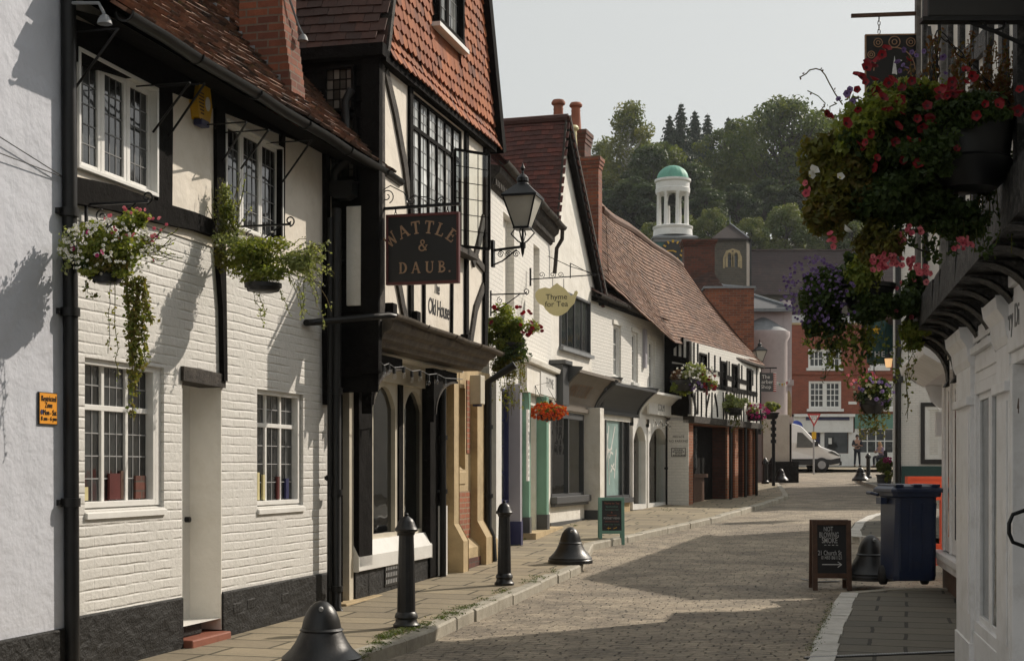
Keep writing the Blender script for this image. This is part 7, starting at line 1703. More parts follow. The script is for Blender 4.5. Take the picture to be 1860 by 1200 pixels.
def arcpts(cx, cz, rx, rz, a0, a1, n=12): return [(cx + rx * math.cos(a), cz + rz * math.sin(a)) for a in ff(a0, a1, n)]
CUR = {'D': [(arcpts(.3, .5, .42, .46, -PI / 2, PI / 2), [.07, .09, .12, .15, .17, .18, .18, .18, .17, .15, .12, .09, .07])], 'U': [(arcpts(.44, .32, .26, .28, PI, 2 * PI), [.16] * 5 + [.12] * 4 + [.09] * 4)],
       'B': [(arcpts(.3, .76, .28, .2, -PI / 2, PI / 2), .11), (arcpts(.3, .28, .36, .24, -PI / 2, PI / 2), .13)],
       '&': [(arcpts(.38, .78, .17, .18, -PI * .35, PI * 1.3), .10), (arcpts(.34, .26, .28, .26, PI * .45, PI * 1.85), .12), ([(.26, .68), (.44, .42), (.74, .02)], .13), ([(.58, .12), (.72, .34), (.76, .5)], .07), ([(.66, .5), (.86, .5)], .06)]}
def slab(mb, ch, ox, oz, rot, h, y, sx=1.0):
    st, sf, wd = SER[ch]; c_, s_ = math.cos(rot), math.sin(rot)
    def tr(x, z): X_, Z_ = (x - wd / 2) * h * sx, z * h; return (ox + X_ * c_ - Z_ * s_, oz + X_ * s_ + Z_ * c_)
    for i, (x0, z0, x1, z1, w_) in enumerate(st): mb.strip([tr(x0, z0), tr(x1, z1)], w_ * h, y - .0006 * i, y + .004)
    for x, z, w_ in sf: mb.strip([tr(x - w_ / 2, z + (.035 if z < .5 else -.035)), tr(x + w_ / 2, z + (.035 if z < .5 else -.035))], .075 * h, y - .004, y + .004)
    for i, (pts, w_) in enumerate(CUR.get(ch, [])): mb.strip([tr(*p) for p in pts], [k * h for k in w_] if isinstance(w_, list) else w_ * h, y - .005 - .0006 * i, y + .004)
def perp_sign_root(F, px, d, name, label):
    """empty on a front at the pixel column; its X axis runs out from the wall"""
    u = F.U(px, d); w0 = F.world(u, d, 0); o = empty(name, (w0.x, w0.y, 0), math.atan2(F.n.y, F.n.x), label, 'sign'); S_ = Side(F, u); return o, S_, u
o, S_, u_ = perp_sign_root(L, 693, DJ, 'hanging_sign', 'black square hanging sign lettered WATTLE & DAUB in an arch')
x0, zt_ = S_.uz(704, 393); x1, zb_ = S_.uz(833, 512); x0 -= DJ; x1 -= DJ; xm, zm = (x0 + x1) / 2, (zt_ + zb_) / 2; sw, sh = x1 - x0, zt_ - zb_
mb = MB(); mb.box(x0, x1, -.02, .02, zb_, zt_); bd = mb.build('board', M['signblack'], o)
mb = MB()
for (a, b2, c2, e2) in ((x0 - .01, x1 + .01, zt_ - .018, zt_ + .012), (x0 - .01, x1 + .01, zb_ - .012, zb_ + .018), (x0 - .01, x0 + .016, zb_ + .018, zt_ - .018), (x1 - .016, x1 + .01, zb_ + .018, zt_ - .018)): mb.box(a, b2, -.032, .032, c2, e2)
mb.build('frame', M['signred'], bd, bevel=.003)
mb = MB(); R_ = sw * .56; cz = zt_ - sh * .22 - R_ - .03
angs = [.80, .50, .20, -.08, -.36, -.66]; 
for ch, a in zip('WATTLE', [.70, .40, .13, -.14, -.38, -.64]): slab(mb, ch, xm - R_ * math.sin(a) * 1.08, cz + R_ * math.cos(a) * 1.0 - .01, a, sh * .185, -.024, 1.02)
slab(mb, '&', xm + .01, zm - sh * .03, 0, sh * .16, -.024)
for i, (ch, x) in enumerate(zip('DAUB.', (-.27, -.09, .105, .275, .39))): slab(mb, ch, xm + x * sw, zb_ + sh * .145, 0, sh * .165, -.024, .98)
mb.build('lettering', M['gold'], bd)
zb1 = S_.Z(700, 379); xe = S_.uz(836, 372)[0] - DJ
mb = MB(); mb.bar((-.45, 0, zb1 - .01), (xe, 0, zb1 + .015), .025, .03); 
def spiral(cx, cz, r0, turns, a0, sg=1, n=22): return [(cx + r0 * (1 - .8 * i / n) * math.cos(a0 + sg * turns * 2 * PI * i / n), 0, cz + r0 * (1 - .8 * i / n) * math.sin(a0 + sg * turns * 2 * PI * i / n)) for i in range(n + 1)]
mb.tube(spiral(.06, zb1 + .13, .08, 1.4, -1.2), .006, 5); mb.tube([(.02, 0, zb1 + .2), (.1, 0, zb1 + .24), (.25, 0, zb1 + .16), (.33, 0, zb1 + .03)], .006, 5); mb.tube(spiral(.33, zb1 + .08, .06, 1.3, 2.2), .006, 5); mb.tube(spiral(.66, zb1 + .05, .045, 1.3, 1.0), .006, 5)
mb.tube([(.33, 0, zb1 + .12), (.5, 0, zb1 + .1), (.66, 0, zb1 + .02)], .006, 5)
mb.build('bracket', M['iron'], o)
mb = MB()
for x in (x0 + .09, x1 - .12):
    for i in range(3): mb.tube([(x + .012 * math.cos(a) * (i % 2), .012 * math.cos(a) * (1 - i % 2), zb1 - .03 - i * .032 + .02 * math.sin(a)) for a in ff(0, 2 * PI, 8)], .004, 4)
mb.build('chain', M['iron'], o)
# teapot sign
o, S_, u_ = perp_sign_root(E, 965, .08, 'teapot_sign', 'cream teapot-shaped hanging sign reading Thyme for Tea')
def tp(px, py): a, z = S_.uz(px, py); return (a - .08, z)
out = [(990, 522), (999, 524), (1005, 519), (1012, 514), (1018, 519), (1026, 524), (1033, 532), (1037, 537), (1042, 535), (1044, 529), (1048, 528), (1050, 531), (1046, 540), (1043, 551), (1036, 558), (1030, 566), (1022, 571), (1014, 574), (1006, 573), (998, 569), (991, 562), (987, 555), (980, 552), (975, 546), (972, 538), (973, 531), (979, 525)]
mb = MB(); mb.prism([tp(*p) for p in out], 1, -.012, .012); bd = mb.build('board', M['teapot'], o)
for s_, px, py, sz in (('Thyme', 1011, 539.5, 14), ('for Tea', 1011, 552.5, 14)):
    a, z = tp(px, py); text_free(bd, s_, (a, -.013, z), sz * 26 / FPX, M['black'], bold=.0)
zr_ = tp(970, 507)[1]; xr = tp(1082, 502)[0]
mb = MB(); mb.bar((0, 0, zr_), (xr, 0, zr_ + .05), .018, .018); mb.box(-.03, 0, -.02, .02, zr_ - .12, zr_ + .2)
for px in (1004, 1024): a, z = tp(px, 506); mb.tube([(a, 0, z), (a, 0, tp(px, 523)[1])], .006, 5)
for px in (984, 1004, 1018): a, z = tp(px, 499); mb.tube(spiral(a, z, .055, 1.3, -1), .006, 5)
a, z = tp(1036, 0); mb.bar((a, 0, tp(1036, 478)[1]), (a, 0, zr_), .016, .016); mb.tube([(a, 0, tp(1036, 478)[1]), (xr, 0, zr_ + .02)], .007, 5); mb.tube([(tp(995, 468)[0], 0, tp(995, 465)[1]), (a, 0, tp(1036, 484)[1]), (xr + .1, 0, zr_ + .03)], .007, 5)
mb.build('bracket', M['iron'], o)
# barber sign with striped poles, bunting beside it
Yb = 46.0; w0 = P(1391, 694, Yb); k_ = Yb / FPX; o = empty('barber_sign', w0, 0, 'grey sign reading The Barber Shop between striped red and white poles', 'sign')
mb = MB(); mb.box(-13 * k_, 13 * k_, -.03, .03, -17 * k_, 17 * k_); bd = mb.build('board', M['greyfascia'], o)
for i, t_ in enumerate(('The', 'Barber', 'Shop')): text_free(bd, t_, (0, -.032, (9.5 - i * 9) * k_), 9.5 * k_, M['white'])
for sx in (-1, 1):
    x = sx * 16 * k_; mb = MB()
    for j in range(9): mb.lathe([(.055, -17 * k_ + j * 3.8 * k_), (.055, -17 * k_ + (j + .5) * 3.8 * k_)], (x, 0, 0), 10)
    mb.build('stripe', M['redflag'], o); mb = MB(); mb.lathe([(.052, -17 * k_), (.052, 17 * k_)], (x, 0, 0), 10); mb.build('striped_pole', M['white'], o)
mb = MB(); mb.lathe([(.06, -34 * k_), (.06, -20 * k_)], (-16 * k_, 0, 0), 10); mb.build('pole_end', M['blueflag'], o)
mb = MB(); mb.bar((-18 * k_, 0, 26 * k_), (20 * k_, 0, 26 * k_), .04, .04); mb.bar((-8 * k_, 0, 17 * k_), (-8 * k_, 0, 26 * k_), .02, .02); mb.bar((8 * k_, 0, 17 * k_), (8 * k_, 0, 26 * k_), .02, .02); mb.build('bracket', M['iron'], o)
w0 = P(1408, 690, 52); o = empty('bunting', w0, 0, 'short string of small coloured flags beside the barber sign', 'bunting')
for i in range(7):
    mb = MB(); x = i * .085; z = -.12 * math.sin(i / 6 * PI); mb.add([(x - .04, 0, z), (x + .04, .01, z), (x, 0, z - .13)], [(0, 1, 2)]); mb.build('flag', M[('barrier', 'white', 'green', 'yellow', 'teapot', 'redflag', 'white')[i]], o)
mb = MB(); mb.tube([(i * .085 - .05, 0, -.12 * math.sin(i / 6 * PI)) for i in range(8)], .006, 4); mb.build('string', M['white'], o)
# give way sign
w0 = gp(1478, 857); Yg = w0.y; k_ = Yg / FPX; o = empty('give_way_sign', w0, 0, 'red bordered triangular give way sign on a grey post before the van', 'road sign')
mb = MB(); mb.tube([(0, 0, -.1), (0, 0, 100 * k_)], .045, 10); mb.build('post', M['alu'], o)
zt_, zb_ = (857 - 751) * k_, (857 - 775) * k_; hw = 12.5 * k_
mb = MB(); mb.prism([(-hw, zt_), (hw, zt_), (0, zb_)], 1, -.08, -.06); pl = mb.build('plate', M['redflag'], o)
mb = MB(); mb.prism([(-hw * .68, zt_ - 3 * k_), (hw * .68, zt_ - 3 * k_), (0, zb_ + 6 * k_)], 1, -.085, -.08); mb.build('face', M['white'], pl)
text_free(pl, 'GIVE', (0, -.087, zt_ - 5.6 * k_), 5.5 * k_, M['black']); text_free(pl, 'WAY', (0, -.087, zt_ - 10 * k_), 5.2 * k_, M['black'])
mb = MB(); mb.box(-4 * k_, 4 * k_, -.075, -.05, (857 - 797) * k_, (857 - 784) * k_); mb.build('label', M['yellow'], o)
w0 = P(1446, 775, 72); o = empty('round_sign', (w0.x, 72, zg(72)), 0, 'round blue road sign partly hidden behind the white van', 'road sign'); mb = MB(); mb.tube([(0, 0, 0), (0, 0, w0.z - zg(72))], .05, 8); mb.build('post', M['alu'], o); mb = MB(); mb.lathe([(0, 0), (.32, 0), (.32, .03), (0, .03)], (0, 0, 0), 24); mb.v = [(x, -z - .06, y + w0.z - zg(72)) for x, y, z in mb.v]; mb.build('plate', M['blueflag'], o)
w0 = gp(1405, 882); o = empty('post', w0, 0, 'thin dark post carrying a flower basket in front of the pink building', 'post'); mb = MB(); mb.tube([(0, 0, 0), (0, 0, P(1405, 752, w0.y).z - w0.z)], .06, 8)
for i in range(5): mb.tube([(0, 0, 1.5 + i * .22), (0, 0, 1.62 + i * .22)], .1, 8)
mb.build('shaft', M['iron'], o)

# white van
w0 = gp(1470, 857, ROAD); Yv = w0.y; k_ = Yv / FPX
xf = P(1521, 0, Yv).x; o = empty('van', (xf, Yv, w0.z), 0, 'white panel van with dark lower trim emerging from behind the pink building', 'van')
pr_ = [(-5.9, .45), (-5.95, 2.1), (-5.8, 2.42), (-2.4, 2.42), (-2.0, 2.3), (-1.05, 1.28), (-.3, 1.02), (-.07, .84), (-.02, .5), (-.1, .34), (-5.8, .34)]
def vw(x): return 1.0 if x < -1.2 else 1.0 - .14 * ((x + 1.2) / 1.2) ** 2
mb = MB(); n = len(pr_); v = []
for sgn_ in (-1, 1):
    for x, z in pr_: v.append((x, sgn_ * vw(x) * (1 - .10 * max(0, (z - 1.2)) / 1.3), z))
mb.add(v, [tuple(range(n)), tuple(range(2 * n - 1, n - 1, -1))] + [(i, n + i, n + (i + 1) % n, (i + 1) % n) for i in range(n)], .5); bd = mb.build('body', M['vanwhite'], o, bevel=.06); 
for m_ in bd.modifiers: m_.segments = 3
def side_poly(pts, m_, nm, off=.008, sg=-1):
    mb = MB(); mb.poly([(x, sg * (vw(x) * (1 - .10 * max(0, (z - 1.2)) / 1.3) + off), z) for x, z in pts]); return mb.build(nm, M[m_], o)
for sg in (-1, 1):
    side_poly([(-2.25, 1.22), (-2.2, 1.98), (-1.95, 1.95), (-1.3, 1.3), (-1.45, 1.22)], 'pane', 'side_window', .012, sg); side_poly([(-5.7, .45), (-5.7, .66), (-.85, .66), (-.55, .62), (-.05, .72), (-.03, .45), (-.6, .36), (-5.7, .36)], 'darkplastic', 'lower_trim', .014, sg)
    mb = MB(); mb.box(-1.35, -1.2, sg * 1.05 - .1, sg * 1.05 + .1, 1.28, 1.52); mb.build('mirror', M['darkplastic'], o)
    mb = MB(); mb.smooth = True; mb.tube([(-1.0, sg * .78, .36), (-1.0, sg * 1.015, .36)], .36, 24); wh = mb.build('wheel', M['rubber'], o); mb = MB(); mb.tube([(-1.0, sg * .9, .36), (-1.0, sg * 1.02, .36)], .2, 16); mb.build('rim', M['alu'], wh)
    mb = MB(); mb.tube([(-4.7, sg * .78, .36), (-4.7, sg * 1.015, .36)], .36, 24); mb.build('wheel', M['rubber'], o)
    side_poly([(-.7, .98), (-.5, 1.06), (-.12, .86), (-.1, .78)], 'panelight', 'headlight', .016, sg)
    mb = MB(); mb.box(-.14, -.03, sg * .55 - .28, sg * .55 + .28, .76, .88); mb.build('headlight', M['panelight'], o)
mb = MB(); mb.quad((-1.92, -.83, 2.2), (-1.92, .83, 2.2), (-1.1, .93, 1.34), (-1.1, -.93, 1.34)); mb.v = [(x + .02, y, z + .02) for x, y, z in mb.v]; mb.build('windscreen', M['pane'], o)
mb = MB(); mb.box(-.06, .01, -.5, .5, .56, .78); mb.build('grille', M['darkplastic'], o); mb = MB(); mb.box(-.15, .03, -.86, .86, .34, .55); mb.build('bumper', M['darkplastic'], o, bevel=.03)
mb = MB(); mb.box(-2.9, -2.5, -.3, .3, 2.42, 2.56); mb.build('roof_light', M['white'], o, bevel=.03)

# ================================================================== people
def skin_body(name, verts, edges, radii, m, parent, sub=1):
    me = bpy.data.meshes.new(name); me.from_pydata(verts, edges, []); ob = bpy.data.objects.new(name, me); COL.objects.link(ob); ob.parent = parent
    md = ob.modifiers.new('skin', 'SKIN'); md.use_smooth_shade = True
    for sv, r_ in zip(me.skin_vertices[0].data, radii): sv.radius = r_ if isinstance(r_, tuple) else (r_, r_)
    me.skin_vertices[0].data[0].use_root = True
    ss = ob.modifiers.new('subsurf', 'SUBSURF'); ss.levels = sub; ss.render_levels = sub
    dg = bpy.context.evaluated_depsgraph_get(); dg.update(); m2 = bpy.data.meshes.new_from_object(ob.evaluated_get(dg)); bpy.data.objects.remove(ob)
    m2.materials.clear(); m2.materials.append(m); o2 = bpy.data.objects.new(name, m2); COL.objects.link(o2); o2.parent = parent; return o2
def person(loc, rz, label, J, shirt, trousers, hair, hair_long=False, sleeves=True):
    o = empty('person', loc, rz, label, 'person')
    names = ['pelvis', 'waist', 'chest', 'neck', 'head', 'crown', 'lsh', 'lel', 'lwr', 'lha', 'rsh', 'rel', 'rwr', 'rha', 'lhip', 'lkn', 'lan', 'lto', 'rhip', 'rkn', 'ran', 'rto']
    rad = dict(pelvis=(.15, .11), waist=(.14, .10), chest=(.16, .11), neck=.055, head=(.075, .09), crown=(.065, .08), lsh=.055, lel=.042, lwr=.03, lha=.035, rsh=.055, rel=.042, rwr=.03, rha=.035, lhip=.085, lkn=.058, lan=.04, lto=.04, rhip=.085, rkn=.058, ran=.04, rto=.04)
    E_ = [('pelvis', 'waist'), ('waist', 'chest'), ('chest', 'neck'), ('neck', 'head'), ('head', 'crown'), ('chest', 'lsh'), ('lsh', 'lel'), ('lel', 'lwr'), ('lwr', 'lha'), ('chest', 'rsh'), ('rsh', 'rel'), ('rel', 'rwr'), ('rwr', 'rha'), ('pelvis', 'lhip'), ('lhip', 'lkn'), ('lkn', 'lan'), ('lan', 'lto'), ('pelvis', 'rhip'), ('rhip', 'rkn'), ('rkn', 'ran'), ('ran', 'rto')]
    ix = {k: i for i, k in enumerate(names)}
    b_ = skin_body('body', [J[k] for k in names], [(ix[a], ix[c_]) for a, c_ in E_], [rad[k] for k in names], M['skin'], o, 2)
    def sub(nm, keys, ed, gr, m_):
        i2 = {k: i for i, k in enumerate(keys)}; rr_ = [tuple(x + gr for x in (rad[k] if isinstance(rad[k], tuple) else (rad[k],) * 2)) for k in keys]
        return skin_body(nm, [J[k] for k in keys], [(i2[a], i2[c_]) for a, c_ in ed], rr_, m_, o, 1)
    arm = ['lsh', 'lel', 'rsh', 'rel'] + (['lwr', 'rwr'] if sleeves else [])
    sub('shirt', ['pelvis', 'waist', 'chest'] + arm, [('pelvis', 'waist'), ('waist', 'chest'), ('chest', 'lsh'), ('lsh', 'lel'), ('chest', 'rsh'), ('rsh', 'rel')] + ([('lel', 'lwr'), ('rel', 'rwr')] if sleeves else []), .018, shirt)
    sub('trousers', ['pelvis', 'lhip', 'lkn', 'lan', 'rhip', 'rkn', 'ran'], [('pelvis', 'lhip'), ('lhip', 'lkn'), ('lkn', 'lan'), ('pelvis', 'rhip'), ('rhip', 'rkn'), ('rkn', 'ran')], .016, trousers)
    hc = Vector(J['crown']); hh = Vector(J['head'])
    mb = MB(); mb.smooth = True; mb.lathe([(0, .105), (.05, .095), (.085, .05), (.096, .0), (.09, -.05)], (hc.x, hc.y + .015, hc.z), 16)
    if hair_long: mb.tube([(hc.x, hc.y + .05, hc.z), (hc.x, hc.y + .11, hc.z - .12), (hc.x, hc.y + .10, hc.z - .3)], [.07, .085, .04], 10)
    mb.build('hair', hair, o, smooth=True)
    mb = MB(); mb.smooth = True
    mb.tube([(hh.x, hh.y - .085, hh.z + .03), (hh.x, hh.y - .115, hh.z - .0)], [.012, .018], 6)
    for s_ in (-1, 1): mb.tube([(hh.x + s_ * .085, hh.y, hh.z + .03), (hh.x + s_ * .098, hh.y + .01, hh.z - .02)], .018, 6)
    mb.build('nose_and_ears', M['skin'], b_, smooth=True)
    mb = MB()
    for s_ in (-1, 1): mb.box(hh.x + s_ * .032 - .012, hh.x + s_ * .032 + .012, hh.y - .094, hh.y - .086, hh.z + .038, hh.z + .048)
    mb.box(hh.x - .024, hh.x + .024, hh.y - .094, hh.y - .084, hh.z - .05, hh.z - .042); mb.build('eyes_and_mouth', M['black'], b_)
    for s_ in ('l', 'r'):
        t = Vector(J[s_ + 'to']); a_ = Vector(J[s_ + 'an']); mb = MB(); mb.smooth = True; mb.tube([a_ + Vector((0, .05, -.045)), a_ + Vector((0, -.05, -.05)), t + Vector((0, -.03, 0))], [.052, .055, .04], 8); mb.build('shoe', M['rubber'], o, smooth=True)
        h_ = Vector(J[s_ + 'ha']); wr = Vector(J[s_ + 'wr']); d_ = (h_ - wr).normalized(); mb = MB(); sd_ = d_.cross(Vector((0, 0, 1))); 
        if sd_.length < .1: sd_ = Vector((0, 1, 0))
        sd_.normalize()
        for i in range(4): q_ = h_ + sd_ * (i - 1.5) * .02; mb.tube([q_, q_ + d_ * (.05 + .01 * (i in (1, 2))) + Vector((0, 0, -.012)), q_ + d_ * .075 + Vector((0, 0, -.035))], [.010, .009, .007], 6)
        mb.tube([h_ - d_ * .02 + sd_ * .035, h_ + d_ * .02 + sd_ * .062, h_ + d_ * .05 + sd_ * .06], [.011, .010, .008], 6); mb.build('fingers', M['skin'], b_)
    return o
w0 = P(1557, 850, 79.0); w0.z = zg(79) + .03
J = dict(pelvis=(0, 0, .95), waist=(0, 0, 1.12), chest=(0, 0, 1.36), neck=(0, 0, 1.52), head=(0, -.02, 1.62), crown=(0, -.01, 1.68), lsh=(.20, 0, 1.42), lel=(.27, -.04, 1.14), lwr=(.10, -.22, 1.17), lha=(.02, -.24, 1.19), rsh=(-.20, 0, 1.42), rel=(-.27, -.04, 1.14), rwr=(-.10, -.20, 1.12), rha=(-.02, -.22, 1.13), lhip=(.09, 0, .9), lkn=(.12, -.02, .5), lan=(.14, 0, .08), lto=(.16, -.15, .035), rhip=(-.09, 0, .9), rkn=(-.12, -.02, .5), ran=(-.14, 0, .08), rto=(-.17, -.15, .035))
person(w0, 0, 'person in dark clothes standing with folded arms outside the white shopfront', J, M['cloth'], M['cloth'], M['hair'], sleeves=False)
w0 = P(1601, 850, 76.0); w0.z = zg(76) + .03
J = dict(pelvis=(0, 0, .55), waist=(0, -.02, .72), chest=(0, -.08, .98), neck=(0, -.10, 1.13), head=(-.02, -.14, 1.22), crown=(-.02, -.13, 1.28), lsh=(.17, -.08, 1.03), lel=(.22, -.18, .78), lwr=(.10, -.36, .82), lha=(.04, -.42, .86), rsh=(-.17, -.08, 1.03), rel=(-.24, -.16, .78), rwr=(-.12, -.36, .80), rha=(-.06, -.42, .84), lhip=(.09, -.02, .54), lkn=(.13, -.45, .55), lan=(.13, -.42, .1), lto=(.13, -.58, .04), rhip=(-.09, -.02, .54), rkn=(-.13, -.45, .55), ran=(-.13, -.42, .1), rto=(-.13, -.58, .04))
person(w0, -1.0, 'fair haired person in a mauve top sitting beside the shop window', J, M['mauve'], M['cloth'], M['fairhair'], True, False)
c_ = empty('chair', w0 + Vector((0, .03, 0)), -1.0, 'dark outdoor chair under the seated person in mauve', 'chair')
mb = MB(); mb.box(-.22, .22, -.22, .22, .42, .46); mb.build('seat', M['rubber'], c_); mb = MB(); mb.box(-.22, .22, .2, .23, .5, .9); mb.build('backrest', M['rubber'], c_)
for sx in (-.2, .2):
    for sy in (-.2, .2): mb = MB(); mb.tube([(sx, sy, 0), (sx, sy, .43)], .015, 6); mb.build('leg', M['iron'], c_)
# ================================================================== hanging baskets and plants
M['leafgreen'] = leafmat('basket_green_leaves', [(.10, .145, .028), (.16, .205, .038), (.22, .25, .05), (.28, .285, .08), (.13, .17, .028)], .45)
M['leafdark'] = leafmat('deep_green_leaves', [(.028, .052, .016), (.042, .07, .018), (.06, .09, .022), (.035, .06, .014)], .35)
M['leafpale'] = leafmat('pale_silver_leaves', [(.24, .28, .12), (.31, .34, .16), (.18, .23, .09), (.40, .41, .24)], .45)
M['leafolive'] = leafmat('olive_yellow_leaves', [(.12, .13, .026), (.17, .155, .03), (.08, .09, .02), (.16, .11, .03), (.06, .08, .02)], .4)
M['leafivy'] = leafmat('ivy_leaves', [(.13, .17, .04), (.19, .21, .045), (.23, .22, .06), (.15, .12, .04)], .45)
M['leafdry'] = leafmat('dry_brown_leaves', [(.13, .055, .018), (.18, .08, .025), (.09, .04, .014), (.12, .085, .03)], .3)
def petalmat(name, dark, cols): 
    t = NT(name); n = len(cols); col = t.ramp(t.rnd(), [(0.0, dark), (.08, dark), (.1, cols[0])] + [(.12 + .85 * (i + .5) / n, c) for i, c in enumerate(cols)])
    t.p(Base_Color=col, Roughness=.6); tr = t.n('BsdfTranslucent', {'Color': col}); mx = t.n('MixShader', {0: .3, 1: t.b.outputs[0], 2: tr.outputs[0]}); t.t.links.new(mx.outputs[0], t.out.inputs[0]); return t.m
M['fred'] = petalmat('red_petals', (.03, .002, .004), [(.22, .004, .010), (.30, .007, .014), (.17, .003, .009)])
M['fpink'] = petalmat('pink_petals', (.30, .05, .08), [(.62, .14, .17), (.70, .22, .24), (.55, .10, .14)])
M['fwhite'] = petalmat('white_petals', (.5, .45, .1), [(.72, .71, .66), (.66, .66, .60), (.76, .74, .70)])
M['fpurple'] = petalmat('purple_petals', (.08, .04, .12), [(.19, .12, .29), (.25, .17, .36), (.15, .09, .24)])
M['forange'] = petalmat('orange_petals', (.20, .02, .005), [(.62, .10, .012), (.70, .17, .02), (.50, .05, .015)])
M['fmagenta'] = petalmat('magenta_petals', (.08, .0, .02), [(.36, .02, .12), (.45, .03, .18), (.30, .012, .09)])
M['fcream'] = petalmat('cream_petals', (.3, .3, .1), [(.52, .50, .34), (.44, .45, .28)])
class Plant:
    """foliage, flowers and trails of one plant; coordinates in metres from its own base"""
    def __init__(s, seed): s.g = np.random.default_rng(seed); s.seed = seed; s.L = {}; s.Fl = {}; s.st = MB(); s.k = 0
    def blob(s, m, c, rad, n, size, up=.35, shell=.55, aspect=.6, gapd=0):
        n = int(n * 2.0); size *= 1.12
        s.k += 1; nb_ = 16; g = s.g; rad = np.array(rad if hasattr(rad, '__len__') else (rad,) * 3, float); bl = []
        for i in range(nb_):                      # a lumpy crown: clumps of leaves with gaps between them
            d = g.normal(size=3); d /= np.linalg.norm(d); r_ = g.uniform(.15, .85); bl.append((np.array(c) + d * rad * r_, rad * g.uniform(.22, .42), g.uniform(.5, 1.3)))
        bl.append((np.array(c), rad * .62, 2.5))
        p, d, idx = blob_points(bl, n, s.seed * 31 + s.k, shell); v, f = leaf_quads(p, d, size, s.seed * 17 + s.k, up=up, aspect=aspect)
        br = g.uniform(0, 1, len(bl)); r_ = np.clip(br[idx] * .45 + g.uniform(0, .55, n), 0, 1); s._add(m, v, f, r_); return s
    def _add(s, m, v, f, r_): s.L.setdefault(m, MB()).np_add(v, f, r_)
    def trail(s, m, p, q, n, size, sag=.05, wig=.03, branches=0, stem=.003):
        g = s.g; p, q = np.array(p, float), np.array(q, float); K = 9; ts = np.linspace(0, 1, K); pts = p + (q - p) * ts[:, None] + np.cumsum(g.normal(size=(K, 3)) * wig, 0) * np.array([1, 1, .3]); pts[:, 2] -= sag * np.sin(ts * PI)
        s.st.tube([Vector(a) for a in pts], stem, 4); t = np.sort(g.uniform(0, 1, n)) * (K - 1); i0 = np.minimum(t.astype(int), K - 2); fr = (t - i0)[:, None]
        c = pts[i0] * (1 - fr) + pts[i0 + 1] * fr + g.normal(size=(n, 3)) * size * .45; s.k += 1
        v, f = leaf_quads(c, g.normal(size=(n, 3)), size, s.seed * 13 + s.k, up=.2, aspect=.75); s._add(m, v, f, g.uniform(0, 1, n)); return s
    def flowers(s, m, pts, size, face=(0, -1, .25), lobes=5, spread=.5, cup=.3):
        g = s.g; mb = s.Fl.setdefault(m, MB())
        for p in pts:
            nn = Vector(face) + Vector(g.normal(size=3)) * spread; nn.normalize(); a = nn.cross(Vector((0, 0, 1))); 
            if a.length < .1: a = Vector((1, 0, 0))
            a.normalize(); b_ = nn.cross(a); R_ = size * g.uniform(.75, 1.2) / 2; k = lobes * 2; p = Vector(p); ro = g.uniform(0, 6.28)
            ring = lambda rr, h, al: [p + (a * math.cos(ro + 2 * PI * i / k) + b_ * math.sin(ro + 2 * PI * i / k)) * rr * (1 if i % 2 == 0 else al) + nn * h * R_ for i in range(k)]
            r1 = ring(R_ * .3, 0, 1); r2 = ring(R_, cup, .84); base = g.uniform(.15, 1)
            mb.add(r1, [tuple(range(k))], .02); mb.add(r1 + r2, [(i, (i + 1) % k, k + (i + 1) % k, k + i) for i in range(k)], base)
        return s
    def surf(s, c, rad, n, front=True, zlo=-1, zhi=1.2):
        g = s.g; out = []
        while len(out) < n:
            d = g.normal(size=3); d /= np.linalg.norm(d)
            if front and d[1] > .25: continue
            if not zlo <= d[2] <= zhi: continue
            out.append(np.array(c) + d * np.array(rad if hasattr(rad, '__len__') else (rad,) * 3) * g.uniform(.85, 1.05))
        return out
    def build(s, o):
        for m, mb in s.L.items(): mb.build('foliage', M[m], o)['kind'] = 'stuff'
        for m, mb in s.Fl.items(): mb.build('flowers', M[m], o)['kind'] = 'stuff'
        if s.st.v: s.st.build('stems', M['leafolive'], o)
        return o
def bowl(o, r_, h=None, c=(0, 0, 0), m='darkplastic', name='basket_bowl'):
    h = h or r_ * .8; mb = MB(); mb.smooth = True
    mb.lathe([(0, -h), (r_ * .62, -h), (r_ * .82, -h * .72), (r_ * .93, -h * .45), (r_ * .95, -h * .40), (r_ * .90, -h * .37), (r_ * .97, -h * .1), (r_ * 1.05, -.02), (r_ * 1.06, .015), (r_ * .98, .015), (r_ * .9, -.05)], c, 28); return mb.build(name, M[m], o, smooth=True)
def hook(o, F, u, z, reach, base_d, ground):
    pass
def bracket(F, u, z, reach, label, drop=.25):
    """scroll bracket on a wall; it stays with the wall, the basket hangs from it"""
    o = empty('basket_bracket', F.world(u, .03, z), F.rz - (PI / 2 if F.sgn == -1 else -PI / 2), label, 'bracket'); mb = MB()
    mb.bar((0, 0, 0), (reach, 0, .0), .016, .018); mb.bar((0, 0, -.32), (0, 0, .06), .02, .02); mb.tube([(0, 0, -.28), (reach * .4, 0, -.16), (reach * .8, 0, -.01)], .008, 6)
    mb.tube([(x, y, z_) for x, y, z_ in spiral(reach * .98, .03, .05, 1.2, -PI / 2)], .007, 5); mb.tube([(x, y, z_ - .07) for x, y, z_ in spiral(reach * .25, -.02, .05, 1.3, 1.5)], .006, 5)
    mb.build('scrolled_iron', M['iron'], o); return o
def chains(o, r_, top, c=(0, 0, 0), n=3):
    mb = MB()
    for i in range(n): a = 2 * PI * i / n + .6; mb.tube([(c[0] + r_ * math.cos(a), c[1] + r_ * math.sin(a), c[2]), (c[0], c[1], c[2] + top)], .004, 4)
    mb.build('chains', M['iron'], o)
GRP = 'hanging baskets along the street'
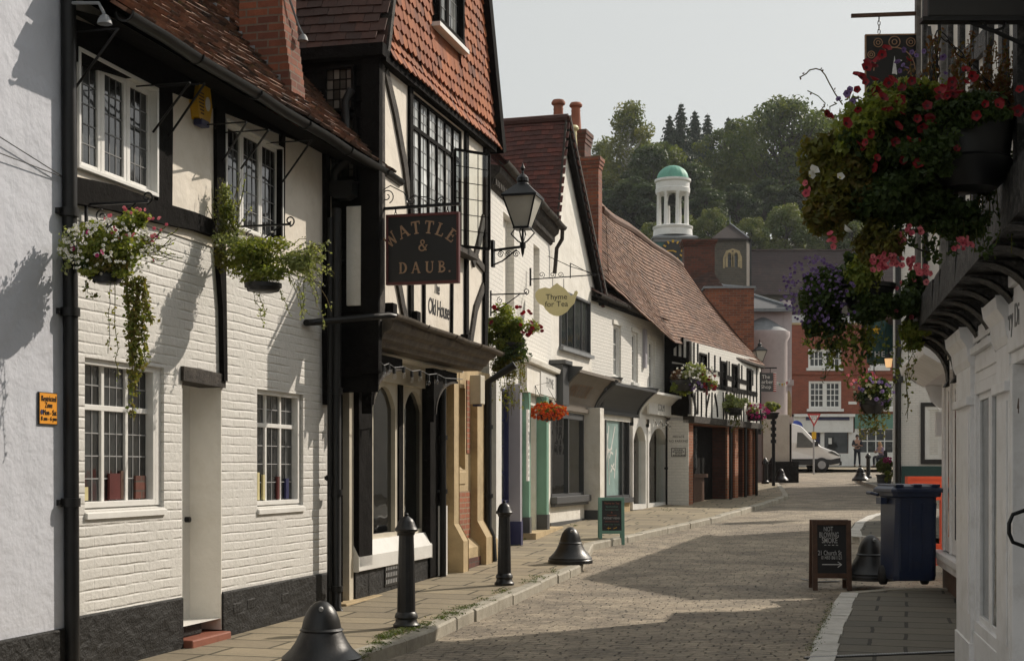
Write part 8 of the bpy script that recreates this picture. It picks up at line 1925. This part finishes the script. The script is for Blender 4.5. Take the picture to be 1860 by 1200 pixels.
def basket(Y, px, py, label, seed, grp=GRP):
    """returns the empty, the plant and a pixel-to-local helper at that distance"""
    w0 = P(px, py, Y); o = empty('hanging_basket', w0, 0, label, 'flower basket', grp); k = Y / FPX
    def q(x, y, dy=0.0): return ((x - px) * k, dy, -(y - py) * k)
    return o, Plant(seed), q, k

# 1 : white and pink daisies by the downpipe
Y1 = L.world(L.U(195, .45), .45, 0).y
o, pl, q, k = basket(Y1, 195, 500, 'hanging basket of small white daisies with ivy trailing down past the cottage window', 1)
bowl(o, 27 * k, 16 * k)
pl.blob('leafgreen', q(207, 455), (96 * k, 76 * k, 62 * k), 3600, .035).blob('leafgreen', q(200, 492, -.03), (58 * k, 50 * k, 24 * k), 700, .032).blob('leafdark', q(180, 470, .02), (64 * k, 55 * k, 38 * k), 1300, .03).blob('leafgreen', q(240, 405), (48 * k, 40 * k, 26 * k), 600, .03).blob('leafolive', q(205, 482, -.1), (60 * k, 30 * k, 22 * k), 500, .03).blob('leafpale', q(125, 455), (26 * k, 26 * k, 40 * k), 260, .025)
pl.flowers('fwhite', pl.surf(q(200, 452), (88 * k, 74 * k, 52 * k), 240), .026).flowers('fpink', pl.surf(q(245, 410), (60 * k, 50 * k, 34 * k), 30), .026).flowers('fmagenta', [q(198, 475, -.28), q(206, 470, -.29)] + pl.surf(q(220, 455), (85 * k, 70 * k, 48 * k), 4), .034)
for i in range(11):
    x = 232 + 3.6 * i + RND.uniform(-3, 3); pl.trail('leafivy', q(x, 505, -.08 + RND.uniform(-.05, .05)), q(x + RND.uniform(0, 8), (690, 760, 640, 720, 655, 600, 700, 680, 620, 660, 590)[i], -.08), 150, .032, wig=.008)
for x, y1 in ((205, 640), (212, 690), (158, 540), (225, 600)): pl.trail('leafivy', q(x, 510, -.05), q(x + 5, y1, -.05), 26, .028, wig=.01)
for i in range(14): pl.trail('leafpale', q(260 + RND.uniform(-20, 10), 440 + RND.uniform(-20, 20)), q(305 + RND.uniform(-10, 20), 440 + RND.uniform(-40, 30)), 12, .02, wig=.01)
pl.build(o); chains(o, 36 * k, 95 * k)
bracket(L, L.U(150), L.Z(150, 372), .5, 'scrolled iron bracket on the black beam above the daisy basket')
# 2 : green and silver trailing basket
Y2_ = L.world(L.U(478, .5), .5, 0).y
o, pl, q, k = basket(Y2_, 478, 518, 'hanging basket of loose pale green foliage spilling over the cottage between door and window', 2)
bowl(o, 32 * k, 13 * k)
pl.blob('leafgreen', q(470, 470), (78 * k, 58 * k, 46 * k), 2100, .032).blob('leafgreen', q(470, 500, -.03), (62 * k, 52 * k, 22 * k), 900, .03).blob('leafpale', q(545, 478), (52 * k, 45 * k, 36 * k), 900, .026).blob('leafpale', q(430, 440), (46 * k, 40 * k, 28 * k), 500, .026).blob('leafgreen', q(410, 385, .1), (22 * k, 24 * k, 55 * k), 420, .028).blob('leafpale', q(405, 345, .1), (16 * k, 20 * k, 26 * k), 160, .024).blob('leafolive', q(402, 470), (22 * k, 26 * k, 50 * k), 260, .026)
for i in range(30):
    x0, y0 = 540 + RND.uniform(-30, 30), 480 + RND.uniform(-30, 20); pl.trail('leafpale', q(x0, y0, RND.uniform(-.1, .1)), q(x0 + RND.uniform(20, 62), y0 + RND.uniform(-25, 90), RND.uniform(-.15, .1)), 22, .026, sag=-.03, wig=.012)
for x, x2, y2 in ((560, 600, 600), (550, 575, 570), (455, 458, 590), (470, 472, 575), (500, 520, 570), (540, 548, 575)): pl.trail('leafpale', q(x, 510), q(x2, y2), 30, .026, wig=.012)
for i in range(26): pl.trail('leafpale', q(420 + RND.uniform(-20, 20), 420 + RND.uniform(-30, 30), .05), q(400 + RND.uniform(-25, 55), 340 + RND.uniform(-30, 70), .05), 14, .022, wig=.01)
pl.flowers('fwhite', pl.surf(q(470, 460), (90 * k, 60 * k, 46 * k), 26), .026)
pl.build(o); chains(o, 34 * k, 100 * k); bracket(L, L.U(425), L.Z(425, 412), .52, 'scrolled iron bracket between the cottage windows above the trailing basket')
# 3 : red geranium basket at the timbered shop
o, pl, q, k = basket(21.6, 925, 625, 'full green hanging basket with a few scarlet geraniums beside the timbered shop', 3)
bowl(o, 26 * k, 20 * k)
pl.blob('leafgreen', q(922, 595), (55 * k, 45 * k, 48 * k), 2400, .05).blob('leafdark', q(920, 625), (48 * k, 42 * k, 38 * k), 1300, .045).blob('leafolive', q(918, 655), (34 * k, 32 * k, 34 * k), 800, .045)
pl.flowers('fred', [q(x, y, -.3) for x, y in ((898, 562), (904, 566), (964, 590), (966, 600), (962, 606), (983, 598), (984, 605), (948, 572), (958, 612), (980, 594))] + pl.surf(q(925, 600), (60 * k, 46 * k, 46 * k), 12), .075)
for i in range(26): x = 895 + i * 2.3; pl.trail('leafivy', q(x, 640, RND.uniform(-.2, .2)), q(x + RND.uniform(-4, 4), RND.uniform(675, 745), RND.uniform(-.2, .2)), 24, .04, wig=.012)
for x in (922, 928, 933): pl.trail('leafivy', q(x, 680), q(x, RND.uniform(740, 775)), 12, .036, wig=.01)
pl.build(o); chains(o, 24 * k, 70 * k); bracket(L, L.U(888), L.Z(888, 535), .55, 'scrolled iron bracket above the scarlet geranium basket')
# 4 : orange ball
o, pl, q, k = basket(25.6, 996, 752, 'round hanging basket packed with orange begonias in front of the green door', 4)
bowl(o, 20 * k, 12 * k)
pl.blob('leafgreen', q(997, 742), (32 * k, 30 * k, 16 * k), 900, .04); pl.flowers('forange', pl.surf(q(996, 748), (34 * k, 34 * k, 15 * k), 230, True), .055, cup=.5).flowers('fwhite', [q(1004, 730, -.25), q(1006, 733, -.25), q(1008, 727, -.2)], .05)
pl.build(o); mb = MB(); mb.tube([(0, 0, 0), q(972, 700)], .006, 4); mb.tube([q(1020, 748), q(996, 705)], .005, 4); mb.tube([q(975, 748), q(972, 700), (0, .4, 60 * k)], .005, 4); mb.build('chains', M['iron'], o)
# 5 to 8 : along the timber framed house
o, pl, q, k = basket(36.2, 1255, 700, 'flower trough of white and red blooms at the corner of the timber framed house', 5)
bowl(o, 22 * k, 18 * k, q(1240, 692)); bowl(o, 15 * k, 14 * k, q(1280, 696))
pl.blob('leafgreen', q(1236, 705), (26 * k, 22 * k, 14 * k), 500, .07).blob('leafdry', q(1228, 682), (18 * k, 20 * k, 16 * k), 420, .06).blob('leafpale', q(1262, 676), (30 * k, 22 * k, 20 * k), 700, .06).blob('leafgreen', q(1278, 692), (26 * k, 22 * k, 18 * k), 600, .06)
pl.flowers('fwhite', pl.surf(q(1262, 682), (40 * k, 25 * k, 22 * k), 90), .07).flowers('fred', pl.surf(q(1285, 695), (18 * k, 22 * k, 20 * k), 26), .08).flowers('fpurple', pl.surf(q(1258, 700), (20 * k, 22 * k, 10 * k), 26), .08)
pl.build(o)
o, pl, q, k = basket(39.6, 1334, 742, 'round bushy pale green basket hanging below the small panes of the timber framed house', 6)
bowl(o, 15 * k); pl.blob('leafpale', q(1334, 730), (26 * k, 24 * k, 18 * k), 1500, .075).blob('leafgreen', q(1334, 740), (22 * k, 20 * k, 14 * k), 600, .07)
for i in range(9): x = 1326 + i * 2; pl.trail('leafolive', q(x, 745), q(x + RND.uniform(-2, 2), RND.uniform(765, 790)), 18, .06, wig=.01)
pl.build(o)
o, pl, q, k = basket(42.0, 1372, 752, 'hanging basket of magenta and white petunias on the far corner of the timber framed house', 7)
bowl(o, 15 * k); pl.blob('leafgreen', q(1366, 746), (24 * k, 22 * k, 14 * k), 900, .075); pl.flowers('fmagenta', pl.surf(q(1374, 748), (22 * k, 22 * k, 16 * k), 60), .09).flowers('fwhite', pl.surf(q(1362, 742), (22 * k, 20 * k, 12 * k), 36), .08).flowers('fred', pl.surf(q(1358, 748), (14 * k, 20 * k, 10 * k), 14), .09)
for x in (1384, 1388): pl.trail('leafolive', q(x, 760), q(x + 2, 782), 14, .06)
pl.build(o)
w0 = gp(1405, 882); o, pl, q, k = basket(w0.y, 1402, 750, 'small green planted pot on the thin post before the pink building', 8)
bowl(o, 13 * k, 11 * k); pl.blob('leafgreen', q(1402, 740), (19 * k, 18 * k, 11 * k), 1100, .09).blob('leafpale', q(1402, 734), (16 * k, 16 * k, 8 * k), 300, .08); pl.build(o)
# 9 : the near basket, red petunias
Yn = 6.75
o, pl, q, k = basket(Yn, 1755, 262, 'huge near hanging basket with red petunias and dry brown stems, top right', 9)
mb = MB(); mb.smooth = True; mb.lathe([(0, -.225), (.14, -.215), (.18, -.175), (.205, -.115), (.211, -.09), (.196, -.075), (.205, .0), (.216, .09), (.222, .105), (.207, .105), (.19, .02)], (0, 0, 0), 40); mb.build('basket_bowl', M['darkplastic'], o, smooth=True)
pl.blob('leafdark', q(1630, 235, -.03), (140 * k, .28, 95 * k), 7500, .031).blob('leafgreen', q(1600, 215, -.05), (100 * k, .24, 70 * k), 2600, .028).blob('leafdark', q(1665, 300, -.26), (60 * k, .10, 55 * k), 1300, .03).blob('leafgreen', q(1680, 170), (110 * k, .22, 42 * k), 1300, .028).blob('leafdark', q(1735, 225, -.24), (95 * k, .10, 36 * k), 1300, .028).blob('leafolive', q(1535, 330), (85 * k, .24, 105 * k), 4200, .034).blob('leafdark', q(1690, 345, .03), (75 * k, .2, 42 * k), 1800, .032).blob('leafolive', q(1500, 385, -.03), (58 * k, .2, 70 * k), 1500, .034).blob('leafdark', q(1620, 375, .02), (115 * k, .24, 70 * k), 4600, .032).blob('leafolive', q(1590, 445, .0), (65 * k, .2, 50 * k), 1200, .034).blob('leafdark', q(1735, 390, .12), (105 * k, .2, 42 * k), 2800, .03).blob('leafgreen', q(1560, 255, -.1), (55 * k, .18, 55 * k), 700, .03)
for i in range(64): x = 1690 + i * 2.9 + RND.uniform(-6, 6); pl.trail('leafdry', q(x, 205, RND.uniform(-.1, .2)), q(x + RND.uniform(-14, 14), RND.uniform(75, 160) if i % 5 else 70, RND.uniform(-.1, .2)), 70, .022, wig=.010, stem=.002)
for i in range(22): x = 1790 + RND.uniform(0, 75); pl.trail('leafdark', q(x, 200 + RND.uniform(0, 80), .1), q(x + RND.uniform(-15, 25), 330 + RND.uniform(0, 130), .1), 34, .024, wig=.012)
for i in range(12): x = 1600 + i * 17; pl.trail('leafdark', q(x, 400), q(x + RND.uniform(-10, 25), 430 + RND.uniform(0, 50)), 26, .028, wig=.01)
reds = [(1575, 130), (1560, 150), (1548, 145), (1585, 118), (1540, 168), (1560, 175), (1590, 178), (1625, 178), (1590, 176), (1610, 190), (1572, 210), (1606, 210), (1583, 229), (1636, 242), (1641, 258), (1600, 280), (1621, 280), (1637, 281), (1563, 312), (1613, 312), (1630, 308), (1670, 308), (1638, 322), (1556, 265), (1547, 283), (1512, 250), (1557, 327), (1532, 225), (1694, 180), (1708, 198), (1728, 170), (1735, 178), (1752, 218), (1771, 222), (1812, 228), (1810, 195), (1690, 290), (1702, 296), (1672, 198), (1680, 190), (1718, 160), (1665, 245), (1618, 142), (1700, 185), (1716, 184), (1735, 240), (1660, 240), (1780, 212), (1545, 155), (1568, 140), (1528, 167)]
pl.flowers('fred', [q(x, y, -.27 + RND.uniform(-.05, .03)) for x, y in reds], .050, spread=.45, cup=.4)
pl.flowers('fred', pl.surf(q(1625, 230), (130 * k, .30, 80 * k), 22), .048, spread=.5); pl.flowers('fpurple', [q(x, y, -.15) for x, y in ((1525, 185), (1535, 200), (1530, 178), (1542, 195), (1615, 130), (1625, 135), (1640, 112), (1625, 108), (1648, 118), (1695, 120), (1700, 150), (1510, 195), (1662, 110), (1630, 140), (1618, 145))], .032)
pl.flowers('fwhite', [q(x, y, -.2) for x, y in ((1508, 338), (1518, 432), (1455, 335), (1460, 328))], .05, cup=.7).flowers('fpink', [q(x, y, -.22) for x, y in ((1447, 350), (1450, 360), (1446, 367), (1490, 440), (1494, 448), (1488, 452), (1497, 455), (1493, 462))], .034, cup=.6)
def cluster(pts, n, sp_, dy): return [q(x + RND.uniform(-sp_, sp_), y + RND.uniform(-sp_, sp_) * .7, dy + RND.uniform(-.03, .03)) for x, y in pts for _ in range(n)]
pl.flowers('fpink', cluster(((1620, 440), (1642, 428), (1575, 480), (1600, 478), (1615, 482), (1632, 478), (1660, 500), (1725, 452), (1735, 448), (1583, 490), (1650, 495)), 9, 13, -.15), .030, cup=.5)
pl.trail('leafdry', q(1530, 190), q(1448, 140), 12, .012, sag=-.10, wig=.006); pl.trail('leafdry', q(1510, 200), q(1488, 205), 8, .012)
for pts in ([(1690, 190), (1705, 110), (1706, 40)], [(1830, 190), (1760, 60), (1706, 40)]): mb = MB(); mb.tube([q(x, y, 0) for x, y in pts], .005, 5); 
mb = MB()
for a_, b_ in (((1683, 190), (1704, 60)), ((1700, 200), (1704, 60)), ((1832, 190), (1708, 60))):
    A_, B_ = Vector(q(*a_)), Vector(q(*b_)); n = 9
    for i in range(n): c_ = A_.lerp(B_, (i + .5) / n); t_ = (B_ - A_).normalized(); s_ = Vector((0, 1, 0)) if i % 2 else t_.cross(Vector((0, 1, 0))); mb.tube([c_ + t_ * math.cos(a) * .034 + s_ * .011 * math.sin(a) for a in ff(0, 2 * PI, 10)], .0032, 4)
mb.tube([q(1706, 70), q(1706, 20)], .008, 6); mb.build('chains', M['iron'], o); pl.build(o)
bk_ = empty('basket_bracket', P(1706, 22, Yn), 0, 'iron arm at the top edge from which the near petunia basket hangs', 'bracket'); mb = MB(); mb.bar((-.05, 0, 0), (.55, .1, .02), .02, .025); mb.build('arm', M['iron'], bk_)
# 10 : purple and white basket behind it
o, pl, q, k = basket(11.6, 1578, 520, 'hanging basket of purple ageratum with ivy strands, below the near petunia basket', 10)
bowl(o, 46 * k, 60 * k)
pl.blob('leafdark', q(1492, 540), (66 * k, .34, 70 * k), 2900, .045).blob('leafdark', q(1575, 565, -.2), (60 * k, .16, 34 * k), 900, .045).blob('leafdark', q(1545, 500), (55 * k, .28, 40 * k), 1000, .045).blob('leafgreen', q(1550, 505, -.2), (42 * k, .16, 42 * k), 600, .045).blob('leafdark', q(1660, 545), (48 * k, .30, 62 * k), 2300, .045).blob('leafgreen', q(1655, 600), (36 * k, .24, 34 * k), 700, .045)
pl.flowers('fpurple', pl.surf(q(1478, 530), (58 * k, .26, 62 * k), 260), .027, lobes=6).flowers('fpurple', [q(1490 + RND.uniform(-25, 60), 545 + RND.uniform(-35, 60), -.33) for _ in range(26)], .032, lobes=6).flowers('fpink', pl.surf(q(1660, 540), (45 * k, .28, 40 * k), 22), .05)
for i in range(30): x = 1470 + i * 4 + RND.uniform(-4, 4); pl.trail('leafgreen' if i % 2 else 'leafdark', q(x, 585, RND.uniform(-.2, .2)), q(x + RND.uniform(-8, 8), RND.uniform(610, 685), RND.uniform(-.2, .2)), 22, .042, wig=.02)
for x, y1 in ((1560, 700), (1566, 720), (1572, 690), (1548, 660), (1590, 650), (1612, 660), (1640, 680), (1648, 720), (1655, 750), (1660, 700), (1643, 760), (1510, 665), (1525, 650)): pl.trail('leafivy' if x % 2 else 'leafgreen', q(x, 590), q(x + RND.uniform(-6, 6), y1), 26, .036, wig=.02)
pl.build(o); chains(o, 44 * k, 110 * k); bracket(Rf, Rf.local(P(1578, 420, 11.6))[0], P(1578, 420, 11.6).z, .65, 'iron bracket for the purple basket on the jettied shop')
# 11 : far basket by the inn
o, pl, q, k = basket(34.0, 1585, 725, 'full round hanging basket of mauve and cream flowers in front of the inn corner', 11)
bowl(o, 24 * k, 26 * k); pl.blob('leafdark', q(1585, 715), (36 * k, 34 * k, 36 * k), 2600, .085).blob('leafgreen', q(1585, 700), (30 * k, 30 * k, 22 * k), 700, .08)
pl.flowers('fpurple', pl.surf(q(1585, 710), (37 * k, 35 * k, 34 * k), 30), .10).flowers('fcream', pl.surf(q(1585, 712), (38 * k, 36 * k, 36 * k), 26), .08).flowers('fpink', pl.surf(q(1565, 690), (30 * k, 30 * k, 18 * k), 26), .09)
for i in range(20): x = 1560 + i * 2.6; pl.trail('leafolive', q(x, 740), q(x + RND.uniform(-3, 3), RND.uniform(755, 800)), 20, .07, wig=.02)
pl.build(o); chains(o, 22 * k, 70 * k)
# planter by the far corner
w0 = gp(1606, 884); o = empty('planter', w0, 0, 'leafy pot plant with magenta flowers standing at the inn corner', 'planter'); k = w0.y / FPX
bowl(o, 14 * k, 22 * k, (0, 0, 22 * k), 'greyfascia', 'pot'); pl = Plant(12); pl.blob('bushleaf', (0, 0, 36 * k), (17 * k, 15 * k, 17 * k), 1500, .10).blob('leafgreen', (4 * k, -.2, 20 * k), (12 * k, .2, 14 * k), 500, .09); pl.flowers('fmagenta', pl.surf((7 * k, 0, 48 * k), (9 * k, .2, 5 * k), 30), .10); pl.build(o)
# weeds in the kerb joints and at the wall feet
mb = MB(); g = np.random.default_rng(77)
def weeds(px, py, n, spx, spy, size):
    for _ in range(n):
        w0 = gp(px + g.normal() * spx, py + g.normal() * spy)
        c = np.array(w0)[None, :].repeat(5, 0) + g.normal(size=(5, 3)) * np.array([.025, .03, .006]); c[:, 2] = np.abs(c[:, 2] - w0.z) + w0.z + .012
        v, f = leaf_quads(c, np.tile([0, 0, 1.0], (5, 1)), size, int(g.integers(1e6)), up=1.2); mb.np_add(v, f, g.uniform(0, 1, 5))
for px, py, n in ((700, 1158, 46), (720, 1150, 60), (745, 1144, 50), (770, 1136, 36), (690, 1170, 26), (800, 1123, 30), (820, 1115, 36), (840, 1106, 30), (860, 1100, 16), (880, 1090, 10), (905, 1078, 12), (915, 1074, 12), (960, 1056, 16), (980, 1048, 18), (1000, 1038, 14), (670, 1183, 14), (655, 1195, 12)): weeds(px, py, n, 8, 2.2, .028)
for px, py, n in ((795, 1042, 10), (818, 1030, 10), (930, 990, 10), (948, 980, 12), (1045, 955, 10), (640, 1100, 0), (1075, 940, 10), (1208, 925, 8)): weeds(px, py, n, 5, 1.5, .03)
for i in range(26): weeds(1512 - i * 1.6, 1100 + i * 3.4, 5, 1.5, 1.5, .018)
tag(mb.build('weeds', M['moss']), kind='stuff')
# ------------------------------------------------------------------ the hazy air of the valley
hm_ = bpy.data.materials.new('haze_air'); hm_.use_nodes = True; ht = hm_.node_tree; ht.nodes.clear()
hv = ht.nodes.new('ShaderNodeVolumePrincipled'); hv.inputs['Color'].default_value = (.86, .90, .95, 1); hv.inputs['Density'].default_value = .00019; hv.inputs['Anisotropy'].default_value = .2
hx_ = ht.nodes.new('ShaderNodeOutputMaterial'); ht.links.new(hv.outputs[0], hx_.inputs['Volume'])
mb = MB(); mb.box(-950, 950, -150, 950, -3.0, 75); tag(mb.build('haze', hm_), kind='stuff')
sc.cycles.volume_bounces = 1
